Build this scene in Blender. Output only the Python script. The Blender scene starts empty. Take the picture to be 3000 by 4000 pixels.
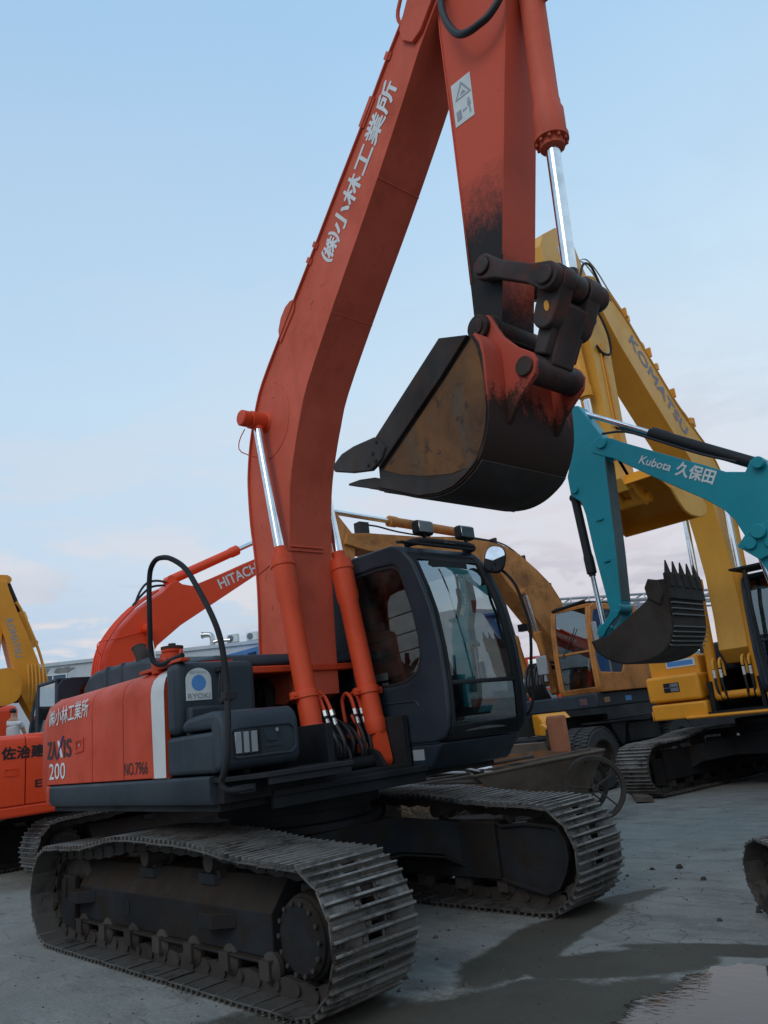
import bpy, bmesh, math, random
from mathutils import Vector, Matrix
random.seed(7)
sc = bpy.context.scene
C = sc.collection
R = math.radians

# ------------------------------------------------------------------ camera
cam_d = bpy.data.cameras.new('camera'); cam = bpy.data.objects.new('camera', cam_d); C.objects.link(cam)
cam_d.sensor_fit = 'HORIZONTAL'; cam_d.sensor_width = 36.0; cam_d.lens = 35.547
cam_d.clip_start = 0.05; cam_d.clip_end = 2000
_yaw, _pit, _rol = 2.35512, 0.277382, -0.113981
_cy, _sy, _cp, _sp = math.cos(_yaw), math.sin(_yaw), math.cos(_pit), math.sin(_pit)
_f = Vector((_cy*_cp, _sy*_cp, _sp)); _r = Vector((_sy, -_cy, 0)); _u = _r.cross(_f)
_r2 = _r*math.cos(_rol) + _u*math.sin(_rol); _u2 = -_r*math.sin(_rol) + _u*math.cos(_rol)
cam.matrix_world = Matrix(((_r2.x, _u2.x, -_f.x, 5.36157), (_r2.y, _u2.y, -_f.y, -4.01125), (_r2.z, _u2.z, -_f.z, 1.41085), (0, 0, 0, 1)))
sc.camera = cam

# ------------------------------------------------------------------ world, fill lamp, exposure
world = bpy.data.worlds.new('World'); sc.world = world; world.use_nodes = True
wn = world.node_tree; wn.nodes.clear()
def N(nt, t, **kw):
    n = nt.nodes.new(t)
    for k, v in kw.items():
        if k.startswith('i_'):
            key = k[2:]
            n.inputs[int(key) if key.isdigit() else key.replace('_', ' ')].default_value = v
        else: setattr(n, k, v)
    return n
def LK(nt, a, b): nt.links.new(a, b)
def ramp(nt, fac, stops, interp='LINEAR'):
    n = nt.nodes.new('ShaderNodeValToRGB'); n.color_ramp.interpolation = interp
    e = n.color_ramp.elements
    while len(e) < len(stops): e.new(0.5)
    for el, (p, c) in zip(e, stops):
        el.position = p; el.color = (c[0], c[1], c[2], 1) if isinstance(c, (tuple, list)) else (c, c, c, 1)
    if fac is not None: nt.links.new(fac, n.inputs[0])
    return n
def MIX(nt, fac, a, b, blend='MIX'):
    n = nt.nodes.new('ShaderNodeMix'); n.data_type = 'RGBA'; n.blend_type = blend
    for sock, v in ((n.inputs[0], fac), (n.inputs[6], a), (n.inputs[7], b)):
        if hasattr(v, 'links') or isinstance(v, bpy.types.NodeSocket): nt.links.new(v, sock)
        elif isinstance(v, (tuple, list)): sock.default_value = (v[0], v[1], v[2], 1)
        else: sock.default_value = v
    return n.outputs[2]
def MATH(nt, op, a, b=0.0, c=0.0, clamp=False):
    n = nt.nodes.new('ShaderNodeMath'); n.operation = op; n.use_clamp = clamp
    for i, v in enumerate((a, b, c)):
        if isinstance(v, bpy.types.NodeSocket): nt.links.new(v, n.inputs[i])
        else: n.inputs[i].default_value = v
    return n.outputs[0]
def srgb(r, g, b):
    f = lambda v: (v/255/12.92) if v/255 <= 0.04045 else ((v/255+0.055)/1.055)**2.4
    return (f(r), f(g), f(b))

tc = N(wn, 'ShaderNodeTexCoord')
sep = N(wn, 'ShaderNodeSeparateXYZ'); LK(wn, tc.outputs['Generated'], sep.inputs[0])
zz = MATH(wn, 'MAXIMUM', sep.outputs[2], 0.0)
grad = ramp(wn, zz, [(0.0, srgb(180, 196, 214)), (0.10, srgb(186, 206, 228)), (0.22, srgb(202, 222, 241)), (0.42, srgb(196, 223, 246)), (0.78, srgb(164, 204, 240))])
# side of the sky: pinker and paler to the right of the view, bluer to the left
dotn = N(wn, 'ShaderNodeVectorMath', operation='DOT_PRODUCT'); LK(wn, tc.outputs['Generated'], dotn.inputs[0]); dotn.inputs[1].default_value = (0.60, 0.80, 0.0)
side = N(wn, 'ShaderNodeMapRange', i_1=-0.35, i_2=0.85); LK(wn, dotn.outputs['Value'], side.inputs[0])
pinkr = ramp(wn, zz, [(0.0, srgb(216, 207, 208)), (0.10, srgb(222, 218, 223)), (0.24, srgb(226, 234, 243)), (0.40, srgb(220, 240, 253)), (0.75, srgb(176, 216, 250))])
skyc = MIX(wn, side.outputs[0], grad.outputs[0], pinkr.outputs[0])
# clouds: flat bands low down on the left, soft wisps elsewhere; projected on a high plane
zc = MATH(wn, 'ADD', zz, 0.10)
px_ = MATH(wn, 'DIVIDE', sep.outputs[0], zc); py_ = MATH(wn, 'DIVIDE', sep.outputs[1], zc)
cmb = N(wn, 'ShaderNodeCombineXYZ'); LK(wn, px_, cmb.inputs[0]); LK(wn, py_, cmb.inputs[1])
n1 = N(wn, 'ShaderNodeTexNoise', i_Scale=1.7, i_Detail=9.0, i_Roughness=0.60, i_Distortion=0.35); LK(wn, cmb.outputs[0], n1.inputs['Vector'])
n2 = N(wn, 'ShaderNodeTexNoise', i_Scale=0.42, i_Detail=3.0, i_Roughness=0.5); LK(wn, cmb.outputs[0], n2.inputs['Vector'])
cm = ramp(wn, n1.outputs[0], [(0.45, 0.0), (0.57, 1.0)], 'EASE')
low = ramp(wn, zz, [(0.0, 0.9), (0.16, 0.95), (0.27, 0.38), (0.42, 0.12), (0.8, 0.05)])
cfac = MATH(wn, 'MULTIPLY', MATH(wn, 'MULTIPLY', cm.outputs[0], low.outputs[0]), MATH(wn, 'MULTIPLY_ADD', side.outputs[0], -0.6, 1.0, clamp=True))
ccol = ramp(wn, n2.outputs[0], [(0.38, srgb(146, 168, 194)), (0.49, srgb(172, 190, 212)), (0.58, srgb(232, 226, 228))])
sky2 = MIX(wn, cfac, skyc, ccol.outputs[0])
glow = N(wn, 'ShaderNodeVectorMath', operation='DOT_PRODUCT'); LK(wn, tc.outputs['Generated'], glow.inputs[0]); glow.inputs[1].default_value = (-0.50, 0.84, 0.20)
gf = ramp(wn, glow.outputs['Value'], [(0.94, 0.0), (0.985, 0.22), (1.0, 0.36)])
gn = MATH(wn, 'MULTIPLY', gf.outputs[0], MATH(wn, 'ADD', n1.outputs[0], 0.25))
sky3 = MIX(wn, gn, sky2, srgb(246, 206, 196))
nish = N(wn, 'ShaderNodeTexSky', sky_type='NISHITA', sun_disc=False, sun_elevation=R(40), sun_rotation=R(168), altitude=50, air_density=1.0, dust_density=2.0, ozone_density=2.0)
nb = MIX(wn, 1.0, nish.outputs[0], (0.08, 0.08, 0.08), 'MULTIPLY')
skyf = MIX(wn, 0.06, sky3, nb)
dn = ramp(wn, sep.outputs[2], [(0.0, 0.0), (0.02, 1.0)])
below = MATH(wn, 'MULTIPLY_ADD', sep.outputs[2], 30.0, 1.0, clamp=True)
skyg = MIX(wn, below, (0.06, 0.065, 0.07), skyf)
bg = N(wn, 'ShaderNodeBackground', i_Strength=1.0); LK(wn, skyg, bg.inputs[0])
wo = N(wn, 'ShaderNodeOutputWorld'); LK(wn, bg.outputs[0], wo.inputs[0])

fill_sun_d = bpy.data.lights.new('fill_sun', 'SUN'); fill_sun_d.energy = 0.75; fill_sun_d.angle = R(30); fill_sun_d.color = (1.0, 0.94, 0.87)  # soft lamp added to brighten camera-side faces; the real sun is down
fill_sun = bpy.data.objects.new('fill_sun', fill_sun_d); C.objects.link(fill_sun)
fill_sun.rotation_euler = (R(50), 0, R(12)); fill_sun.location = (0, -10, 20)
sc.view_settings.view_transform = 'Standard'; sc.view_settings.look = 'None'
sc.view_settings.exposure = 0.0; sc.view_settings.gamma = 1.0
sc.cycles.max_bounces = 6; sc.cycles.transparent_max_bounces = 12

# ------------------------------------------------------------------ materials
def mat_base(name):
    m = bpy.data.materials.new(name); m.use_nodes = True
    nt = m.node_tree; nt.nodes.clear()
    b = N(nt, 'ShaderNodeBsdfPrincipled'); o = N(nt, 'ShaderNodeOutputMaterial'); LK(nt, b.outputs[0], o.inputs[0])
    t = N(nt, 'ShaderNodeTexCoord')
    return m, nt, b, t.outputs['Object']
def noise(nt, vec, scale, detail=5.0, rough=0.6, dist=0.0, mapping=None):
    if mapping:
        mp = N(nt, 'ShaderNodeMapping'); mp.inputs['Scale'].default_value = mapping; LK(nt, vec, mp.inputs[0]); vec = mp.outputs[0]
    n = N(nt, 'ShaderNodeTexNoise', i_Scale=scale, i_Detail=detail, i_Roughness=rough, i_Distortion=dist); LK(nt, vec, n.inputs['Vector'])
    return n.outputs[0]
def bump(nt, b, h, strength=0.15, dist=0.01):
    n = N(nt, 'ShaderNodeBump', i_Strength=strength, i_Distance=dist); LK(nt, h, n.inputs['Height']); LK(nt, n.outputs[0], b.inputs['Normal'])
def paint(name, col, rough=0.45, fade=0.12, dirt=0.35, dirtcol=(0.035, 0.030, 0.026), chips=0.0, spec=0.4, dirtscale=2.2, metallic=0.0, bumpk=0.06, thr=0.50):
    m, nt, b, v = mat_base(name)
    f1 = noise(nt, v, 1.3, 4)
    lighter = tuple(min(1, c*(1+fade) + 0.03*fade*4) for c in col); darker = tuple(c*(1-fade) for c in col)
    base = MIX(nt, ramp(nt, f1, [(0.3, 0), (0.7, 1)]).outputs[0], darker, lighter)
    f2 = noise(nt, v, dirtscale, 9, 0.68, 0.3)
    f3 = noise(nt, v, 2.2, 6, 0.6, 0.0, (3.0, 3.0, 0.35))
    dm = MATH(nt, 'MULTIPLY', ramp(nt, f2, [(thr, 0), (thr+0.24, 1)]).outputs[0], dirt)
    dm2 = MATH(nt, 'MULTIPLY', ramp(nt, f3, [(0.54, 0), (0.75, 1)]).outputs[0], dirt*0.7)
    base = MIX(nt, MATH(nt, 'MAXIMUM', dm, dm2), base, dirtcol)
    if chips:
        f4 = noise(nt, v, 21, 6, 0.7)
        base = MIX(nt, ramp(nt, f4, [(0.70-chips*0.12, 0), (0.72-chips*0.12, 1)]).outputs[0], base, (0.045, 0.022, 0.015))
    LK(nt, base, b.inputs['Base Color'])
    rr = ramp(nt, f2, [(0.3, rough*0.85), (0.75, min(1, rough*1.45))]); LK(nt, rr.outputs[0], b.inputs['Roughness'])
    b.inputs['Specular IOR Level'].default_value = spec; b.inputs['Metallic'].default_value = metallic
    bump(nt, b, noise(nt, v, 60, 4), bumpk, 0.004)
    return m
def dusty(name, col, rough=0.7, fade=0.2, dirt=0.9, dirtcol=(0.03, 0.02, 0.015), dirtscale=3.0, spec=0.1, thr=0.4, bumpk=0.25):
    """dark paint with dried mud patches; dust has settled on the upward faces"""
    m = paint(name, col, rough, fade, dirt, dirtcol, 0.0, spec, dirtscale, 0.0, bumpk, thr); nt = m.node_tree
    b = [n for n in nt.nodes if n.type == 'BSDF_PRINCIPLED'][0]; old = b.inputs['Base Color'].links[0].from_socket
    g = N(nt, 'ShaderNodeNewGeometry'); sp = N(nt, 'ShaderNodeSeparateXYZ'); LK(nt, g.outputs['Normal'], sp.inputs[0])
    v = N(nt, 'ShaderNodeTexCoord').outputs['Object']; n = noise(nt, v, 7, 7, 0.7)
    up = MATH(nt, 'MULTIPLY', ramp(nt, sp.outputs[2], [(0.25, 0), (0.60, 1)]).outputs[0], ramp(nt, n, [(0.25, 0.35), (0.65, 1)]).outputs[0])
    LK(nt, MIX(nt, up, old, MIX(nt, n, (0.024, 0.017, 0.012), (0.052, 0.038, 0.028))), b.inputs['Base Color'])
    return m
def chrome(name, col=(0.75, 0.78, 0.8), rough=0.16):
    m, nt, b, v = mat_base(name)
    LK(nt, MIX(nt, ramp(nt, noise(nt, v, 9, 6), [(0.45, 0), (0.8, 0.5)]).outputs[0], col, (0.3, 0.3, 0.3)), b.inputs['Base Color'])
    b.inputs['Metallic'].default_value = 1.0; b.inputs['Roughness'].default_value = rough
    return m
def plain(name, col, rough=0.6, metallic=0.0, spec=0.4):
    m, nt, b, v = mat_base(name)
    f = noise(nt, v, 8, 5)
    LK(nt, MIX(nt, f, tuple(c*0.8 for c in col), tuple(min(1, c*1.2) for c in col)), b.inputs['Base Color'])
    b.inputs['Roughness'].default_value = rough; b.inputs['Metallic'].default_value = metallic; b.inputs['Specular IOR Level'].default_value = spec
    return m
def glass(name, tint=(0.55, 0.62, 0.62), refl=0.18, edge=0.5):
    m = bpy.data.materials.new(name); m.use_nodes = True; nt = m.node_tree; nt.nodes.clear()
    t = N(nt, 'ShaderNodeTexCoord').outputs['Object']
    tr = N(nt, 'ShaderNodeBsdfTransparent'); tr.inputs[0].default_value = (*tint, 1)
    gl = N(nt, 'ShaderNodeBsdfGlossy'); gl.inputs['Roughness'].default_value = 0.02; gl.inputs[0].default_value = (0.9, 0.95, 0.95, 1)
    di = N(nt, 'ShaderNodeBsdfDiffuse'); di.inputs[0].default_value = (0.25, 0.25, 0.22, 1)
    lw = N(nt, 'ShaderNodeLayerWeight', i_Blend=0.25)
    fac = MATH(nt, 'ADD', MATH(nt, 'MULTIPLY', lw.outputs['Facing'], edge), refl, clamp=True)
    mx = N(nt, 'ShaderNodeMixShader'); LK(nt, fac, mx.inputs[0]); LK(nt, tr.outputs[0], mx.inputs[1]); LK(nt, gl.outputs[0], mx.inputs[2])
    mx2 = N(nt, 'ShaderNodeMixShader'); LK(nt, MATH(nt, 'MULTIPLY', ramp(nt, noise(nt, t, 3, 6), [(0.45, 0), (0.8, 1)]).outputs[0], 0.12), mx2.inputs[0]); LK(nt, mx.outputs[0], mx2.inputs[1]); LK(nt, di.outputs[0], mx2.inputs[2])
    o = N(nt, 'ShaderNodeOutputMaterial'); LK(nt, mx2.outputs[0], o.inputs[0])
    return m

ORANGE = (0.56, 0.054, 0.014)
M = {}
M['orange'] = paint('orange_paint', ORANGE, 0.45, 0.10, 0.30, chips=0.0, spec=0.22)
M['orange_new'] = paint('fresh_orange_paint', (0.78, 0.058, 0.008), 0.4, 0.06, 0.12)
M['boom_paint'] = paint('faded_boom_paint', (0.60, 0.098, 0.048), 0.6, 0.14, 0.30, chips=0.2, dirtcol=(0.12, 0.025, 0.018), spec=0.25)
M['cyl_paint'] = paint('cylinder_paint', (0.66, 0.065, 0.015), 0.48, 0.10, 0.22, chips=0.1, spec=0.3)
M['navy'] = paint('dark_navy_plastic', (0.021, 0.031, 0.042), 0.5, 0.15, 0.35, dirtcol=(0.05, 0.048, 0.045), spec=0.28)
M['navy_cab'] = paint('navy_cab_paint', (0.013, 0.022, 0.034), 0.42, 0.15, 0.2, dirtcol=(0.02, 0.022, 0.026), spec=0.35)
M['black'] = paint('black_steel', (0.007, 0.008, 0.010), 0.6, 0.2, 0.4, dirtcol=(0.022, 0.018, 0.015), spec=0.2)
M['rubber'] = plain('black_rubber', (0.014, 0.014, 0.015), 0.65)
M['hose'] = plain('hose_rubber', (0.018, 0.018, 0.02), 0.5)
M['frame'] = dusty('muddy_dark_frame', (0.007, 0.010, 0.014), 0.75, 0.2, 0.95, dirtcol=(0.026, 0.018, 0.013), dirtscale=3.2, spec=0.10, thr=0.40, bumpk=0.25)
def shoe_mat():
    m, nt, b, v = mat_base('worn_track_steel')
    n1 = noise(nt, v, 4.5, 8, 0.68); n2 = noise(nt, v, 26, 6, 0.7); n3 = noise(nt, v, 1.1, 4)
    col = MIX(nt, ramp(nt, n1, [(0.40, 0), (0.62, 1)]).outputs[0], (0.007, 0.005, 0.004), (0.026, 0.0175, 0.0125))
    col = MIX(nt, ramp(nt, n2, [(0.55, 0), (0.68, 0.7)]).outputs[0], col, (0.048, 0.036, 0.028))
    col = MIX(nt, ramp(nt, n3, [(0.52, 0), (0.62, 0.55)]).outputs[0], col, (0.058, 0.031, 0.020))
    g = N(nt, 'ShaderNodeNewGeometry'); pt = ramp(nt, g.outputs['Pointiness'], [(0.53, 0), (0.62, 1)])
    wear = MATH(nt, 'MULTIPLY', pt.outputs[0], ramp(nt, n1, [(0.36, 0.1), (0.55, 1)]).outputs[0])
    col = MIX(nt, MATH(nt, 'MULTIPLY', wear, 0.85), col, (0.22, 0.20, 0.18))
    LK(nt, col, b.inputs['Base Color']); LK(nt, MATH(nt, 'MULTIPLY', wear, 0.8), b.inputs['Metallic'])
    LK(nt, ramp(nt, wear, [(0, 0.75), (1, 0.42)]).outputs[0], b.inputs['Roughness']); b.inputs['Specular IOR Level'].default_value = 0.25
    bump(nt, b, MATH(nt, 'ADD', n1, n2), 0.5, 0.006)
    return m
M['shoe'] = shoe_mat()
def tip_mat():
    m, nt, b, v = mat_base('polished_grouser_edge')
    n1 = noise(nt, v, 3.5, 7, 0.68); n2 = noise(nt, v, 24, 6, 0.7)
    f = ramp(nt, MATH(nt, 'ADD', MATH(nt, 'MULTIPLY', n1, 0.7), MATH(nt, 'MULTIPLY', n2, 0.3)), [(0.40, 0), (0.56, 1)]).outputs[0]
    LK(nt, MIX(nt, f, (0.035, 0.028, 0.023), (0.26, 0.245, 0.225)), b.inputs['Base Color'])
    LK(nt, MATH(nt, 'MULTIPLY', f, 0.5), b.inputs['Metallic']); b.inputs['Roughness'].default_value = 0.5
    return m
M['grouser_tip'] = tip_mat()
M['chrome'] = chrome('chrome_rod')
M['fitting'] = chrome('zinc_fitting', (0.5, 0.5, 0.48), 0.3)
M['white'] = paint('white_paint', (0.62, 0.62, 0.60), 0.5, 0.05, 0.15)
M['letter_white'] = plain('white_lettering', (0.70, 0.71, 0.70), 0.5)
M['letter_black'] = plain('black_lettering', (0.02, 0.018, 0.018), 0.5)
M['letter_navy'] = plain('blue_lettering', (0.03, 0.035, 0.16), 0.5)
M['letter_komatsu'] = plain('grey_violet_lettering', (0.20, 0.18, 0.24), 0.5)
M['letter_grey'] = plain('grey_lettering', (0.30, 0.30, 0.32), 0.5)
M['glass'] = glass('cab_glass', (0.62, 0.64, 0.62), 0.22)
M['glass_side'] = glass('side_glass', (0.62, 0.64, 0.64), 0.02, 0.12)
M['glass_dark'] = glass('dark_glass', (0.25, 0.32, 0.33), 0.16)
M['lamp'] = chrome('lamp_glass', (0.5, 0.5, 0.5), 0.25)
M['mirror'] = chrome('mirror_glass', (0.9, 0.92, 0.95), 0.02)
M['seat'] = plain('red_seat_fabric', (0.30, 0.050, 0.045), 0.85)
M['amber'] = paint('amber_paint', (0.52, 0.205, 0.042), 0.6, 0.18, 0.7, chips=0.4, thr=0.46, dirtcol=(0.08, 0.04, 0.022))
M['yellow'] = paint('yellow_paint', (0.72, 0.285, 0.012), 0.4, 0.08, 0.18, dirtcol=(0.16, 0.08, 0.02))
M['yellow_pale'] = paint('yellow_pale', (0.74, 0.36, 0.045), 0.4, 0.08, 0.18, dirtcol=(0.16, 0.08, 0.02))
M['teal'] = paint('teal_paint', (0.002, 0.27, 0.33), 0.38, 0.10, 0.22, dirtcol=(0.01, 0.08, 0.09), chips=0.1)
def rust_mat():
    m, nt, b, v = mat_base('rusty_steel')
    n1 = noise(nt, v, 2.3, 8, 0.66, 0.5); n2 = noise(nt, v, 9, 8, 0.7); n3 = noise(nt, v, 5, 6, 0.65, 0.2, (1.0, 1.0, 0.25))
    col = MIX(nt, ramp(nt, n1, [(0.35, 0), (0.65, 1)]).outputs[0], (0.085, 0.040, 0.020), (0.185, 0.082, 0.030))
    col = MIX(nt, ramp(nt, n3, [(0.50, 0), (0.64, 0.75)]).outputs[0], col, (0.085, 0.076, 0.060))
    col = MIX(nt, ramp(nt, n2, [(0.56, 0), (0.66, 0.8)]).outputs[0], col, (0.032, 0.022, 0.017))
    col = MIX(nt, ramp(nt, noise(nt, v, 30, 5, 0.7), [(0.64, 0), (0.69, 0.8)]).outputs[0], col, (0.20, 0.17, 0.14))
    LK(nt, col, b.inputs['Base Color']); b.inputs['Roughness'].default_value = 0.8; b.inputs['Specular IOR Level'].default_value = 0.25
    bump(nt, b, MATH(nt, 'ADD', n1, n2), 0.35, 0.006); return m
M['rust'] = rust_mat()
M['rust_dark'] = paint('dark_rust', (0.030, 0.021, 0.016), 0.85, 0.3, 0.5, dirtcol=(0.05, 0.04, 0.03), spec=0.25)
M['rust_orange'] = paint('orange_rust', (0.24, 0.085, 0.035), 0.85, 0.25, 0.5, dirtcol=(0.09, 0.05, 0.03), spec=0.25)
M['dark_bucket'] = paint('dark_bucket_steel', (0.019, 0.013, 0.011), 0.55, 0.35, 0.75, dirtcol=(0.072, 0.036, 0.022), dirtscale=4.5, thr=0.46, spec=0.18, bumpk=0.25)
M['tyre'] = plain('tyre_rubber', (0.05, 0.052, 0.054), 0.9)
M['blue'] = paint('blue_paint', (0.05, 0.16, 0.38), 0.6, 0.1, 0.1)
M['sticker'] = plain('sticker_white', (0.62, 0.64, 0.62), 0.5)
M['sticker_blue'] = plain('sticker_blue', (0.08, 0.25, 0.55), 0.5)
M['skin'] = plain('skin', (0.42, 0.24, 0.16), 0.6)
M['shirt'] = plain('white_shirt', (0.62, 0.62, 0.63), 0.85)
M['hair'] = plain('black_hair', (0.012, 0.010, 0.010), 0.5)
M['grey_steel'] = plain('grey_galvanised', (0.28, 0.30, 0.32), 0.5)

def grease(name, axis_rules, dark=(0.020, 0.015, 0.013), base=(0.60, 0.090, 0.045)):
    """orange paint under a thick black grease stain; stain edge = noise-broken height line"""
    m, nt, b, v = mat_base(name)
    s = N(nt, 'ShaderNodeSeparateXYZ'); LK(nt, v, s.inputs[0])
    z0, soft, nz, zf = axis_rules
    zs = 0.4 if 'bucket' in name else 1.0
    n1 = noise(nt, v, 3.0, 7, 0.62, 0, (1, 1, zs)); n2 = noise(nt, v, 22, 6, 0.7, 0, (1, 1, zs))
    # the stain climbs high on the flat sides and only a little on the narrow front
    geo = N(nt, 'ShaderNodeTexCoord'); sn = N(nt, 'ShaderNodeSeparateXYZ'); LK(nt, geo.outputs['Normal'], sn.inputs[0])
    isf = MATH(nt, 'GREATER_THAN', MATH(nt, 'ABSOLUTE', sn.outputs[0]), 0.6)
    h = MATH(nt, 'ADD', s.outputs[2], MATH(nt, 'MULTIPLY', isf, zf))
    h = MATH(nt, 'ADD', h, MATH(nt, 'MULTIPLY', n1, nz)); n3 = noise(nt, v, 70, 4, 0.75); h = MATH(nt, 'ADD', h, MATH(nt, 'MULTIPLY', n2, nz*1.1)); h = MATH(nt, 'ADD', h, MATH(nt, 'MULTIPLY', n3, nz*0.9))
    fac = N(nt, 'ShaderNodeMapRange', i_1=z0+nz*1.5+soft, i_2=z0+nz*1.5-soft, interpolation_type='SMOOTHSTEP'); LK(nt, h, fac.inputs[0])
    base1 = MIX(nt, noise(nt, v, 1.5, 4), tuple(c*0.88 for c in base), tuple(c*1.1 for c in base))
    base1 = MIX(nt, ramp(nt, noise(nt, v, 30, 5, 0.7), [(0.66, 0), (0.70, 1)]).outputs[0], base1, (0.09, 0.03, 0.02))
    LK(nt, MIX(nt, fac.outputs[0], base1, dark), b.inputs['Base Color'])
    b.inputs['Roughness'].default_value = 0.55; b.inputs['Specular IOR Level'].default_value = 0.18
    bump(nt, b, n2, 0.12, 0.006)
    return m
M['arm_paint'] = grease('greasy_arm_paint', (4.74, 0.30, 0.42, 0.66))
M['bucket_paint'] = grease('worn_bucket_paint', (3.27, 0.09, 0.46, -0.02), dark=(0.042, 0.022, 0.017), base=(0.45, 0.075, 0.045))
M['worn_strip'] = paint('worn_teal_edge', (0.055, 0.085, 0.085), 0.6, 0.3, 0.8, dirtcol=(0.10, 0.085, 0.06), dirtscale=4)
M['skylit_bar'] = plain('painted_skylit_steel', (0.20, 0.19, 0.175), 0.5, 0.3)  # pale tone puts sky light on the teal bucket's rib edges into colour
M['cart_steel'] = paint('dull_cart_steel', (0.085, 0.062, 0.044), 0.8, 0.3, 0.7, dirtcol=(0.13, 0.11, 0.085), dirtscale=3.5, spec=0.25)
M['link_paint'] = paint('greasy_link', (0.030, 0.016, 0.012), 0.5, 0.4, 0.75, dirtcol=(0.20, 0.038, 0.024), dirtscale=7, spec=0.18, bumpk=0.2)

# ------------------------------------------------------------------ mesh helpers
SPLIT = {'frame_step', 'frame_pocket', 'pin_cap', 'linkage_pin', 'boom_boss', 'mudguard', 'side_link', 'hose', 'steel_pipe', 'hose_fitting', 'boom_pipe', 'arm_pipe', 'blade_arm',
         'bucket_ear', 'cover_bolt', 'cutter_bolt', 'arm_boss', 'boom_bracket', 'label_sheet', 'pressed_rib', 'window_bar', 'post', 'weld_bead', 'lamp', 'foot', 'wear_bar', 'grille_bar', 'idler_yoke', 'rail_foot', 'valve_hose', 'cab_guard', 'cover_rib', 'lift_arm', 'front_beam', 'trailer_wheel', 'crate_rib', 'engine_cover_part', 'undercarriage', 'boom_pin'}
class MB:
    def __init__(s): s.v = []; s.f = []; s.pc = []; s.cm = 0; s.mi = []; s.mat2 = None
    def add(s, vs, fs):
        s.pc.append((list(vs), list(fs))); s.mi += [s.cm]*len(fs); o = len(s.v); s.v += [tuple(p) for p in vs]; s.f += [tuple(i+o for i in f) for f in fs]; return s
    def box(s, x0, x1, y0, y1, z0, z1, mtx=None):
        vs = [(x, y, z) for x in (x0, x1) for y in (y0, y1) for z in (z0, z1)]
        if mtx is not None: vs = [tuple(mtx @ Vector(p)) for p in vs]
        return s.add(vs, [(0, 1, 3, 2), (4, 6, 7, 5), (0, 4, 5, 1), (2, 3, 7, 6), (0, 2, 6, 4), (1, 5, 7, 3)])
    def prism(s, poly, a, b, axis='y', mtx=None):
        n = len(poly)
        def P(p, t):
            if axis == 'y': q = (p[0], t, p[1])
            elif axis == 'x': q = (t, p[0], p[1])
            else: q = (p[0], p[1], t)
            return tuple(mtx @ Vector(q)) if mtx is not None else q
        vs = [P(p, a) for p in poly] + [P(p, b) for p in poly]
        fs = [tuple(range(n)), tuple(range(2*n-1, n-1, -1))] + [(i, (i+1) % n, n+(i+1) % n, n+i) for i in range(n)]
        return s.add(vs, fs)
    def cyl(s, p0, p1, r0, r1=None, n=24):
        r1 = r0 if r1 is None else r1
        p0 = Vector(p0); p1 = Vector(p1); d = (p1-p0).normalized()
        a = d.orthogonal().normalized(); b = d.cross(a)
        vs = []
        for p, r in ((p0, r0), (p1, r1)):
            for i in range(n):
                t = 2*math.pi*i/n; vs.append(tuple(p + a*(r*math.cos(t)) + b*(r*math.sin(t))))
        fs = [tuple(range(n-1, -1, -1)), tuple(range(n, 2*n))] + [(i, (i+1) % n, n+(i+1) % n, n+i) for i in range(n)]
        return s.add(vs, fs)
    def tube(s, pts, r, n=10, smooth=3, closed=False):
        P = [Vector(p) for p in pts]
        if smooth > 1 and len(P) > 2:
            Q = []
            for i in range(len(P)-1):
                p0 = P[max(i-1, 0)]; p1 = P[i]; p2 = P[i+1]; p3 = P[min(i+2, len(P)-1)]
                for k in range(smooth):
                    t = k/smooth
                    Q.append(0.5*((2*p1) + (-p0+p2)*t + (2*p0-5*p1+4*p2-p3)*t*t + (-p0+3*p1-3*p2+p3)*t**3))
            Q.append(P[-1]); P = Q
        rs = r if isinstance(r, (list, tuple)) else [r]*len(P)
        if len(rs) != len(P): rs = [rs[min(int(i/len(P)*len(rs)), len(rs)-1)] for i in range(len(P))]
        vs = []; a = None
        for i, p in enumerate(P):
            d = (P[min(i+1, len(P)-1)]-P[max(i-1, 0)]).normalized()
            if a is None: a = d.orthogonal().normalized()
            a = (a - d*a.dot(d)).normalized(); b = d.cross(a)
            for k in range(n):
                t = 2*math.pi*k/n; vs.append(tuple(p + (a*math.cos(t) + b*math.sin(t))*rs[i]))
        m = len(P)
        fs = [tuple(range(n-1, -1, -1)), tuple(range((m-1)*n, m*n))]
        for i in range(m-1):
            for k in range(n): fs.append((i*n+k, i*n+(k+1) % n, (i+1)*n+(k+1) % n, (i+1)*n+k))
        return s.add(vs, fs)
    def ring(s, outer, inner, a, b, axis='y', n=72):
        """plate with a hole: both outlines resampled by arc length from matching starts"""
        def res(poly):
            cx = sum(p[0] for p in inner)/len(inner); cz = sum(p[1] for p in inner)/len(inner)
            out = []
            for k in range(n):
                t = 2*math.pi*k/n; dx, dz = math.cos(t), math.sin(t); best = None
                for i in range(len(poly)):
                    x1, z1 = poly[i]; x2, z2 = poly[(i+1) % len(poly)]
                    ex, ez = x2-x1, z2-z1; den = dx*ez-dz*ex
                    if abs(den) < 1e-12: continue
                    tt = ((x1-cx)*ez-(z1-cz)*ex)/den; uu = ((x1-cx)*dz-(z1-cz)*dx)/den
                    if tt > 0 and -1e-9 <= uu <= 1+1e-9 and (best is None or tt > best): best = tt
                out.append((cx+dx*best, cz+dz*best))
            return out
        o = res(outer); i_ = res(inner)
        def P(p, t): return (p[0], t, p[1]) if axis == 'y' else ((t, p[0], p[1]) if axis == 'x' else (p[0], p[1], t))
        vs = [P(p, a) for p in o]+[P(p, a) for p in i_]+[P(p, b) for p in o]+[P(p, b) for p in i_]
        fs = []
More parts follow.
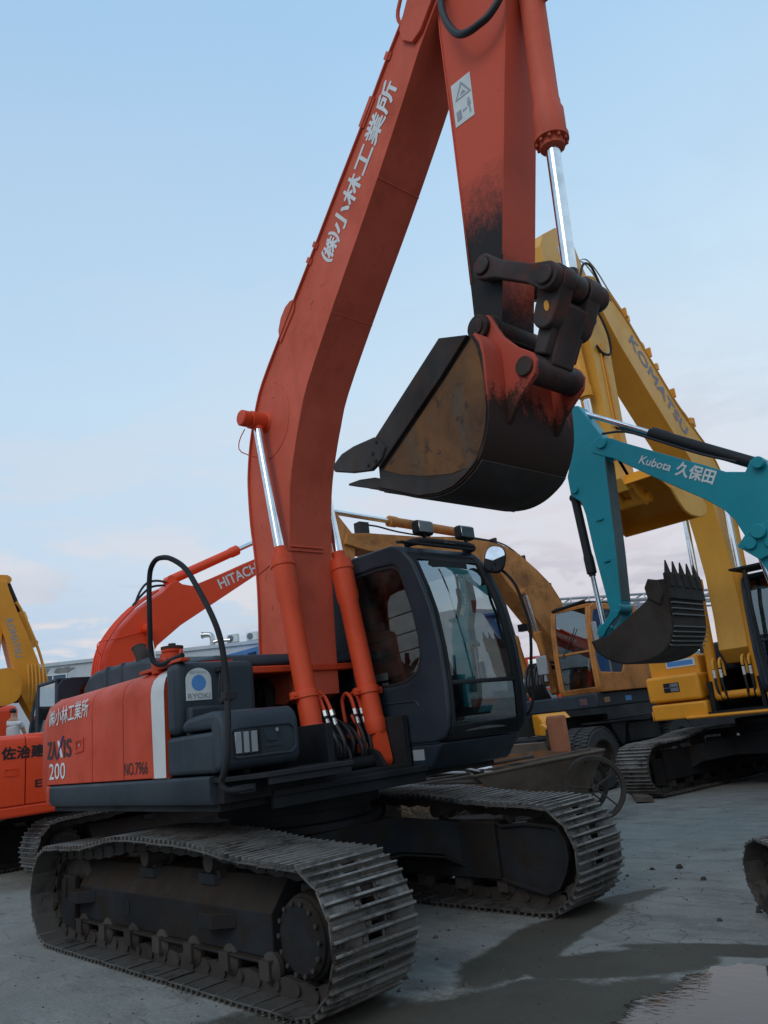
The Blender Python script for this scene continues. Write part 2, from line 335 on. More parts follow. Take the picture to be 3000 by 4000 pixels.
        for k in range(n):
            j = (k+1) % n
            fs += [(k, j, n+j, n+k), (2*n+k, 3*n+k, 3*n+j, 2*n+j), (k, 2*n+k, 2*n+j, j), (n+k, n+j, 3*n+j, 3*n+k)]
        return s.add(vs, fs)
    def lathe(s, prof, c, axis=(0, 1, 0), n=40):
        """prof = [(radius, along)] closed solid of revolution about axis through c"""
        d = Vector(axis).normalized(); a = d.orthogonal().normalized(); b = d.cross(a); c = Vector(c)
        m = len(prof); vs = []
        for i in range(n):
            t = 2*math.pi*i/n; e = a*math.cos(t)+b*math.sin(t)
            for r, h in prof: vs.append(tuple(c + e*r + d*h))
        fs = []
        for i in range(n):
            j = (i+1) % n
            for k in range(m-1): fs.append((i*m+k, j*m+k, j*m+k+1, i*m+k+1))
            if prof[0][0] > 1e-6: fs.append((i*m+m-1, j*m+m-1, j*m, i*m))
        if prof[0][0] <= 1e-6: fs.append(tuple(i*m for i in range(n))); fs.append(tuple(i*m+m-1 for i in range(n-1, -1, -1)))
        return s.add(vs, fs)
    def build(s, name, mat, parent=None, bevel=0.0, rz=0.0, loc=None, angle=32, label=None, seg=2):
        if name in SPLIT and len(s.pc) > 1:
            out = []
            for vs, fs in s.pc:
                if len(s.pc) > 60: break
                t = MB(); t.v = [tuple(p) for p in vs]; t.f = [tuple(f) for f in fs]; t.pc = [0]
                out.append(t.build(name, mat, parent, bevel, rz, loc, angle, label, seg))
            if out: return out[0]
        me = bpy.data.meshes.new(name); me.from_pydata(s.v, [], s.f)
        bm = bmesh.new(); bm.from_mesh(me); bmesh.ops.recalc_face_normals(bm, faces=bm.faces); bm.to_mesh(me); bm.free()
        for p in me.polygons: p.use_smooth = True
        me.set_sharp_from_angle(angle=R(angle))
        me.materials.append(mat)
        if s.mat2 is not None:
            me.materials.append(s.mat2); me.polygons.foreach_set('material_index', s.mi)
        o = bpy.data.objects.new(name, me); C.objects.link(o)
        if parent is not None: o.parent = parent
        if rz: o.rotation_euler = (0, 0, rz)
        if loc: o.location = loc
        if bevel:
            b = o.modifiers.new('bevel', 'BEVEL'); b.width = bevel; b.segments = seg; b.limit_method = 'ANGLE'; b.angle_limit = R(35); b.harden_normals = False
        if label: o['label'] = label
        return o
def thing(name, label, cat, loc=(0, 0, 0), rz=0.0, group=None):
    o = bpy.data.objects.new(name, None); C.objects.link(o); o.location = loc; o.rotation_euler = (0, 0, rz)
    o.empty_display_size = 0.3
    o['label'] = label; o['category'] = cat
    if group: o['group'] = group
    return o
def tag(o, label=None, cat=None, group=None, kind=None):
    if label: o['label'] = label
    if cat: o['category'] = cat
    if group: o['group'] = group
    if kind: o['kind'] = kind
    return o
def text(name, s, o0, xd, yd, w, h, mat, parent, rz=0.0, bold=0.0, shear=0.0, thick=0.0016, label=None):
    """writing as a thin raised mesh: lower left corner o0, fitted to w by h metres; weight comes from shifted copies"""
    cu = bpy.data.curves.new('txt', 'FONT'); cu.body = s; cu.shear = shear; cu.resolution_u = 3
    tmp = bpy.data.objects.new('txt', cu); C.objects.link(tmp)
    bpy.context.view_layer.update()
    me = bpy.data.meshes.new_from_object(tmp.evaluated_get(bpy.context.evaluated_depsgraph_get()))
    bpy.data.objects.remove(tmp); bpy.data.curves.remove(cu)
    xs = [v.co.x for v in me.vertices]; ys = [v.co.y for v in me.vertices]
    x0, x1, y0, y1 = min(xs), max(xs), min(ys), max(ys)
    xd = Vector(xd).normalized(); yd = Vector(yd).normalized(); nd = xd.cross(yd).normalized(); o0 = Vector(o0)
    V0 = [v.co.copy() for v in me.vertices]; F0 = [tuple(p.vertices) for p in me.polygons]; bpy.data.meshes.remove(me)
    br = bold*h*1.1; shifts = [(0, 0)] + ([(br*math.cos(a), br*math.sin(a)) for a in (0.5, 2.1, 3.6, 5.2)] if br > 0 else [])
    vs = []; fs = []
    for k, (sx, sy) in enumerate(shifts):
        o = len(vs); n = len(V0); t = thick+0.00022*k
        base = [o0 + xd*((c.x-x0)/(x1-x0)*w+sx) + yd*((c.y-y0)/(y1-y0)*h+sy) for c in V0]
        vs += [tuple(p+nd*t) for p in base]; fs += [tuple(i+o for i in f) for f in F0]
    me = bpy.data.meshes.new(name); me.from_pydata(vs, [], fs); me.materials.append(mat)
    o = bpy.data.objects.new(name, me); C.objects.link(o); o.parent = parent
    if rz: o.rotation_euler = (0, 0, rz)
    if label: o['label'] = label
    return o

# ------------------------------------------------------------------ setting: ground, puddle
def ground():
    m, nt, b, v = mat_base('worn_concrete')
    s = N(nt, 'ShaderNodeSeparateXYZ'); LK(nt, v, s.inputs[0])
    big = noise(nt, v, 0.35, 5, 0.6); mid = noise(nt, v, 2.4, 8, 0.65); fine = noise(nt, v, 38, 5, 0.7); streak = noise(nt, v, 1.3, 7, 0.65, 0.4, (1.0, 3.2, 1))
    col = MIX(nt, ramp(nt, big, [(0.3, 0), (0.7, 1)]).outputs[0], (0.225, 0.220, 0.196), (0.325, 0.315, 0.282))
    col = MIX(nt, ramp(nt, mid, [(0.35, 0), (0.75, 0.5)]).outputs[0], col, (0.12, 0.12, 0.112))
    col = MIX(nt, ramp(nt, fine, [(0.35, 0.25), (0.6, 0.0)]).outputs[0], col, (0.06, 0.06, 0.06))
    mud = MATH(nt, 'MULTIPLY', ramp(nt, streak, [(0.50, 0), (0.68, 1)]).outputs[0], ramp(nt, MATH(nt, 'ADD', s.outputs[0], MATH(nt, 'MULTIPLY', mid, 1.5)), [(0.0, 0), (1.0, 0.6)]).outputs[0])
    col = MIX(nt, mud, col, (0.10, 0.095, 0.085))
    # dried mud smears dragged by tracks, hairline cracks, pitted spots
    drag = noise(nt, v, 3.0, 7, 0.7, 0.8, (0.6, 3.0, 1)); col = MIX(nt, ramp(nt, drag, [(0.60, 0), (0.66, 0.55)]).outputs[0], col, (0.085, 0.078, 0.066))
    spots = noise(nt, v, 14, 6, 0.75); col = MIX(nt, ramp(nt, spots, [(0.66, 0), (0.70, 0.8)]).outputs[0], col, (0.05, 0.048, 0.044))
    pale = noise(nt, v, 6, 7, 0.7); col = MIX(nt, ramp(nt, pale, [(0.60, 0), (0.70, 0.5)]).outputs[0], col, (0.30, 0.30, 0.285))
    vo = N(nt, 'ShaderNodeTexVoronoi', feature='DISTANCE_TO_EDGE', i_Scale=0.45); mpv = N(nt, 'ShaderNodeVectorMath', operation='ADD'); LK(nt, v, mpv.inputs[0])
    nv = N(nt, 'ShaderNodeTexNoise', i_Scale=1.5, i_Detail=5.0); LK(nt, v, nv.inputs['Vector']); LK(nt, nv.outputs['Color'], mpv.inputs[1]); LK(nt, mpv.outputs[0], vo.inputs['Vector'])
    col = MIX(nt, ramp(nt, vo.outputs['Distance'], [(0.0, 0.6), (0.004, 0.0)]).outputs[0], col, (0.04, 0.04, 0.04))
    oil = noise(nt, v, 0.9, 4, 0.5, 0.3); col = MIX(nt, ramp(nt, oil, [(0.60, 0), (0.72, 0.45)]).outputs[0], col, (0.10, 0.098, 0.09))
    # wet area: union of soft-edged ellipses, edges broken by noise
    wet = None
    wn1 = noise(nt, v, 1.7, 6, 0.6); wn2 = noise(nt, v, 9, 5, 0.6)
    for (cx, cy, rx, ry, ang) in ((3.05, -0.50, 1.15, 0.55, 20), (2.0, 0.2, 0.26, 0.9, 12), (1.88, 1.35, 0.13, 0.5, -18), (2.3, -1.6, 1.3, 0.9, 40), (3.6, -2.5, 2.2, 1.6, 20), (1.95, 0.85, 0.18, 0.6, 5), (2.62, 0.12, 0.55, 0.26, 35), (3.1, 0.62, 0.6, 0.12, 15)):
        mp = N(nt, 'ShaderNodeMapping', vector_type='TEXTURE'); LK(nt, v, mp.inputs[0])
        mp.inputs['Location'].default_value = (cx, cy, 0); mp.inputs['Rotation'].default_value = (0, 0, R(ang)); mp.inputs['Scale'].default_value = (rx, ry, 1000)
        ln = N(nt, 'ShaderNodeVectorMath', operation='LENGTH'); LK(nt, mp.outputs[0], ln.inputs[0])
        d = MATH(nt, 'SUBTRACT', 1.25, ln.outputs['Value'])
        wet = d if wet is None else MATH(nt, 'MAXIMUM', wet, d)
    wet = MATH(nt, 'ADD', wet, MATH(nt, 'MULTIPLY', MATH(nt, 'SUBTRACT', wn1, 0.5), 1.1)); wet = MATH(nt, 'ADD', wet, MATH(nt, 'MULTIPLY', MATH(nt, 'SUBTRACT', wn2, 0.5), 0.35))
    wn3 = noise(nt, v, 45, 4, 0.7); wet = MATH(nt, 'ADD', wet, MATH(nt, 'MULTIPLY', MATH(nt, 'SUBTRACT', wn3, 0.5), 0.18)); wf = N(nt, 'ShaderNodeMapRange', i_1=0.16, i_2=0.40, interpolation_type='SMOOTHSTEP'); LK(nt, wet, wf.inputs[0])
    col = MIX(nt, wf.outputs[0], col, MIX(nt, mid, (0.052, 0.046, 0.036), (0.100, 0.088, 0.070)))
    LK(nt, col, b.inputs['Base Color'])
    LK(nt, MIX(nt, wf.outputs[0], (0.85, 0.85, 0.85), (0.6, 0.6, 0.6)), b.inputs['Roughness'])
    b.inputs['Specular IOR Level'].default_value = 0.15
    hh = MATH(nt, 'ADD', MATH(nt, 'ADD', fine, MATH(nt, 'MULTIPLY', mid, 1.4)), drag); bump(nt, b, hh, 0.5, 0.016)
    mb = MB(); n = 24; S = 700.0
    mb.add([(-S, -S, 0), (S, -S, 0), (S, S, 0), (-S, S, 0)], [(0, 1, 2, 3)])
    tag(mb.build('ground', m), kind='structure')
ground()
def puddle():
    m, nt, b, v = mat_base('puddle_water')
    LK(nt, MIX(nt, noise(nt, v, 3, 4), (0.030, 0.027, 0.020), (0.042, 0.037, 0.028)), b.inputs['Base Color'])
    b.inputs['Roughness'].default_value = 0.03; b.inputs['Specular IOR Level'].default_value = 0.5; b.inputs['IOR'].default_value = 1.42
    bump(nt, b, noise(nt, v, 11, 4, 0.55, 0, (1, 1.6, 1)), 0.10, 0.010)
    pts = [(3.02, -0.70), (3.06, -0.48), (3.02, -0.25), (3.12, -0.05), (3.08, 0.12), (3.14, 0.28), (3.30, 0.42), (3.55, 0.50), (3.9, 0.45), (4.3, 0.2), (4.4, -0.4), (4.1, -1.0), (3.6, -1.25), (3.2, -1.1)]
    rnd = random.Random(3); P = []
    for i in range(len(pts)):
        a = Vector(pts[i]); c = Vector(pts[(i+1) % len(pts)]); d = c-a; nrm = Vector((-d.y, d.x))
        for k in range(7):
            t = k/7; P.append(a+d*t+nrm*(rnd.uniform(-0.11, 0.11)+0.10*math.sin(math.pi*t)*(1 if i % 2 else -1)))
    mb = MB(); mb.add([(p.x, p.y, 0.004) for p in P], [tuple(range(len(P)))])
    o = mb.build('puddle', m); tag(o, kind='structure')
puddle()

# ------------------------------------------------------------------ undercarriage
def belt_path(X0, r, top, n=720):
    P = [(-X0 + 2*X0*k/60, 0.0) for k in range(61)]
    for k in range(1, 31):
        a = R(-90 + 160*k/30); P.append((X0 + r*math.cos(a), r + r*math.sin(a)))
    P += [p for p in reversed(top)]
    for k in range(0, 30):
        a = R(110 + 160*k/30); P.append((-X0 + r*math.cos(a), r + r*math.sin(a)))
    # smooth closed polyline, resampled by length
    def resample(Q, m):
        L = [0.0]
        for i in range(len(Q)):
            a, b = Q[i], Q[(i+1) % len(Q)]; L.append(L[-1] + math.hypot(b[0]-a[0], b[1]-a[1]))
        out = []; j = 0
        for k in range(m):
            t = L[-1]*k/m
            while L[j+1] < t: j += 1
            a, b = Q[j], Q[(j+1) % len(Q)]; u = (t-L[j])/max(L[j+1]-L[j], 1e-9)
            out.append((a[0]+(b[0]-a[0])*u, a[1]+(b[1]-a[1])*u))
        return out, L[-1]
    Q, L = resample(P, n)
    for _ in range(14): Q = [((Q[i-1][0]+Q[i][0]*2+Q[(i+1) % n][0])/4, (Q[i-1][1]+Q[i][1]*2+Q[(i+1) % n][1])/4) for i in range(n)]
    return Q, L
def track(parent, X0, r, top, yc, w, pitch=0.19, detail=True, mat=None, groups=3, scale=1.0, phase=0.0):
    Q, L = belt_path(X0, r, top); n = len(Q); ns = round(L/pitch); mat = mat or M['shoe']
    mb = MB(); ch = MB(); h = 0.027*scale; th = 0.011*scale; pl = L/ns
    for i in range(ns):
        s0 = ((i+phase)/ns*n) % n; hw = pl/L*n/2
        def at(s):
            s %= n; j = int(s); t = s-j; a = Q[j]; b = Q[(j+1) % n]; return Vector((a[0]+(b[0]-a[0])*t, a[1]+(b[1]-a[1])*t))
        a = at(s0-hw); b = at(s0+hw); c = (a+b)/2; t = (b-a).normalized(); nn = Vector((t.y, -t.x))
        ja = random.uniform(-0.022, 0.022); t = Vector((t.x*math.cos(ja)-t.y*math.sin(ja), t.x*math.sin(ja)+t.y*math.cos(ja))); nn = Vector((t.y, -t.x)); c = c+nn*random.uniform(-0.003, 0.002)
        mt = Matrix(((t.x, 0, nn.x, c.x), (0, 1, 0, yc), (t.y, 0, nn.y, c.y), (0, 0, 0, 1)))
        l2 = pl*0.485; y0 = -w/2; y1 = w/2
        z1 = -h; z0 = -h-th
        if detail:
            # plate with two slots between the grousers
            hx = [(-0.047, -0.017, -0.075, 0.035), (0.018, 0.048, 0.015, 0.095)]
            mb.box(-l2, l2, y0, -0.10, z0, z1, mt); mb.box(-l2, l2, 0.12, y1, z0, z1, mt)
            mb.box(-l2, -0.047, -0.10, 0.12, z0, z1, mt); mb.box(-0.017, 0.018, -0.10, 0.12, z0, z1, mt); mb.box(0.048, l2, -0.10, 0.12, z0, z1, mt)
            mb.box(-0.047, -0.017, -0.10, -0.055, z0, z1, mt); mb.box(-0.047, -0.017, 0.045, 0.12, z0, z1, mt)
            mb.box(0.018, 0.048, -0.10, -0.02, z0, z1, mt); mb.box(0.018, 0.048, 0.075, 0.12, z0, z1, mt)
            for bx, by in ((-0.032, -0.085), (-0.032, 0.075), (0.033, -0.05), (0.033, 0.10)):
                p0 = mt @ Vector((bx, by, z1)); p1 = mt @ Vector((bx, by, z1+0.010)); mb.cyl(p0, p1, 0.016, 0.014, n=6)
        else: mb.box(-l2, l2, y0, y1, z0, z1, mt)
        for k in range(groups):
            gx = -pl*0.335+pl*0.333*k
            hh = h*(1.0 if k != 1 else 0.94); gw = 0.0095*scale
            mb.prism([(gx-gw*1.5, z1), (gx-gw*0.7, z1+hh*0.9), (gx+gw*0.7, z1+hh*0.9), (gx+gw*1.5, z1)], y0+0.004, y1-0.004, 'y', mt)
            mb.cm = 1; mb.prism([(gx-gw*0.85, z1+hh*0.86), (gx-gw*0.7, z1+hh*0.985), (gx+gw*0.7, z1+hh*0.985), (gx+gw*0.85, z1+hh*0.86)], y0+0.002, y1-0.002, 'y', mt); mb.cm = 0
        # overlapping curled rear lip
        mb.prism([(l2-0.004, z0), (l2+0.012*scale, z0-0.012*scale), (l2+0.018*scale, z0-0.006*scale), (l2, z1)], y0, y1, 'y', mt)
        for sy in (-1, 1):
            yy = sy*0.095*scale
            ch.prism([(-pl*0.62, z0-0.03*scale), (-pl*0.55, z0-0.085*scale), (-pl*0.1, z0-0.10*scale), (pl*0.45, z0-0.085*scale), (pl*0.45, z0-0.001), (-pl*0.45, z0-0.001)], yy-0.02*scale, yy+0.02*scale, 'y', mt)
        q0 = mt @ Vector((-pl*0.5, -0.13*scale, z0-0.05*scale)); q1 = mt @ Vector((-pl*0.5, 0.13*scale, z0-0.05*scale)); ch.cyl(q0, q1, 0.028*scale, n=10)
    mb.mat2 = M['grouser_tip']
    o = mb.build('track_belt', mat, parent, bevel=0.0018*scale if detail else 0, seg=1)
    ch.build('track_chain', M['rust_dark'], o)
    return o
def track_frame(parent, X0, r, yc, so, motor_end=1, s=1.0, mat=None, inner=True):
    """so = +1/-1 which way is outward; motor_end = +1 drive at the +x end"""
    mat = mat or M['frame']; e = motor_end
    mb = MB()
    yo = yc+so*0.11*s; yi = yc-so*0.20*s
    x0, x1 = (-(X0-0.17), X0-0.42) if e > 0 else (-(X0-0.42), X0-0.17)
    prof = [(yo, 0.215*s), (yo, 0.45*s), (yo-so*0.03, 0.49*s), (yc-so*0.03*s, 0.625*s), (yi, 0.625*s), (yi, 0.215*s)]
    mb.prism(prof, x0, x1, 'x')
    mb.box(x0, x1, min(yo-so*0.02, yo+so*0.045), max(yo-so*0.02, yo+so*0.045), 0.195*s, 0.213*s)
    fr = mb.build('track_frame', mat, parent, bevel=0.006)
    # pockets and brackets on the outer side
    b = MB()
    for bx in (-0.60*X0/1.685, ): b.box(bx-0.035, bx+0.035, yo-so*0.002, yo+so*0.0035, 0.30*s, 0.41*s)
    for bx in (-0.35, 0.5): b.prism([(bx-0.10, yc-so*0.02*s), (bx+0.10, yc-so*0.02*s), (bx+0.05, yc+so*0.05*s), (bx-0.15, yc+so*0.05*s)], 0.555*s, 0.62*s, 'z')
    b.build('frame_pocket', M['black'], fr)
    b = MB()
    for bx in (x0+0.02, 0.55*X0/1.685):
        b.prism([(bx, yo), (bx+0.06, yo+so*0.10), (bx+0.22, yo+so*0.10), (bx+0.34, yo)], 0.345*s, 0.43*s, 'z')
    b.build('frame_step', mat, fr, bevel=0.004)
    # rollers
    nr = 7
    for i in range(nr):
        rx = x0+0.16 + (x1-x0-0.18)*i/(nr-1)
        q = MB(); q.lathe([(0.0, -0.15*s), (0.055*s, -0.15*s), (0.09*s, -0.12*s), (0.09*s, -0.09*s), (0.07*s, -0.085*s), (0.07*s, 0.085*s), (0.09*s, 0.09*s), (0.09*s, 0.12*s), (0.055*s, 0.15*s), (0.0, 0.15*s)], (rx, yc, 0.165*s), n=20)
        q.box(rx-0.05, rx+0.05, yc-0.17*s, yc-0.13*s, 0.12*s, 0.22*s); q.box(rx-0.05, rx+0.05, yc+0.13*s, yc+0.17*s, 0.12*s, 0.22*s)
        q.build('track_roller', M['rust_dark'], fr)
    g = MB(); g.prism([(-0.12, 0.20*s), (0.34, 0.20*s), (0.30, 0.10*s), (0.24, 0.075*s), (-0.04, 0.075*s), (-0.10, 0.10*s)], min(yo, yo-so*0.02), max(yo, yo-so*0.02)); g.build('chain_guide', mat, fr, bevel=0.003)
    for cx in (-0.33*X0/1.685, 0.56*X0/1.685):
        q = MB(); q.lathe([(0.0, -0.10*s), (0.06*s, -0.10*s), (0.06*s, 0.08*s), (0.085*s, 0.08*s), (0.085*s, 0.11*s), (0.0, 0.12*s)], (cx, yc, 0.70*s), n=20); q.box(cx-0.03, cx+0.03, yc-0.03, yc+0.03, 0.6*s, 0.7*s)
        q.build('carrier_roller', M['rust_dark'], fr)
    # idler and its yoke
    ix = -e*X0
    q = MB(); q.lathe([(0.0, -0.09*s), (0.10*s, -0.09*s), (0.10*s, -0.05*s), (0.24*s, -0.045*s), (0.245*s, -0.06*s), (0.275*s, -0.06*s), (0.30*s, -0.03*s), (0.30*s, 0.03*s), (0.275*s, 0.06*s), (0.245*s, 0.06*s), (0.24*s, 0.045*s), (0.10*s, 0.05*s), (0.10*s, 0.09*s), (0, 0.09*s)], (ix, yc, r))
    q.build('idler_wheel', M['rust_dark'], fr)
    q = MB()
    for sy in (-1, 1):
        yy = yc+sy*0.13*s; xa, xb = sorted((ix-e*0.06, ix+e*0.22))
        q.prism([(xa, 0.16*s), (xb, 0.13*s), (xb, 0.53*s), (xa+0.06, 0.53*s), (xa, 0.48*s)], yy-0.025*s, yy+0.025*s)
        q.box(xa+0.10, xa+0.13, min(yy, yy+so*0.04*s*1), max(yy, yy+so*0.04*s), 0.36*s, 0.52*s)
    q.build('idler_yoke', mat, fr, bevel=0.01)
    # sprocket and drive motor
    sx = e*X0; q = MB(); pr = []
    for k in range(42):
        a = 2*math.pi*k/42; rr = (0.31 if k % 2 == 0 else 0.265)*s; pr.append((sx+rr*math.cos(a), r+rr*math.sin(a)))
    q.prism(pr, yc-0.03*s, yc+0.03*s); q.build('sprocket', M['rust_dark'], fr, bevel=0.006)
    q = MB(); yo2 = yc+so*0.20*s
    q.lathe([(0.0, 0.0), (0.17*s, 0.0), (0.20*s, 0.02*s), (0.20*s, 0.035*s), (0.215*s, 0.05*s), (0.225*s, 0.11*s), (0.225*s, 0.22*s), (0.0, 0.22*s)], (sx-e*0.04, yo2, r-0.02), axis=(0, -so, 0))
    q.build('drive_cover', M['frame'], fr, bevel=0.004)
    q = MB()
    for k in range(14):
        a = 2*math.pi*k/14; c = (sx-e*0.04+0.178*s*math.cos(a), yo2+so*0.001, r-0.02+0.178*s*math.sin(a)); q.cyl(c, (c[0], c[1]+so*0.012, c[2]), 0.013*s, n=6)
    q.build('cover_bolt', M['rust_dark'], fr)
    if inner:
        yy = yc-so*0.16*s
        pl = [(1.10, 0.60), (1.22, 0.64), (1.30, 0.60), (1.55, 0.62), (1.84, 0.60), (1.90, 0.49), (1.90, 0.38), (1.86, 0.28), (1.78, 0.17), (1.66, 0.12), (1.24, 0.20), (1.10, 0.20)]
        pl = [(e*(p[0]-1.685)+e*X0, p[1]*s) for p in pl]
        q = MB(); q.prism(pl, min(yy, yy+so*0.02), max(yy, yy+so*0.02))
        cx = sum(p[0] for p in pl)/len(pl); cz = sum(p[1] for p in pl)/len(pl)
        inn = [(cx+(p[0]-cx)*0.90, cz+(p[1]-cz)*0.90) for p in pl]
        q.ring(pl, inn, min(yy-so*0.022, yy-so*0.001), max(yy-so*0.022, yy-so*0.001)); q.build('motor_guard', mat, fr, bevel=0.004)
    return fr
TOP = [(-1.62, 0.785), (-1.04, 0.80), (-0.54, 0.872), (-0.22, 0.885), (0.20, 0.872), (0.56, 0.866), (0.75, 0.85), (1.16, 0.80), (1.62, 0.78)]
def car_body(parent, gy=1.1, s=1.0, mat=None, X=1.0):
    mat = mat or M['frame']; q = MB()
    # yz section swept along x, widening towards the tracks
    def sec(y, zt, zb, xh): return [(-xh, y, zb), (xh, y, zb), (xh, y, zt), (-xh, y, zt)]
    S = [sec(-gy+0.12, 0.61*s, 0.26*s, 0.95*X), sec(-gy+0.32, 0.66*s, 0.40*s, 0.80*X), sec(-0.45, 0.735*s, 0.47*s, 0.66*X), sec(0.45, 0.735*s, 0.47*s, 0.66*X), sec(gy-0.32, 0.66*s, 0.40*s, 0.80*X), sec(gy-0.12, 0.61*s, 0.26*s, 0.95*X)]
    vs = [p for a in S for p in a]; fs = [(0, 1, 2, 3), tuple(4*(len(S)-1)+k for k in (3, 2, 1, 0))]
    for i in range(len(S)-1):
        for k in range(4): a = 4*i; b = a+4; j = (k+1) % 4; fs.append((a+k, a+j, b+j, b+k))
    q.add(vs, fs)
    # flange along the lower front edge
    for x in (1,):
        pts = [(0.95*X, -gy+0.12, 0.25*s), (0.80*X, -gy+0.32, 0.39*s), (0.66*X, -0.45, 0.46*s), (0.66*X, 0.45, 0.46*s), (0.80*X, gy-0.32, 0.39*s), (0.95*X, gy-0.12, 0.25*s)]
        for a, b in zip(pts[:-1], pts[1:]):
            q.add([(a[0]-0.05, a[1], a[2]), (a[0]+0.035, a[1], a[2]), (b[0]+0.035, b[1], b[2]), (b[0]-0.05, b[1], b[2]), (a[0]-0.05, a[1], a[2]-0.016), (a[0]+0.035, a[1], a[2]-0.016), (b[0]+0.035, b[1], b[2]-0.016), (b[0]-0.05, b[1], b[2]-0.016)],
                  [(0, 1, 2, 3), (7, 6, 5, 4), (0, 4, 5, 1), (1, 5, 6, 2), (2, 6, 7, 3), (3, 7, 4, 0)])
    cb = q.build('car_body', mat, parent, bevel=0.006)
    q = MB(); q.lathe([(0.0, 0.0), (0.64*s, 0.0), (0.64*s, 0.05), (0.58*s, 0.06), (0.58*s, 0.14*s), (0.66*s, 0.15*s), (0.66*s, 0.24*s), (0, 0.24*s)], (0, 0, 0.735*s), axis=(0, 0, 1), n=48)
    q.build('swing_ring', M['black'], cb)
    return cb

# ------------------------------------------------------------------ the big orange excavator
PHI = -0.046
EX = thing('excavator', 'large faded orange crawler excavator in the foreground with raised boom and grease-black bucket', 'excavator', group=None)
track(EX, 1.685, 0.40, TOP, -1.1, 0.60, phase=0.3); track(EX, 1.685, 0.40, TOP, 1.1, 0.60, phase=0.0)
track_frame(EX, 1.685, 0.40, -1.1, -1); track_frame(EX, 1.685, 0.40, 1.1, 1); car_body(EX)
def B_(mb, name, mat, parent=None, **k):
    return mb.build(name, mat, EX if parent is None else parent, rz=PHI if parent is None else 0.0, **k)
# deck: floor plates, cross beam, brackets
q = MB(); q.box(-2.0, 1.02, -1.29, 1.30, 1.03, 1.075); q.box(1.02, 1.13, -0.95, 0.43, 1.075, 1.115); q.box(-1.9, 1.02, -0.42, -0.36, 1.075, 1.50); q.box(-1.9, 0.95, 0.37, 0.43, 1.075, 1.50)
q.box(-0.6, 1.0, -0.36, 0.37, 1.08, 1.14); q.box(1.06, 1.10, -0.94, 0.42, 1.0, 1.075); q.box(-0.95, -0.45, -0.76, -0.40, 1.075, 1.92); q.box(-0.46, 0.43, -0.76, -0.70, 1.075, 1.60); q.box(-0.75, -0.60, -0.39, 1.28, 1.075, 1.92)  # tall black boxes added to block a bright see-through gap
deck = B_(q, 'deck', M['black'], bevel=0.004)
q = MB()
for y0, y1 in ((-0.345, -0.265), (0.265, 0.345)):
    q.prism([(-0.30, 1.14), (-0.16, 1.70), (-0.10, 1.86), (-0.02, 1.92), (0.07, 1.91), (0.13, 1.83), (0.17, 1.55), (0.45, 1.30), (0.55, 1.14)], y0, y1)
for y0, y1 in ((-0.415, -0.385), (-0.23, -0.20), (0.20, 0.23), (0.385, 0.415)):
    q.prism([(0.50, 1.14), (0.62, 1.25), (0.72, 1.29), (0.82, 1.25), (0.90, 1.14)], y0, y1)
q.cyl((0.744, -0.43, 1.186), (0.744, 0.43, 1.186), 0.045)
q.cyl((0.0, -0.37, 1.80), (0.0, 0.37, 1.80), 0.085)
q.box(0.10, 0.5, -0.26, 0.26, 1.14, 1.5)
B_(q, 'boom_bracket', M['black'], bevel=0.006)
# side skirt
q = MB(); q.prism([(-1.345, 1.25), (-1.357, 1.235), (-1.357, 1.12), (-1.33, 1.075), (-1.20, 1.06), (-1.20, 1.25)], -1.95, 1.02, 'x')
B_(q, 'skirt_panel', M['navy'], bevel=0.008)
# step plate under the tool box
q = MB(); q.box(0.95, 1.30, -1.10, -0.42, 1.205, 1.235); q.prism([(1.0, -1.33), (1.14, -1.31), (1.30, -1.10), (1.0, -1.10)], 1.205, 1.235, 'z'); q.box(1.255, 1.285, -1.08, -0.43, 1.16, 1.205); q.box(0.9, 1.1, -1.3, -0.42, 1.08, 1.2)
B_(q, 'step_plate', M['black'], bevel=0.004)
# counterweight with rounded corners
def cw(zin):
    P = []
    for k in range(0, 25):
        a = R(152 + 56*k/24); P.append((2.74*math.cos(a), 2.74*math.sin(a)*0.985))
    return P
q = MB(); arc = [(x, y) for x, y in cw(0)]
arc = [(-2.0, 1.345), (-2.16, 1.345), (-2.30, 1.30)] + arc + [(-2.30, -1.30), (-2.16, -1.345), (-2.03, -1.352), (-2.0, -1.352)]
def lev(z, k): return [(-2.0+(x+2.0)*k if x < -2.0 else x, y*(1-(1-k)*0.55), z) for x, y in arc]
L_ = [lev(1.07, 0.86), lev(1.16, 0.96), lev(1.25, 1.0), lev(1.80, 1.0), lev(1.95, 0.93), lev(2.02, 0.80)]
n_ = len(arc); vs = [p for l in L_ for p in l]; fs = [tuple(range(n_-1, -1, -1)), tuple(range((len(L_)-1)*n_, len(L_)*n_))]
for i in range(len(L_)-1):
    for k in range(n_): fs.append((i*n_+k, i*n_+(k+1) % n_, (i+1)*n_+(k+1) % n_, (i+1)*n_+k))
q.add(vs, fs); B_(q, 'counterweight', M['orange'], angle=40)
q = MB(); q.prism([(-1.352, 1.25), (-1.357, 1.235), (-1.357, 1.12), (-1.33, 1.075), (-1.20, 1.06), (-1.20, 1.25)], -2.04, -1.955, 'x'); B_(q, 'skirt_corner', M['orange'], bevel=0.008)
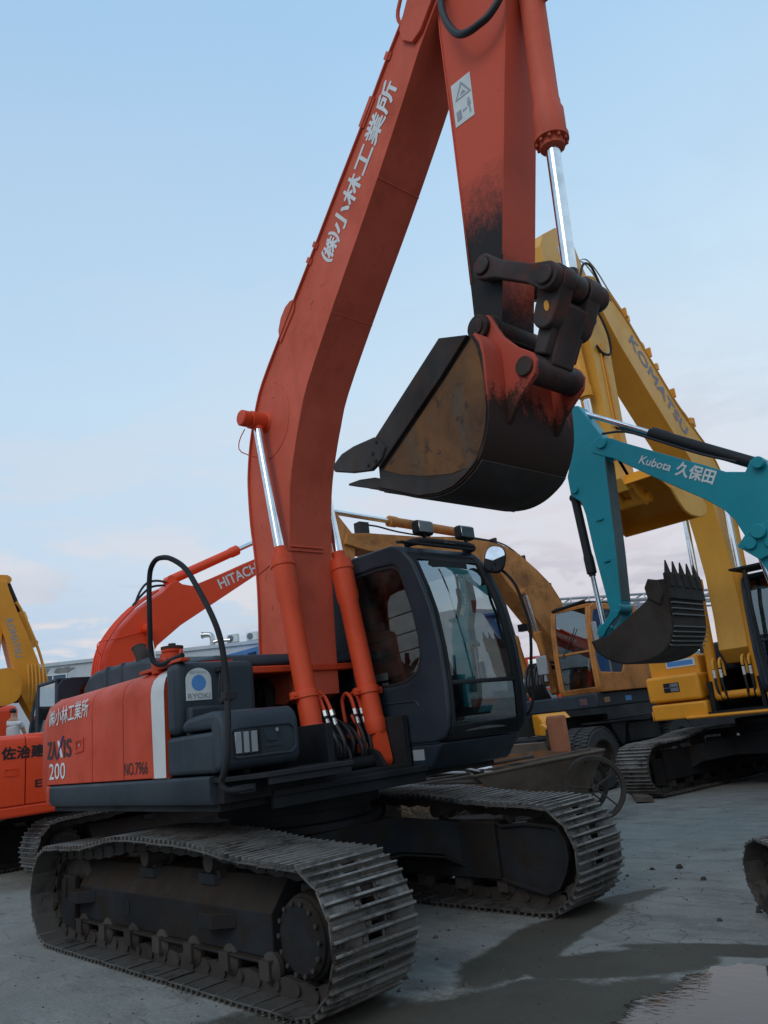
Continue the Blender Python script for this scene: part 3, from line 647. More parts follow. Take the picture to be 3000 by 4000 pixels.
# orange side doors: straight below, rolled over at the top
DOOR = [(-1.355, 1.258), (-1.355, 1.83), (-1.350, 1.88), (-1.335, 1.925), (-1.31, 1.96), (-1.27, 1.99), (-1.20, 2.015), (-1.05, 2.035), (-0.80, 2.045), (-0.80, 2.02), (-1.20, 1.98), (-1.30, 1.90), (-1.32, 1.80), (-1.32, 1.258)]
doors = []
for x0, x1 in ((-2.0, -0.922), (-0.910, -0.293), (-0.281, 0.235)):
    q = MB(); q.prism(DOOR, x0, x1, 'x'); doors.append(B_(q, 'side_door', M['orange'], bevel=0.006, angle=20))
# white stripe, bowed rear edge
q = MB(); nst = 14; vs = []; fs = []
prof = DOOR[:9]
for (y, z) in prof:
    xb = 0.24 - 0.035*math.sin(math.pi*min(max((z-1.25)/0.75, 0), 1)) + (0.10*max(0, z-1.92)/0.1)
    vs += [(xb, y-0.0015 if y < -1.3 else y, z+(0.002 if y > -1.34 else 0)), (0.43, y-0.0015 if y < -1.3 else y, z+(0.002 if y > -1.34 else 0))]
for (y, z) in prof:
    vs += [(0.20, y+0.02, z-0.01), (0.43, y+0.02, z-0.01)]
k = len(prof)
for i in range(k-1): fs += [(2*i, 2*i+1, 2*i+3, 2*i+2), (2*(k+i), 2*(k+i)+2, 2*(k+i)+3, 2*(k+i)+1)]
fs += [(2*i, 2*i+2, 2*(k+i)+2, 2*(k+i)) for i in range(k-1)]
q.add(vs, fs); B_(q, 'white_stripe', M['white'], angle=20)
q = MB(); q.prism([(p[0]+0.004 if p[0] < -1.3 else p[0], p[1]-0.003) for p in DOOR], 0.2, 0.43, 'x'); B_(q, 'side_panel', M['orange'], angle=20)
# handle recess on the rear door
q = MB(); q.ring([(-1.29, 1.50), (-1.10, 1.51), (-1.10, 1.625), (-1.29, 1.615)], [(-1.265, 1.525), (-1.125, 1.533), (-1.125, 1.60), (-1.265, 1.593)], -1.363, -1.355)
q.box(-1.24, -1.16, -1.361, -1.352, 1.58, 1.59); B_(q, 'door_handle', M['orange'], doors[0], bevel=0.002)
q = MB(); q.cyl((-1.19, -1.362, 1.565), (-1.19, -1.35, 1.565), 0.014, n=14); B_(q, 'lock', M['fitting'], doors[0])
yk = -1.3575
text('lettering', '㈱小林工業所', (-1.955, yk, 1.765), (1, 0, 0.02), (0.0, 0, 1), 0.97, 0.145, M['letter_white'], doors[0], bold=0.012, shear=0.12)
text('lettering', 'ZA', (-2.0, yk, 1.485), (1, 0, 0), (0, 0, 1), 0.235, 0.145, M['letter_black'], doors[0], bold=0.035)
text('lettering', 'IS', (-1.575, yk, 1.485), (1, 0, 0), (0, 0, 1), 0.185, 0.145, M['letter_black'], doors[0], bold=0.035)
q = MB(); q.prism([(-1.735, 1.63), (-1.690, 1.63), (-1.595, 1.485), (-1.640, 1.485)], yk-0.003, yk+0.001); B_(q, 'lettering', M['letter_white'], doors[0])
q = MB(); q.prism([(-1.575, 1.665), (-1.610, 1.665), (-1.755, 1.47), (-1.715, 1.485)], yk-0.005, yk+0.001); B_(q, 'lettering', M['letter_navy'], doors[0])
text('lettering', '200', (-1.94, yk, 1.305), (1, 0, 0), (0, 0, 1), 0.41, 0.135, M['letter_white'], doors[0], bold=0.012)
text('lettering', 'NO.7966', (-0.27, yk, 1.292), (1, 0, 0), (0, 0, 1), 0.41, 0.088, M['letter_black'], doors[2], bold=-0.004)
# fuel tank and tool box
q = MB(); q.box(0.437, 0.62, -1.352, -0.72, 1.52, 2.012); q.box(-0.6, 0.437, -1.18, -0.72, 1.5, 2.0)
tank = B_(q, 'fuel_tank', M['navy'], bevel=0.055, seg=5)
q = MB(); q.prism([(-1.30, 1.70), (-1.30, 1.50), (-1.0, 1.50), (-1.0, 1.70)], 0.62, 0.70, 'x'); B_(q, 'tank_foot', M['navy'], tank, bevel=0.02)
st = MB(); sp = [(-1.285, 1.745), (-1.09, 1.745), (-1.09, 1.885)] + [(-1.1875+0.0975*math.cos(R(a)), 1.885+0.08*math.sin(R(a))) for a in range(15, 180, 15)] + [(-1.285, 1.885)]
st.prism(sp, 0.6205, 0.6235, 'x'); stk = B_(st, 'sticker', M['sticker'], tank)
text('lettering', 'RYOKI', (0.6238, -1.273, 1.757), (0, 1, 0), (0, 0, 1), 0.17, 0.034, M['letter_grey'], tank, bold=0.03)
q = MB(); q.lathe([(0.0, 0.0), (0.055, 0.0), (0.055, 0.001), (0, 0.0012)], (0.6238, -1.1875, 1.862), axis=(1, 0, 0)); B_(q, 'sticker_emblem', M['sticker_blue'], tank)
text('lettering', 'BEST RENTAL', (0.6238, -1.252, 1.925), (0, 1, 0), (0, 0, 1), 0.13, 0.018, M['letter_grey'], tank)
# tool box: lower rear part, sloping cap and rounded front with recessed panel
q = MB(); q.box(0.44, 1.10, -1.352, -0.75, 1.262, 1.515); tool = B_(q, 'tool_box', M['navy'], bevel=0.03, seg=4)
q = MB()
cap = [(0.64, 1.53), (0.66, 1.605), (0.74, 1.625), (1.02, 1.64), (1.12, 1.635), (1.175, 1.60), (1.195, 1.54), (1.20, 1.42), (1.195, 1.32), (1.165, 1.272), (1.05, 1.262), (1.04, 1.53)]
q.prism(cap, -1.345, -0.765); fr_ = B_(q, 'tool_box_front', M['navy'], tool, bevel=0.045, seg=5)
q = MB(); q.ring([(-1.285, 1.335), (-0.835, 1.335), (-0.80, 1.37), (-0.80, 1.49), (-0.835, 1.53), (-1.285, 1.53)], [(-1.27, 1.35), (-0.85, 1.35), (-0.82, 1.375), (-0.82, 1.485), (-0.85, 1.515), (-1.27, 1.515)], 1.195, 1.209, 'x')
B_(q, 'panel_rim', M['navy'], tool, bevel=0.005, seg=3)
q = MB(); q.box(1.198, 1.203, -1.28, -1.085, 1.355, 1.50); q.box(1.2025, 1.209, -1.285, -1.27, 1.35, 1.505); q.box(1.2025, 1.209, -1.09, -1.075, 1.35, 1.505)
B_(q, 'headlight_housing', M['black'], tool, bevel=0.003)
q = MB(); q.box(1.203, 1.208, -1.262, -1.10, 1.365, 1.495); hl = B_(q, 'headlight', M['lamp'], tool, bevel=0.004)
q = MB()
for y in (-1.21, -1.155): q.box(1.206, 1.214, y-0.006, y+0.006, 1.358, 1.50)
B_(q, 'lamp_grille', M['navy'], tool, bevel=0.002)
q = MB(); q.box(1.2005, 1.207, -1.04, -0.94, 1.44, 1.485); q.box(1.2005, 1.212, -1.03, -0.955, 1.42, 1.475); q.box(1.198, 1.2035, -1.045, -0.925, 1.385, 1.50)
B_(q, 'latch', M['navy'], tool, bevel=0.003)
q = MB(); q.cyl((1.2, -0.955, 1.487), (1.214, -0.955, 1.487), 0.013, n=14); B_(q, 'latch_lock', M['fitting'], tool)
# engine cover
q = MB(); q.prism([(-2.34, 2.00), (-2.28, 2.14), (-2.15, 2.235), (-2.0, 2.262), (-1.5, 2.258), (-0.86, 2.235), (-0.74, 2.215), (-0.62, 2.145), (-0.45, 2.125), (0.36, 2.085), (0.40, 1.99)], -0.93, 0.95)
hood = B_(q, 'engine_cover', M['navy'], bevel=0.05, seg=4)
q = MB(); q.box(-1.72, -1.66, -0.938, 0.9, 2.05, 2.268); q.box(-1.35, -1.31, -0.938, 0.9, 2.05, 2.258); B_(q, 'cover_rib', M['navy'], hood, bevel=0.02)
q = MB(); q.box(-2.0, 0.42, -0.95, 0.36, 1.93, 1.985); B_(q, 'top_plate', M['orange'], bevel=0.01)
q = MB(); q.tube([(-1.00, -0.86, 2.18), (-1.03, -0.86, 2.27), (-1.10, -0.86, 2.35)], 0.062, n=20); q.cyl((-1.10, -0.86, 2.35), (-1.105, -0.86, 2.362), 0.066, n=20); B_(q, 'exhaust_pipe', M['rust_dark'], hood)
q = MB(); q.prism([(-0.69, 2.10), (-0.69, 2.23), (-0.60, 2.27), (-0.52, 2.23), (-0.52, 2.10)], -0.86, -0.76); B_(q, 'lifting_lug', M['orange'], hood, bevel=0.006)
q = MB(); q.lathe([(0, 0), (0.105, 0), (0.105, 0.03), (0.075, 0.035), (0.075, 0.17), (0.085, 0.175), (0.085, 0.20), (0.0, 0.20)], (-0.30, -0.93, 2.03), axis=(0, 0, 1)); B_(q, 'filler_neck', M['orange'], hood)
q = MB(); q.lathe([(0.0, 0.0), (0.09, 0.0), (0.09, 0.02), (0.03, 0.03), (0.03, 0.045), (0, 0.045)], (-0.30, -0.93, 2.228), axis=(0, 0, 1)); B_(q, 'filler_cap', M['rust_dark'], hood)
# hand rail loop by the tank
q = MB()
q.tube([(0.62, -1.30, 2.055), (0.50, -1.32, 2.04), (0.37, -1.34, 2.025), (0.28, -1.355, 2.06), (0.245, -1.36, 2.14), (0.24, -1.36, 2.30), (0.24, -1.36, 2.52), (0.25, -1.36, 2.66), (0.28, -1.36, 2.745), (0.36, -1.36, 2.79), (0.47, -1.36, 2.785), (0.62, -1.36, 2.74), (0.83, -1.36, 2.62), (1.01, -1.36, 2.43), (1.17, -1.36, 2.23), (1.26, -1.36, 2.07), (1.30, -1.36, 1.89), (1.31, -1.36, 1.66), (1.29, -1.36, 1.42), (1.25, -1.36, 1.30), (1.19, -1.36, 1.215), (1.20, -1.34, 1.165), (1.22, -1.26, 1.155), (1.22, -1.16, 1.155)], 0.019, n=12, smooth=4)
rail = B_(q, 'hand_rail', M['black'])
q = MB(); q.box(0.33, 0.66, -1.335, -1.265, 2.012, 2.035); q.cyl((0.36, -1.30, 2.02), (0.36, -1.30, 2.075), 0.02, n=8); q.cyl((0.60, -1.30, 2.02), (0.60, -1.30, 2.10), 0.014, n=8); q.box(-0.10, 0.40, -1.30, -1.12, 2.006, 2.03); q.cyl((0.18, -1.28, 1.98), (0.18, -1.28, 2.08), 0.045, n=10); B_(q, 'rail_foot', M['orange'], rail, bevel=0.004)
q = MB()
for y in (-1.235, -1.175): q.cyl((1.235, y, 1.155), (1.25, y, 1.155), 0.013, n=6)
q.box(1.13, 1.235, -1.26, -1.15, 1.13, 1.18); B_(q, 'rail_clamp', M['black'], rail, bevel=0.003)
q = MB(); q.tube([(0.63, -1.02, 1.95), (0.68, -1.03, 1.955), (0.70, -1.05, 1.86), (0.74, -1.08, 1.75)], 0.008, n=8); q.box(0.62, 0.69, -1.06, -1.0, 1.93, 1.96); q.tube([(0.66, -1.03, 1.94), (0.70, -1.08, 1.74), (0.88, -1.16, 1.70), (1.30, -1.33, 1.71)], 0.013, n=8, smooth=1); q.box(1.27, 1.33, -1.385, -1.30, 1.69, 1.735); q.box(1.10, 1.14, -1.29, -1.22, 1.69, 1.73); B_(q, 'rail_bracket', M['black'], rail, bevel=0.003)

# ---- cab
CABP = [(-0.42, 1.27), (-0.42, 2.62), (-0.36, 2.78), (-0.20, 2.87), (0.40, 2.90), (0.95, 2.885), (1.04, 2.86), (1.11, 2.80), (1.20, 2.69), (1.29, 2.46), (1.35, 2.26), (1.39, 1.96), (1.40, 1.68), (1.385, 1.41), (1.34, 1.32), (1.28, 1.27)]
WIN = [(0.30, 1.78), (0.30, 2.62), (0.34, 2.70), (0.45, 2.735), (0.75, 2.735), (0.96, 2.715), (1.03, 2.66), (1.06, 2.56), (1.13, 2.32), (1.165, 2.09), (1.165, 1.92), (1.11, 1.81), (0.97, 1.745), (0.82, 1.735), (0.45, 1.74), (0.34, 1.75)]
YR, YL = 0.45, 1.39
q = MB(); q.ring(CABP, WIN, YR, YR+0.045); q.box(-0.42, 1.28, YR+0.045, YL-0.045, 1.27, 1.34)
# roof and rear, following the outline
RO = [(-0.42, 2.0), (-0.42, 2.62), (-0.36, 2.78), (-0.20, 2.87), (0.40, 2.90), (0.95, 2.885), (1.04, 2.86), (1.11, 2.80), (1.08, 2.77), (0.93, 2.83), (0.40, 2.85), (-0.18, 2.82), (-0.32, 2.74), (-0.375, 2.62), (-0.375, 2.0)]
q.prism(RO, YR+0.045, YL-0.045); q.box(-0.42, -0.375, YR+0.045, YL-0.045, 1.34, 1.75)
for y0, y1 in ((YR+0.045, YR+0.30), (YL-0.20, YL-0.045)): q.box(-0.42, -0.378, y0, y1, 1.75, 2.0)
cab = B_(q, 'cab', M['navy_cab'], bevel=0.022, seg=4, angle=25)
DW = [(-0.20, 1.85), (-0.20, 2.62), (-0.12, 2.72), (0.95, 2.715), (1.05, 2.60), (1.16, 2.35), (1.24, 2.0), (1.25, 1.75), (1.23, 1.50), (0.7, 1.45), (0.5, 1.80)]
q = MB(); q.ring(CABP, DW, YL-0.045, YL); B_(q, 'cab_door', M['navy_cab'], cab, bevel=0.012, seg=3, angle=25)
q = MB(); q.prism([(-0.42, 1.07), (1.10, 1.07), (1.14, 1.10), (1.275, 1.265), (-0.42, 1.265)], YR+0.004, YL-0.004); B_(q, 'cab_base', M['navy_cab'], cab, bevel=0.02, seg=3)
q = MB(); q.box(0.95, 1.075, YR-0.0005, YR+0.006, 1.15, 1.23); B_(q, 'data_plate', M['grey_steel'], cab)
# pressed ribs low on the side
q = MB(); q.tube([(0.50, YR, 1.605), (0.99, YR, 1.60), (1.06, YR, 1.585), (1.08, YR, 1.55)], 0.008, n=8); q.tube([(0.55, YR, 1.42), (0.98, YR, 1.42)], 0.006, n=8)
q.tube([(0.0, YR+0.002, 1.268), (1.27, YR+0.002, 1.268)], 0.004, n=6); B_(q, 'pressed_rib', M['navy_cab'], cab)
q = MB(); q.prism(WIN, YR+0.020, YR+0.026); B_(q, 'side_window', M['glass_side'], cab)
q = MB(); q.ring([(p[0]+(-.03 if p[0] < .5 else .0), p[1]) for p in WIN], [((p[0]-0.6)*0.965+0.6, (p[1]-2.2)*0.95+2.2) for p in WIN], YR+0.012, YR+0.034); B_(q, 'window_seal', M['rubber'], cab, bevel=0.004)
q = MB(); q.prism(DW, YL-0.026, YL-0.020); B_(q, 'door_window', M['glass'], cab)
q = MB(); q.box(-0.404, -0.398, YR+0.10, YL-0.10, 1.75, 2.62); B_(q, 'rear_window', M['glass'], cab)
FP = [(1.11, 2.80), (1.20, 2.69), (1.29, 2.46), (1.35, 2.26), (1.39, 1.96), (1.40, 1.71), (1.385, 1.41), (1.34, 1.32)]
def front_strip(pts, off0, off1, y0, y1, mb):
    a = [(p[0]-off0, p[1]) for p in pts]; b = [(p[0]-off1, p[1]) for p in pts]
    mb.prism(a + b[::-1], y0, y1)
q = MB(); front_strip(FP, 0.0, 0.05, YR+0.045, YR+0.085, q); front_strip(FP, 0.0, 0.05, YL-0.115, YL-0.045, q)
front_strip([(1.395, 1.715), (1.40, 1.68)], -0.001, 0.03, YR+0.085, YL-0.115, q); front_strip([(1.375, 1.385), (1.30, 1.28)], 0.0, 0.05, YR+0.045, YL-0.045, q); front_strip([(1.10, 2.80), (1.17, 2.725)], 0.0, 0.05, YR+0.085, YL-0.115, q)
B_(q, 'window_frame', M['black'], cab, bevel=0.01, seg=3)
def pane(pts, y0, y1, nm, mt, bulge=0.012):
    q = MB(); ny = 9; vs = []; fs = []
    for p in pts:
        for j in range(ny):
            t = j/(ny-1); yy = y0+(y1-y0)*t; vs.append((p[0]-0.02+bulge*math.sin(math.pi*t), yy, p[1]))
    for i in range(len(pts)-1):
        for j in range(ny-1): a = i*ny+j; fs.append((a, a+1, a+ny+1, a+ny))
    q.add(vs, fs); return B_(q, nm, mt, cab, angle=60)
UP = [(1.175, 2.72), (1.20, 2.68), (1.25, 2.58), (1.29, 2.46), (1.325, 2.36), (1.35, 2.26), (1.372, 2.12), (1.39, 1.96), (1.397, 1.83), (1.40, 1.71)]
pane(UP, YR+0.08, YL-0.11, 'windscreen', M['glass']); pane([(1.40, 1.69), (1.395, 1.55), (1.385, 1.41), (1.35, 1.33)], YR+0.08, YL-0.11, 'lower_windscreen', M['glass_dark'])
# inside: seat, console, wiper
q = MB(); q.box(0.20, 0.72, 0.68, 1.14, 1.55, 1.68); seat = B_(q, 'seat', M['seat'], cab, bevel=0.05, seg=4)
q = MB(); q.prism([(0.10, 1.64), (0.28, 1.64), (0.20, 2.30), (0.04, 2.28)], 0.70, 1.12); B_(q, 'seat_back', M['seat'], cab, bevel=0.05, seg=4)
q = MB(); q.prism([(0.03, 2.29), (0.16, 2.30), (0.14, 2.52), (0.02, 2.50)], 0.80, 1.02); B_(q, 'head_rest', M['seat'], cab, bevel=0.04, seg=4)
q = MB(); q.box(0.1, 0.95, 0.53, 0.66, 1.4, 1.83); q.box(0.1, 0.85, 1.16, 1.27, 1.4, 1.80); q.box(-0.38, 0.0, 0.5, 1.34, 1.34, 1.72); q.cyl((0.95, 0.8, 1.35), (1.0, 0.8, 1.95), 0.015); q.cyl((0.95, 1.0, 1.35), (1.0, 1.0, 1.95), 0.015); q.tube([(0.83, 0.6, 1.8), (0.85, 0.6, 2.0)], 0.02)
B_(q, 'console', M['black'], cab, bevel=0.015)
q = MB(); q.tube([(1.37, 0.80, 1.72), (1.355, 0.76, 2.05), (1.28, 0.74, 2.45), (1.21, 0.74, 2.64)], 0.007, n=6); q.box(1.16, 1.2, 0.68, 1.1, 2.62, 2.72); B_(q, 'wiper', M['rubber'], cab)
q = MB()
for z in (1.98, 2.12, 2.28): q.tube([(0.05, YR+0.05, z-0.02), (1.12, YR+0.05, z+0.03)], 0.005, n=6)
B_(q, 'window_bar', M['black'], cab)
q = MB(); q.box(0.515, 0.60, 0.50, 0.506, 1.80, 1.86); q.box(0.61, 0.69, 0.50, 0.506, 1.80, 1.86); q.box(0.61, 0.69, 0.50, 0.506, 1.73-0.01, 1.79-0.01); B_(q, 'label_sheet', M['sticker'], cab)
# roof bar and work lamps
q = MB(); q.tube([(0.98, 0.62, 2.90), (1.06, 0.64, 2.905), (1.10, 0.75, 2.905), (1.105, 1.20, 2.905), (1.07, 1.36, 2.90), (0.95, 1.38, 2.90)], 0.032, n=14); q.tube([(1.0, 0.50, 2.91), (1.13, 0.52, 2.87), (1.14, 1.30, 2.86)], 0.014, n=8); rb = B_(q, 'roof_bar', M['black'], cab)
text('lettering', 'HITACHI', (1.138, 0.93, 2.898), (0, 1, 0), (-0.2, 0, 1), 0.13, 0.02, M['letter_grey'], cab)
for y in (0.80, 1.33):
    q = MB(); q.box(0.98, 1.065, y-0.105, y+0.105, 2.985, 3.115); wl = B_(q, 'work_lamp', M['black'], bevel=0.03, seg=4)
    q = MB(); q.box(1.062, 1.070, y-0.085, y+0.085, 3.003, 3.10); B_(q, 'lamp_lens', M['lamp'], wl, bevel=0.004)
    q = MB(); q.cyl((1.03, y, 2.93), (1.03, y, 2.99), 0.018, n=10); q.box(1.0, 1.06, y-0.02, y+0.02, 2.915, 2.95)
    for k in range(9): q.box(1.070, 1.0735, y-0.08, y+0.08, 3.010+k*0.0102, 3.0115+k*0.0102)
    B_(q, 'lamp_bracket', M['black'], wl)
# mirror on its long bent arm
q = MB(); q.tube([(1.14, 1.42, 1.40), (1.28, 1.43, 1.385), (1.38, 1.44, 1.44), (1.43, 1.45, 1.60), (1.45, 1.45, 1.80), (1.48, 1.45, 1.95), (1.50, 1.45, 2.14), (1.47, 1.45, 2.30), (1.42, 1.45, 2.48), (1.34, 1.45, 2.60), (1.27, 1.42, 2.68)], 0.013, n=10, smooth=4); q.box(1.40, 1.46, 1.41, 1.47, 2.08, 2.14)
ma = B_(q, 'mirror_arm', M['black'])
mm = Matrix.Translation((1.30, 1.37, 2.745)) @ Matrix.Rotation(R(-52), 4, 'Z') @ Matrix.Rotation(R(-9), 4, 'Y') @ Matrix.Rotation(R(-14), 4, 'X')
def oval(sy, sz, n=28): return [(sy*math.copysign(abs(math.cos(2*math.pi*k/n))**0.75, math.cos(2*math.pi*k/n)), sz*math.copysign(abs(math.sin(2*math.pi*k/n))**0.75, math.sin(2*math.pi*k/n))) for k in range(n)]
q = MB(); q.prism(oval(0.095, 0.125), -0.045, 0.0, 'x', mm); B_(q, 'mirror_shell', M['black'], ma, bevel=0.012, seg=3)
q = MB(); q.prism(oval(0.085, 0.115), 0.001, 0.004, 'x', mm); B_(q, 'mirror_glass', M['mirror'], ma)

# ---- boom
BACK = [(-0.02, 1.72), (-0.093, 1.80), (-0.095, 1.92), (-0.082, 2.26), (-0.063, 2.48), (-0.055, 2.80), (-0.071, 3.05), (-0.10, 3.30), (-0.103, 3.60), (-0.085, 3.79), (-0.017, 4.06), (0.100, 4.325), (0.25, 4.55), (0.667, 4.94), (1.096, 5.325), (1.576, 5.765), (2.0, 6.148), (2.362, 6.49), (2.645, 6.724), (2.93, 6.92), (3.12, 6.93)]
FRONT = [(3.22, 6.80), (3.16, 6.66), (2.872, 6.50), (2.627, 6.255), (2.392, 5.966), (1.913, 5.41), (1.328, 4.771), (0.89, 4.262), (0.745, 4.01), (0.635, 3.775), (0.553, 3.56), (0.50, 3.34), (0.453, 3.01), (0.41, 2.65), (0.385, 2.2), (0.37, 1.74), (0.20, 1.69)]
def densify(P, m=3):
    out = []
    for i in range(len(P)-1):
        p0 = P[max(i-1, 0)]; p1 = P[i]; p2 = P[i+1]; p3 = P[min(i+2, len(P)-1)]
        for k in range(m):
            t = k/m; out.append(tuple(0.5*((2*p1[j]) + (-p0[j]+p2[j])*t + (2*p0[j]-5*p1[j]+4*p2[j]-p3[j])*t*t + (-p0[j]+3*p1[j]-3*p2[j]+p3[j])*t**3) for j in (0, 1)))
    out.append(P[-1]); return out
BK = densify(BACK[2:]); FT = densify(FRONT[2:-1])
q = MB(); q.prism(BACK[:2] + BK + FRONT[:2] + FT + FRONT[-1:], -0.212, 0.212)
boom = B_(q, 'boom', M['boom_paint'], angle=24)
def strip(pts, inw, th, y0, y1, mb):
    """plate following a polyline, th thick, offset inwards"""
    n = len(pts); off = []
    for i in range(n):
        a = Vector(pts[max(i-1, 0)]); b = Vector(pts[min(i+1, n-1)]); d = (b-a).normalized(); nr = Vector((-d.y, d.x))*inw
        off.append((pts[i][0]+nr.x*th, pts[i][1]+nr.y*th))
    mb.prism(list(pts)+off[::-1], y0, y1)
q = MB(); strip([(p[0], p[1]) for p in BK], 1, 0.014, -0.235, 0.235, q); strip(FT, 1, 0.012, -0.221, 0.221, q)
B_(q, 'boom_flange', M['boom_paint'], boom, bevel=0.003)
# welds, pads
q = MB()
for a, b in (((1.29, 4.73), (1.35, 4.79)), ((2.02, 5.53), (2.06, 5.575))):
    q.cyl((a[0]+0.012, -0.22, a[1]), (a[0]+0.012, 0.22, a[1]), 0.007, n=8)
q.cyl((0.462, -0.215, 2.96), (0.462, 0.12, 2.96), 0.008, n=8); q.cyl((0.459, -0.215, 2.925), (0.459, 0.12, 2.925), 0.006, n=8)
q.tube([(-0.06, -0.214, 2.83), (0.42, -0.214, 2.93)], 0.006, n=6, smooth=1)
q.tube([(0.24+0.36*math.cos(R(a)), -0.213, 4.17+0.36*math.sin(R(a))) for a in range(-115, 75, 12)], 0.004, n=6, smooth=1)
B_(q, 'weld_bead', M['boom_paint'], boom)
q = MB(); q.prism([(2.87, 6.93), (2.93, 6.60), (2.70, 6.37), (2.60, 6.34), (2.50, 6.45), (2.49, 6.56), (2.62, 6.76)], -0.245, -0.212); q.prism([(2.87, 6.93), (2.93, 6.60), (2.70, 6.37), (2.60, 6.34), (2.50, 6.45), (2.49, 6.56), (2.62, 6.76)], 0.212, 0.245)
q.lathe([(0, -0.27), (0.15, -0.27), (0.15, 0.27), (0, 0.27)], (3.08, 0, 6.77)); B_(q, 'boom_tip_plate', M['boom_paint'], boom, bevel=0.006)
# brackets and pipes along the back
q = MB()
for (x, z, l) in ((1.096, 5.325, 0.025), (1.20, 5.42, 0.025), (2.33, 6.462, 0.03), (2.02, 6.165, 0.12)):
    d = Vector((0.72, 0.69)); nr = Vector((-0.69, 0.72)); c = Vector((x, z))
    mt = Matrix(((d.x, 0, nr.x, c.x), (0, 1, 0, -0.195), (d.y, 0, nr.y, c.y), (0, 0, 0, 1))); q.box(-l, l, -0.03, 0.03, -0.02, 0.06, mt)
q.prism([(0.56, 4.80), (0.55, 4.93), (0.60, 5.03), (0.68, 5.10), (0.76, 5.12), (0.84, 5.10), (0.80, 5.0)], -0.225, -0.195)
q.tube([(2.50, -0.15, 6.62), (2.42, -0.15, 6.78), (2.47, -0.15, 6.95), (2.8, -0.15, 7.35), (2.9, -0.15, 7.5)], 0.016, n=8)
for yy in (-0.12, -0.04, 0.04, 0.12): q.tube([(-0.13, yy, 3.2), (-0.13, yy, 3.6), (-0.05, yy, 4.06), (0.09, yy, 4.36), (0.24, yy, 4.58), (1.08, yy, 5.35), (2.35, yy, 6.52), (2.9, yy, 6.96)], 0.012, n=8)
B_(q, 'boom_pipe', M['boom_paint'], boom)
# company name brushed up the boom side
d = Vector((0.715, 0, 0.700)); nr = Vector((-0.700, 0, 0.715)); o0 = Vector((1.335, -0.2135, 5.185))
text('lettering', '㈱小林工業所', o0 - nr*0.045, d, nr, 1.43, 0.20, M['letter_white'], boom, bold=0.03, shear=0.10)
# scars rubbed into the boom paint
rs = random.Random(31)
for k in range(16):
    t_ = rs.uniform(0.1, 0.95); i_ = int(t_*(len(BK)-1)); x_, z_ = BK[i_]; off = rs.uniform(0.12, 0.42); l_ = rs.uniform(0.02, 0.07); a_ = rs.uniform(0, 3.1)
    q = MB(); q.prism([(x_+off*0.8, z_-off*0.45), (x_+off*0.8+l_*math.cos(a_), z_-off*0.45+l_*math.sin(a_)), (x_+off*0.8+l_*math.cos(a_)+0.004, z_-off*0.45+l_*math.sin(a_)-0.003), (x_+off*0.8+0.003, z_-off*0.45-0.005)], -0.2129, -0.2119); B_(q, 'paint_scar', M['rust_dark'], boom)
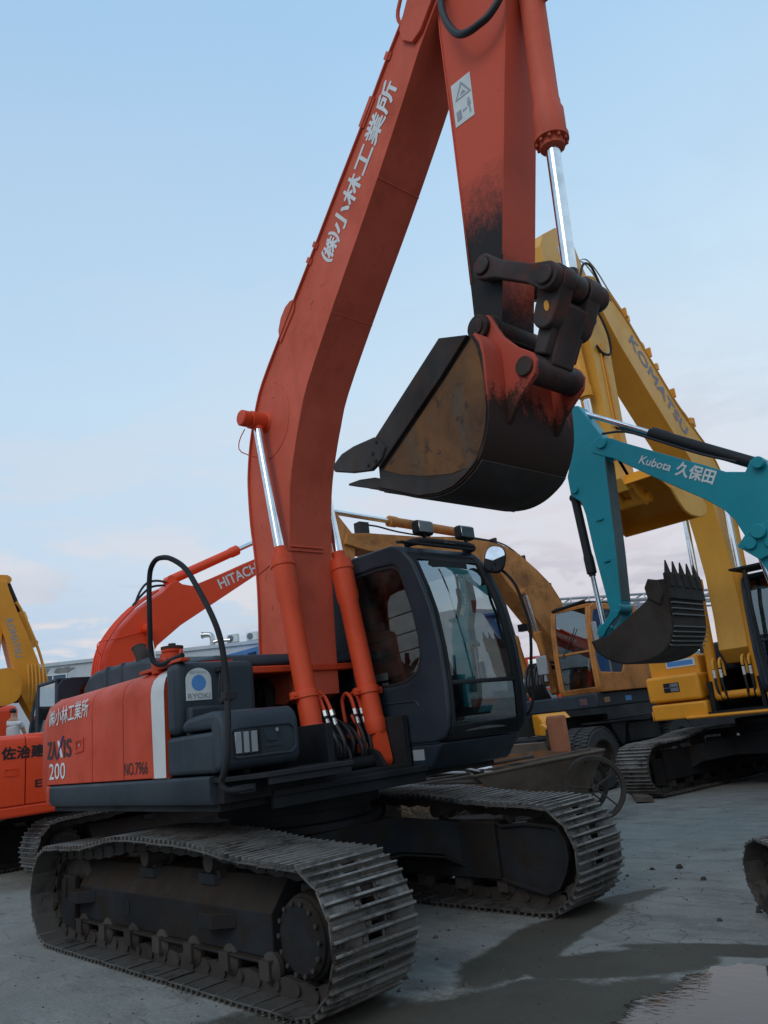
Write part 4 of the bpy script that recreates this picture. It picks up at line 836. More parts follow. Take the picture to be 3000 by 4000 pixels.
# ---- boom cylinders with pins, rods, steel pipes and hoses
q = MB(); q.lathe([(0, -0.475), (0.062, -0.475), (0.072, -0.465), (0.072, -0.40), (0.060, -0.395), (0.060, -0.38), (0.080, -0.375), (0.080, -0.235), (0.095, -0.215), (0.095, 0.215), (0.080, 0.235), (0.08, 0.375), (0.06, 0.38), (0.06, 0.395), (0.072, 0.40), (0.072, 0.475), (0, 0.475)], (0.225, 0, 4.165), n=36)
q.tube([(0.17, -0.40, 4.09), (0.10, -0.42, 4.0), (0.09, -0.40, 3.9), (0.20, -0.22, 3.82)], 0.005, n=6)
pin = B_(q, 'boom_pin', M['cyl_paint'], angle=30)
for sgn in (-1, 1):
    y = 0.306*sgn
    A0 = Vector((0.744, y, 1.186)); A1 = Vector((0.225, y, 4.165)); dd = (A1-A0).normalized(); Ltot = (A1-A0).length
    P = lambda t: tuple(A0+dd*t)
    lc = 1.66
    q = MB(); q.lathe([(0, 0.20), (0.072, 0.20), (0.085, 0.23), (0.088, 0.30), (0.088, 0.315), (0.083, 0.318), (0.083, lc-0.36), (0.096, lc-0.30), (0.096, lc-0.06), (0.104, lc-0.05), (0.104, lc-0.02), (0.098, lc-0.015), (0.098, lc+0.04), (0.062, lc+0.045), (0.062, lc+0.12), (0.045, lc+0.125), (0, lc+0.125)], P(0), axis=dd, n=40)
    ax = dd; side_ = Vector((0, 1, 0)); nn = side_.cross(ax)
    mt = Matrix(((nn.x, side_.x, ax.x, A0.x), (nn.y, side_.y, ax.y, A0.y), (nn.z, side_.z, ax.z, A0.z), (0, 0, 0, 1)))
    pl = [(0.066*math.cos(R(a)), 0.066*math.sin(R(a))) for a in range(180, 361, 15)] + [(0.062, 0.24), (-0.062, 0.24)]
    q.prism([(p[0], p[1]) for p in pl], -0.05, 0.05, 'y', mt)
    bc = B_(q, 'boom_cylinder', M['cyl_paint'], angle=28)
    q = MB(); q.lathe([(0.0, 0.52), (0.094, 0.52), (0.094, 0.575), (0.0, 0.575)], P(0), axis=dd, n=36); q.box(-0.02, 0.02, -0.14, 0.14, 0.52, 0.575, mt); q.cyl(tuple(mt @ Vector((0.02, -0.118, 0.548))), tuple(mt @ Vector((0.034, -0.118, 0.548))), 0.013, n=6); q.cyl(tuple(mt @ Vector((0.02, 0.118, 0.548))), tuple(mt @ Vector((0.034, 0.118, 0.548))), 0.013, n=6)
    for k in range(12):
        a = 2*math.pi*k/12; q.cyl(tuple(mt @ Vector((0.078*math.cos(a), 0.078*math.sin(a), lc+0.03))), tuple(mt @ Vector((0.078*math.cos(a), 0.078*math.sin(a), lc+0.055))), 0.009, n=6)
    q.tube([tuple(mt @ Vector(p)) for p in ((-0.05, 0.075*1, 0.62), (-0.06, 0.095, 0.9), (-0.06, 0.095, lc-0.35), (-0.05, 0.10, lc-0.12))], 0.012, n=8)
    B_(q, 'cylinder_band', M['cyl_paint'], bc, bevel=0.003)
    q = MB(); q.cyl(P(lc+0.10), P(Ltot-0.06), 0.043, n=32); B_(q, 'cylinder_rod', M['chrome'], bc)
    q = MB(); q.lathe([(0.045, -0.062), (0.078, -0.062), (0.078, 0.062), (0.045, 0.062)], tuple(A1), n=28); q.cyl(P(Ltot-0.10), P(Ltot-0.05), 0.047); B_(q, 'rod_eye', M['cyl_paint'], bc)
    # steel loops, fittings, hoses
    if sgn < 0:
        loops = [[(0.56, -0.20, 1.50), (0.56, -0.20, 1.60), (0.57, -0.20, 1.68), (0.62, -0.20, 1.725), (0.67, -0.20, 1.69), (0.72, -0.20, 1.59)], [(0.57, -0.14, 1.50), (0.575, -0.14, 1.62), (0.59, -0.14, 1.69), (0.63, -0.14, 1.72), (0.68, -0.14, 1.67), (0.725, -0.14, 1.59)], [(0.60, -0.20, 1.50), (0.66, -0.20, 1.41), (0.65, -0.20, 1.33), (0.64, -0.2, 1.28)], [(0.57, -0.14, 1.5), (0.62, -0.14, 1.42), (0.67, -0.14, 1.36), (0.69, -0.17, 1.31)]]
        hoses = [[(0.723, -0.20, 1.58), (0.75, -0.20, 1.50), (0.80, -0.20, 1.43), (0.84, -0.20, 1.36), (0.83, -0.20, 1.28), (0.77, -0.20, 1.21), (0.65, -0.15, 1.17)], [(0.73, -0.14, 1.58), (0.76, -0.14, 1.50), (0.82, -0.14, 1.42), (0.855, -0.14, 1.34), (0.83, -0.14, 1.25), (0.74, -0.12, 1.18)]]
        blk = (0.69, -0.19, 1.30)
    else:
        loops = [[(0.48, 0.18, 1.50), (0.465, 0.18, 1.60), (0.465, 0.18, 1.68), (0.52, 0.18, 1.725), (0.58, 0.18, 1.68), (0.61, 0.18, 1.585)], [(0.50, 0.24, 1.66), (0.52, 0.24, 1.72), (0.565, 0.24, 1.72), (0.60, 0.24, 1.67), (0.625, 0.24, 1.59)], [(0.48, 0.18, 1.52), (0.48, 0.18, 1.44), (0.50, 0.18, 1.39), (0.56, 0.18, 1.37), (0.63, 0.18, 1.38)], [(0.57, 0.18, 1.55), (0.60, 0.18, 1.50), (0.64, 0.18, 1.46), (0.645, 0.18, 1.38), (0.65, 0.18, 1.30)]]
        hoses = [[(0.613, 0.18, 1.58), (0.64, 0.18, 1.48), (0.68, 0.18, 1.40), (0.70, 0.18, 1.31), (0.69, 0.18, 1.22), (0.62, 0.15, 1.16)], [(0.627, 0.24, 1.58), (0.65, 0.24, 1.48), (0.69, 0.24, 1.37), (0.695, 0.24, 1.26), (0.64, 0.2, 1.17)]]
        blk = (0.655, 0.19, 1.29)
    q = MB()
    for l in loops: q.tube(l, 0.015, n=10, smooth=4)
    q.box(blk[0]-0.03, blk[0]+0.03, blk[1]-0.03, blk[1]+0.03, blk[2]-0.035, blk[2]+0.035)
    for a_ in ((blk[0]+0.03, blk[2]-0.02), (blk[0]+0.03, blk[2]+0.02)): q.cyl((a_[0], blk[1]-0.02, a_[1]), (a_[0]+0.015, blk[1]-0.02, a_[1]), 0.01, n=6)
    B_(q, 'steel_pipe', M['cyl_paint'], bc, bevel=0.0)
    q = MB()
    for l in hoses:
        a = Vector(l[0]); b = Vector(l[1]); dx = (b-a).normalized(); q.cyl(tuple(a-dx*0.015), tuple(a+dx*0.03), 0.022, n=6); q.cyl(tuple(a+dx*0.03), tuple(a+dx*0.055), 0.014, n=10); q.cyl(tuple(a+dx*0.055), tuple(a+dx*0.105), 0.020, n=12)
    B_(q, 'hose_fitting', M['fitting'], bc)
    q = MB()
    for l in hoses: q.tube(l[0:1]+l[1:], 0.016, n=10, smooth=4)
    B_(q, 'hose', M['hose'], bc)
q = MB()
for k, (y, z) in enumerate(((-0.1, 1.5), (0.02, 1.55), (0.10, 1.5), (-0.02, 1.45))): q.tube([(0.25, y, z), (0.55, y*1.2, z-0.02), (0.74, y, z-0.16), (0.72, y*1.1, z-0.30), (0.5, y, 1.16)], 0.016, n=8)
B_(q, 'valve_hose', M['hose'])

# ---- arm
ARM = [(2.84, 7.15), (2.83, 6.56), (2.805, 6.26), (2.773, 5.355), (2.745, 4.69), (2.705, 3.95), (2.70, 3.80), (2.74, 3.71), (2.82, 3.68), (2.90, 3.72), (2.935, 3.88), (3.018, 4.258), (3.155, 4.89), (3.292, 5.524), (3.402, 6.016), (3.50, 6.50), (3.52, 7.0), (3.40, 7.45), (3.15, 7.55)]
q = MB(); q.prism(ARM, -0.162, 0.162); arm = B_(q, 'arm', M['arm_paint'], angle=24)
q = MB(); strip(densify([(3.018, 4.258), (3.155, 4.89), (3.292, 5.524), (3.402, 6.016), (3.50, 6.50)], 3), 1, 0.010, -0.17, 0.17, q); strip([(2.83, 6.56), (2.805, 6.26), (2.773, 5.355), (2.745, 4.69), (2.72, 4.2)], 1, 0.012, -0.17, 0.17, q); q.box(2.95, 3.45, -0.162, 0.162, 6.9, 7.0)
B_(q, 'arm_flange', M['arm_paint'], arm, bevel=0.003)
q = MB(); q.prism([(2.83, 5.775), (3.01, 5.755), (2.99, 5.40), (2.815, 5.42)], -0.1655, -0.1625); B_(q, 'warning_sticker', M['sticker'], arm)
q = MB(); ys = -0.1665
q.ring([(2.845, 5.615), (3.0, 5.60), (2.92, 5.745)], [(2.868, 5.628), (2.975, 5.617), (2.922, 5.715)], ys, ys+0.0012)
q.box(2.84, 2.885, ys, ys+0.0012, 5.45, 5.53); q.box(2.846, 2.879, ys-0.001, ys, 5.456, 5.524)
q.prism([(2.895, 5.50), (2.91, 5.515), (2.91, 5.506), (2.925, 5.506), (2.925, 5.515), (2.94, 5.50), (2.925, 5.485), (2.925, 5.494), (2.91, 5.494), (2.91, 5.485)], ys, ys+0.0012)
q.prism([(2.952, 5.44), (2.957, 5.50), (2.945, 5.50), (2.948, 5.545), (2.975, 5.545), (2.978, 5.50), (2.968, 5.50), (2.972, 5.44), (2.966, 5.44), (2.963, 5.48), (2.959, 5.44)], ys, ys+0.0012)
q.cyl((2.962, ys, 5.56), (2.962, ys+0.0012, 5.56), 0.011, n=12)
q.prism([(2.895, 5.635), (2.95, 5.632), (2.93, 5.665), (2.915, 5.66)], ys, ys+0.0012)
B_(q, 'sticker_symbols', M['letter_grey'], arm)
q = MB(); q.tube([(2.93, -0.26, 6.62), (2.955, -0.28, 6.40), (2.97, -0.30, 6.22), (3.01, -0.30, 6.06), (3.07, -0.30, 5.945), (3.15, -0.30, 5.89), (3.24, -0.29, 5.88), (3.32, -0.27, 5.90), (3.42, -0.24, 6.0), (3.48, -0.20, 6.2)], 0.026, n=14, smooth=4); B_(q, 'hose', M['hose'], arm)
# ---- bucket cylinder
A0 = Vector((3.56, 0, 7.1)); A1 = Vector((3.362, 0, 3.875)); dd = (A1-A0).normalized()
ag = (Vector((3.434, 0, 4.87))-A0).length
q = MB(); q.lathe([(0, -0.1), (0.085, -0.1), (0.085, ag-0.36), (0.09, ag-0.34), (0.09, ag-0.30), (0.103, ag-0.27), (0.103, ag-0.09), (0.112, ag-0.085), (0.112, ag-0.05), (0.082, ag-0.045), (0.08, ag), (0.06, ag+0.01), (0, ag+0.01)], tuple(A0), axis=dd, n=40)
for k in range(10):
    a = 2*math.pi*k/10; sx = dd.orthogonal().normalized(); sy = dd.cross(sx); c = A0+dd*(ag-0.05)+(sx*math.cos(a)+sy*math.sin(a))*0.095; q.cyl(tuple(c), tuple(c+dd*0.025), 0.011, n=6)
q.box(3.52, 3.72, -0.05, 0.05, 5.99, 6.02)
bkc = B_(q, 'bucket_cylinder', M['boom_paint'], angle=28)
q = MB(); q.cyl(tuple(A0+dd*ag), tuple(A1-dd*0.07), 0.046, n=32); B_(q, 'cylinder_rod', M['chrome'], bkc)
q = MB(); q.lathe([(0, -0.06), (0.085, -0.06), (0.085, 0.06), (0, 0.06)], tuple(A1)); q.cyl(tuple(A1-dd*0.12), tuple(A1), 0.05); B_(q, 'rod_eye', M['link_paint'], bkc, bevel=0.008)
# ---- linkage
def link2d(pa, pb, ra, rb, waist, y0, y1, mb, n=14):
    a = Vector(pa); b = Vector(pb); d = (b-a).normalized(); nr = Vector((-d.y, d.x)); P = []
    ang = math.atan2(d.y, d.x)
    for k in range(n+1): t = ang+math.pi/2+math.pi*k/n; P.append((a.x+ra*math.cos(t), a.y+ra*math.sin(t)))
    L = (b-a).length
    for t in (0.25, 0.5, 0.75): p = a+d*(L*t)-nr*waist; P.append((p.x, p.y))
    for k in range(n+1): t = ang-math.pi/2+math.pi*k/n; P.append((b.x+rb*math.cos(t), b.y+rb*math.sin(t)))
    for t in (0.75, 0.5, 0.25): p = a+d*(L*t)+nr*waist; P.append((p.x, p.y))
    mb.prism(P, y0, y1)
for y0, y1 in ((-0.275, -0.205), (0.205, 0.275)):
    q = MB(); link2d((2.925, 4.19), (3.362, 3.875), 0.085, 0.088, 0.058, y0, y1, q)
    e = -1 if y0 < 0 else 1; yo = y0 if e < 0 else y1
    q.cyl((2.925, yo, 4.19), (2.925, yo+e*0.02, 4.19), 0.058); q.cyl((3.362, yo, 3.875), (3.362, yo+e*0.02, 3.875), 0.060)
    q.cyl((2.925, yo, 4.19), (2.925, yo-e*0.12, 4.19), 0.075)
    lk = B_(q, 'side_link', M['link_paint'], bevel=0.010, seg=3)
q = MB(); q.cyl((3.362, -0.205, 3.875), (3.362, -0.075, 3.875), 0.098, n=32); q.cyl((3.362, 0.075, 3.875), (3.362, 0.205, 3.875), 0.098, n=32); q.cyl((3.362, 0.275, 3.875), (3.362, 0.31, 3.875), 0.07)
q.cyl((3.10, -0.235, 3.40), (3.10, 0.235, 3.40), 0.088, n=32)
a = Vector((3.362, 3.875)); b = Vector((3.10, 3.40)); d = (b-a).normalized(); nr = Vector((-d.y, d.x))
for y0, y1 in ((-0.205, -0.075), (0.075, 0.205)): link2d(tuple(a), (a+d*0.22)[:], 0.095, 0.08, 0.085, y0, y1, q)
pp = [a+d*0.12+nr*0.088, a+d*0.30+nr*0.075, b-d*0.12+nr*0.075, b-d*0.05+nr*0.083, b-d*0.05-nr*0.083, b-d*0.12-nr*0.075, a+d*0.30-nr*0.075, a+d*0.12-nr*0.088]
q.prism([(p.x, p.y) for p in pp], -0.105, 0.105)
q.prism([(p.x, p.y) for p in (a+d*0.10+nr*0.06, b-d*0.10+nr*0.05, b-d*0.10-nr*0.05, a+d*0.10-nr*0.06)], -0.16, 0.16)
bl = B_(q, 'bucket_link', M['link_paint'], bevel=0.014, seg=3)
q = MB(); pc = a+d*0.17; q.prism([(pc.x+0.012+0.018*math.cos(R(t)), pc.y+0.035*math.sin(R(t))) for t in range(0, 360, 24)], -0.2085, -0.204); B_(q, 'yellow_mark', M['yellow'], bl)
# ---- bucket
OUT = [(2.63, 3.765), (2.89, 3.67), (2.925, 3.60), (2.935, 3.52), (2.93, 3.38), (2.915, 3.17), (2.895, 3.08), (2.86, 3.00), (2.77, 2.885), (2.66, 2.82), (2.55, 2.787), (2.44, 2.780), (2.26, 2.82), (1.89, 2.99), (1.90, 3.33)]
CUR = densify([(2.90, 3.68), (2.94, 3.60), (2.945, 3.50), (2.935, 3.36), (2.92, 3.20), (2.885, 3.05), (2.79, 2.89), (2.67, 2.815), (2.55, 2.780), (2.42, 2.778), (2.26, 2.815), (2.07, 2.90), (1.86, 2.995)], 3)
q = MB(); strip(CUR, -1, 0.022, -0.43, 0.43, q); bucket = B_(q, 'bucket', M['bucket_paint'], bevel=0.003, angle=25)
q = MB(); strip(CUR[18:], -1, 0.022, -0.424, 0.424, q); q.v = [(x+(0.0), y, z-0.0) for x, y, z in q.v]
low = [(p[0], p[1]) for p in CUR[18:]]
def outw(P, d):
    o = []
    for i in range(len(P)):
        a = Vector(P[max(i-1, 0)]); b_ = Vector(P[min(i+1, len(P)-1)]); t = (b_-a).normalized(); o.append((P[i][0]-t.y*d, P[i][1]+t.x*d))
    return o
q = MB(); q.prism(outw(low, 0.013)+low[::-1], -0.418, 0.418); B_(q, 'shell_wear_plate', M['dark_bucket'], bucket, bevel=0.003)
W = 0.43
for e in (-1, 1):
    y0, y1 = sorted((e*W, e*(W+0.0-0.022)))
    q = MB(); q.prism(OUT, y0, y1); sp = B_(q, 'side_plate', M['dark_bucket'], bucket, bevel=0.003)
    RU = [(2.875, 3.655), (2.59, 3.475), (1.945, 3.10), (2.13, 3.005), (2.35, 2.925), (2.55, 2.875), (2.70, 2.865), (2.775, 2.905), (2.85, 3.02), (2.90, 3.17), (2.915, 3.38), (2.905, 3.56)]
    ya, yb = sorted((e*(W-0.001), e*(W+0.004)))
    q = MB(); q.prism(RU, ya, yb); B_(q, 'rusty_panel', M['rust'], bucket)
    q = MB(); ya, yb = sorted((e*(W+0.002), e*(W+0.030)))
    q.prism([(2.63, 3.765), (2.86, 3.675), (2.60, 3.505), (1.93, 3.12), (1.89, 3.16), (1.90, 3.33)], ya, yb); B_(q, 'side_cutter', M['dark_bucket'], bucket, bevel=0.004)
    q = MB(); ya, yb = sorted((e*(W+0.010), e*(W+0.045)))
    q.prism([(1.93, 3.345), (1.70, 3.36), (1.56, 3.35), (1.44, 3.295), (1.46, 3.245), (1.66, 3.17), (1.86, 3.12), (1.98, 3.16), (2.03, 3.235)], ya, yb); B_(q, 'edge_cutter', M['dark_bucket'], bucket, bevel=0.01)
    q = MB(); yo = max(ya, yb) if e > 0 else min(ya, yb)
    for bx, bz in ((1.95, 3.30), (1.90, 3.23), (1.84, 3.165), (1.92, 3.17)): q.cyl((bx, yo, bz), (bx, yo+e*0.008, bz), 0.013, n=8)
    B_(q, 'cutter_bolt', M['black'], bucket)
    q = MB(); ya, yb = sorted((e*(W+0.001), e*(W+0.012)))
    q.prism([(2.785, 2.895), (2.70, 2.865), (2.55, 2.845), (2.35, 2.895), (2.13, 2.975), (1.95, 3.05), (1.90, 2.99), (2.26, 2.82), (2.44, 2.785), (2.56, 2.79), (2.66, 2.825), (2.75, 2.87)], ya, yb); B_(q, 'wear_plate', M['dark_bucket'], bucket, bevel=0.003)
d = Vector((-0.93, 0.40)).normalized(); nr = Vector((-d.y, d.x)); c0 = Vector((1.93, 2.975))
for y in (-0.375, -0.1875, 0.0, 0.1875, 0.375):
    q = MB()
    def tp(s_, t_): p = c0+d*s_-nr*t_; return (p.x, p.y)
    a = [(-0.12, -0.02), (0.10, -0.015), (0.42, -0.055+0.035), (0.42, -0.005), (0.30, 0.035), (0.14, 0.065), (-0.12, 0.055)]
    q.prism([tp(s_, t_) for s_, t_ in a], y-0.045, y+0.045); B_(q, 'tooth', M['dark_bucket'], bucket, bevel=0.012, seg=3)
q = MB(); q.prism([(1.86, 2.99), (2.10, 2.885), (2.10, 2.92), (1.87, 3.03)], -0.43, 0.43); q.prism([(1.9, 2.97), (2.32, 2.795), (2.32, 2.78), (1.88, 2.965)], -0.40, 0.435); B_(q, 'cutting_lip', M['dark_bucket'], bucket, bevel=0.004)
# ears
EAR = [(2.74, 3.76), (2.76, 3.86), (2.82, 3.885), (2.89, 3.86), (2.93, 3.76), (2.97, 3.67), (3.06, 3.555), (3.16, 3.47), (3.185, 3.41), (3.16, 3.33), (3.08, 3.27), (2.99, 3.20), (2.93, 3.12), (2.90, 3.10), (2.90, 3.60), (2.80, 3.70)]
for e in (-1, 1):
    y0, y1 = sorted((e*0.215, e*0.255)); q = MB(); q.prism(EAR, y0, y1)
    er = B_(q, 'bucket_ear', M['bucket_paint'], bucket, bevel=0.006)
    q = MB(); yo = e*0.255; q.cyl((2.815, yo, 3.80), (2.815, yo+e*0.035, 3.80), 0.085, n=32); q.cyl((2.815, yo+e*0.035, 3.80), (2.815, yo+e*0.045, 3.80), 0.05); q.cyl((3.10, yo, 3.40), (3.10, yo+e*0.02, 3.40), 0.062, n=20)
    q.cyl((2.815, e*0.165, 3.80), (2.815, e*0.212, 3.80), 0.095, n=32)
    B_(q, 'pin_cap', M['link_paint'], bucket, bevel=0.006)
q = MB(); q.cyl((2.815, -0.165, 3.80), (2.815, 0.165, 3.80), 0.11, n=32); B_(q, 'arm_boss', M['link_paint'], arm)

# ------------------------------------------------------------------ the other machines
def P_(mb, name, mat, parent, **k): return mb.build(name, mat, parent, **k)
def cylinder2(parent, name, p0, p1, frac, rb, rr, y, paintm, collar=1.15, rodm=None):
    """hydraulic cylinder: barrel from p0 to frac of the way, chrome rod to p1 (x, z points)"""
    A = Vector((p0[0], y, p0[1])); B = Vector((p1[0], y, p1[1])); d = (B-A).normalized(); L = (B-A).length; lb = L*frac
    q = MB(); q.lathe([(0, -0.02), (rb*0.95, 0.0), (rb, 0.03), (rb, lb-0.22), (rb*collar, lb-0.18), (rb*collar, lb-0.03), (rb*0.8, lb-0.02), (rb*0.75, lb), (0, lb)], tuple(A), axis=d, n=28)
    q.lathe([(0, -rb*1.0), (rb*0.95, -rb*1.0), (rb*0.95, rb*1.0), (0, rb*1.0)], tuple(A), n=20)
    o = P_(q, name, paintm, parent, angle=28)
    q = MB(); q.cyl(tuple(A+d*(lb-0.01)), tuple(B), rr, n=24); P_(q, 'cylinder_rod', rodm or M['chrome'], o)
    q = MB(); q.lathe([(0, -rb*0.9), (rr*1.7, -rb*0.9), (rr*1.7, rb*0.9), (0, rb*0.9)], tuple(B), n=20); P_(q, 'rod_eye', paintm, o)
    return o
def bucket2(parent, outline, lip0, lip1, w, mat, side_mat=None, teeth=5, toothlen=0.22, toothdir=None, th=0.02, tw=0.07):
    """outline = rear curve from hinge to lip (x, z)"""
    c = densify(outline, 3); q = MB(); strip(c, -1, th, -w, w, q); b = P_(q, 'bucket', mat, parent, bevel=0.003)
    for e in (-1, 1):
        y0, y1 = sorted((e*w, e*(w-0.02))); q = MB(); q.prism(c, y0, y1); P_(q, 'side_plate', side_mat or mat, b, bevel=0.003)
    if teeth:
        a = Vector(lip0); d = Vector(toothdir or (lip0[0]-lip1[0], lip0[1]-lip1[1])).normalized(); nr = Vector((-d.y, d.x))
        for k in range(teeth):
            y = -w+tw/2 + (2*w-tw)*k/(teeth-1); q = MB()
            pp = [a-d*0.06+nr*0.035, a+d*toothlen*0.45+nr*0.032, a+d*toothlen, a+d*toothlen*0.45-nr*0.032, a-d*0.06-nr*0.035]
            q.prism([(p.x, p.y) for p in pp], y-tw/2, y+tw/2); P_(q, 'tooth', side_mat or mat, b, bevel=0.008)
    return b
def house2(parent, col, s=1.0, cw=2.75, x1=1.2, cabx=(-0.35, 1.4), cab_mat=None, top=2.0, deckm=None, frontbox=True, doorm=None, dz=0.0):
    """counterweight, side doors, engine cover, tool box in one machine's own paint"""
    z0 = 1.06*s+dz
    q = MB(); q.box(-2.0*s, 1.15*s, -1.30*s, 1.32*s, z0, z0+0.07); q.box(-0.5, 1.05*s, -0.40, -0.34, z0+0.07, z0+0.5); q.box(-0.5, 1.05*s, 0.34, 0.40, z0+0.07, z0+0.5); P_(q, 'deck', deckm or M['black'], parent, bevel=0.004)
    arc = [(-1.9*s, 1.34*s), (-2.2*s, 1.30*s)] + [(cw*math.cos(R(a)), cw*math.sin(R(a))*0.98) for a in range(155, 206, 4)] + [(-2.2*s, -1.30*s), (-1.9*s, -1.34*s)]
    q = MB(); q.prism(arc, z0, top*s+dz, 'z'); P_(q, 'counterweight', col, parent, bevel=0.07, seg=4)
    for a, b in ((-1.88, -1.0), (-0.985, -0.25), (-0.235, 0.40)):
        q = MB(); q.prism([(-1.345*s, z0+0.16), (-1.345*s, top*s-0.16+dz), (-1.28*s, top*s-0.04+dz), (-1.15*s, top*s+dz), (-0.7*s, top*s+dz), (-0.7*s, z0+0.16)], a*s, b*s, 'x'); P_(q, 'side_door', doorm or col, parent, bevel=0.01)
        q = MB(); q.prism([(1.345*s, z0+0.16), (1.345*s, top*s-0.16+dz), (1.28*s, top*s-0.04+dz), (1.15*s, top*s+dz), (0.7*s, top*s+dz), (0.7*s, z0+0.16)], a*s, min(b*s, cabx[0]-0.02) if b*s > cabx[0] else b*s, 'x')
        if a*s < cabx[0]-0.1: P_(q, 'side_door', doorm or col, parent, bevel=0.01)
    for e in (-1, 1):
        q = MB(); y0, y1 = sorted((e*1.35*s, e*1.22*s)); q.box(-1.9*s, 1.1*s, y0, y1, z0, z0+0.15); P_(q, 'skirt_panel', M['navy'], parent, bevel=0.02)
    q = MB(); q.box(-1.9*s, 0.35, -0.72*s, 0.72*s, top*s-0.3+dz, top*s+0.16+dz); P_(q, 'engine_cover', M['navy'], parent, bevel=0.05, seg=3)
    if frontbox:
        q = MB(); q.box(0.42*s, 1.12*s, -1.34*s, -0.48*s, z0+0.27, z0+0.66); tb = P_(q, 'tool_box', col, parent, bevel=0.045, seg=3)
        q = MB(); q.box(0.40*s, 0.95*s, -1.32*s, -0.50*s, z0+0.0, top*s+0.0+dz); P_(q, 'fuel_tank', col, parent, bevel=0.04, seg=3)
        return tb
def cab2(parent, col, x0, x1, y0, y1, z0, z1, frame=0.07, bulge=0.10, glassm=None, mullion=0.42, dark=None, seatm=None, rear_post=0.35):
    """cab with open frames on every side, glass set in, a seat and a wiper inside"""
    g = glassm or M['glass_dark']; h = z1-z0
    out = [(x0, z0), (x0, z1-0.12), (x0+0.10, z1), (x1-0.20, z1), (x1-0.07, z1-0.07), (x1+bulge*0.3, z0+h*0.72), (x1+bulge, z0+h*0.35), (x1+bulge*0.9, z0+0.10), (x1, z0)]
    win = [(x0+rear_post*0.4, z0+h*0.42), (x0+rear_post*0.4, z1-0.2), (x0+rear_post*0.4+0.06, z1-0.12), (x1-0.24, z1-0.12), (x1-0.15, z1-0.16), (x1-0.04+bulge*0.2, z0+h*0.68), (x1-0.06+bulge, z0+h*0.36), (x1-0.10+bulge*0.9, z0+h*0.22), (x0+(x1-x0)*0.55, z0+h*0.20), (x0+(x1-x0)*0.42, z0+h*0.42)]
    q = MB()
    q.ring(out, win, y0, y0+0.05); q.box(x0, x1, y0+0.05, y1-0.05, z0, z0+0.06); q.box(x0, x1-0.10, y0+0.05, y1-0.05, z1-0.05, z1-0.002)
    q.box(x0, x0+0.04, y0+0.05, y1-0.05, z0+0.06, z0+h*0.4); q.box(x0, x0+0.04, y0+0.05, y0+0.13, z0+h*0.4, z1-0.05); q.box(x0, x0+0.04, y1-0.13, y1-0.05, z0+h*0.4, z1-0.05)
    F = [(x1-0.20, z1-0.003), (x1-0.07, z1-0.07), (x1+bulge*0.3, z0+h*0.72), (x1+bulge, z0+h*0.35), (x1+bulge*0.9, z0+0.10), (x1, z0)]
    front_strip(F, 0.0, 0.05, y0+0.05, y0+0.05+frame, q); front_strip(F, 0.0, 0.05, y1-0.05-frame, y1-0.05, q)
    front_strip(F[:2], 0.0, 0.05, y0+0.05+frame, y1-0.05-frame, q); front_strip(F[-2:], 0.0, 0.05, y0+0.05+frame, y1-0.05-frame, q)
    zm = z0+h*mullion; xm = x1+bulge*(0.3+(0.72-mullion)/0.37*0.7) if mullion > 0.35 else x1+bulge
    q.box(xm-0.04, xm+0.004, y0+0.05+frame, y1-0.05-frame, zm-0.02, zm+0.02)
    c = P_(q, 'cab', col, parent, bevel=0.016, seg=3, angle=28)
    q = MB(); q.ring(out, win, y1-0.05, y1); P_(q, 'cab_door', col, c, bevel=0.016, seg=3)
    for yy, nm in ((y0+0.02, 'side_window'), (y1-0.026, 'door_window')):
        q = MB(); q.prism(win, yy, yy+0.006); P_(q, nm, g, c)
    q = MB(); ny = 7; vs = []; fs = []
    for p in F[1:-1]:
        for j in range(ny): t = j/(ny-1); vs.append((p[0]-0.02, y0+0.05+frame+(y1-y0-0.10-2*frame)*t, p[1]))
    for i in range(len(F)-3):
        for j in range(ny-1): a = i*ny+j; fs.append((a, a+1, a+ny+1, a+ny))
    q.add(vs, fs); P_(q, 'windscreen', g, c, angle=50)
    q = MB(); q.box(x0+0.015, x0+0.02, y0+0.13, y1-0.13, z0+h*0.4, z1-0.06); P_(q, 'rear_window', g, c)
    xs, ys = (x0+x1)/2, (y0+y1)/2
    q = MB(); q.box(xs-0.35, xs+0.15, ys-0.24, ys+0.24, z0+0.35, z0+0.48); q.prism([(xs-0.42, z0+0.45), (xs-0.25, z0+0.45), (xs-0.34, z0+1.15), (xs-0.48, z0+1.13)], ys-0.22, ys+0.22); P_(q, 'seat', seatm or M['black'], c, bevel=0.04, seg=3)
    q = MB(); q.tube([(x1+bulge+0.01, ys-0.25, z0+h*0.42), (x1+bulge*0.7, ys, z0+h*0.62), (x1+bulge*0.4+0.01, ys+0.12, z0+h*0.74)], 0.008, n=6, smooth=1); P_(q, 'wiper', M['rubber'], c)
    return c
def boom2(parent, name, poly, hw, mat, pipes=None, flange=0.012):
    q = MB(); q.prism(poly, -hw, hw); o = P_(q, name, mat, parent, bevel=0.006, angle=24)
    return o

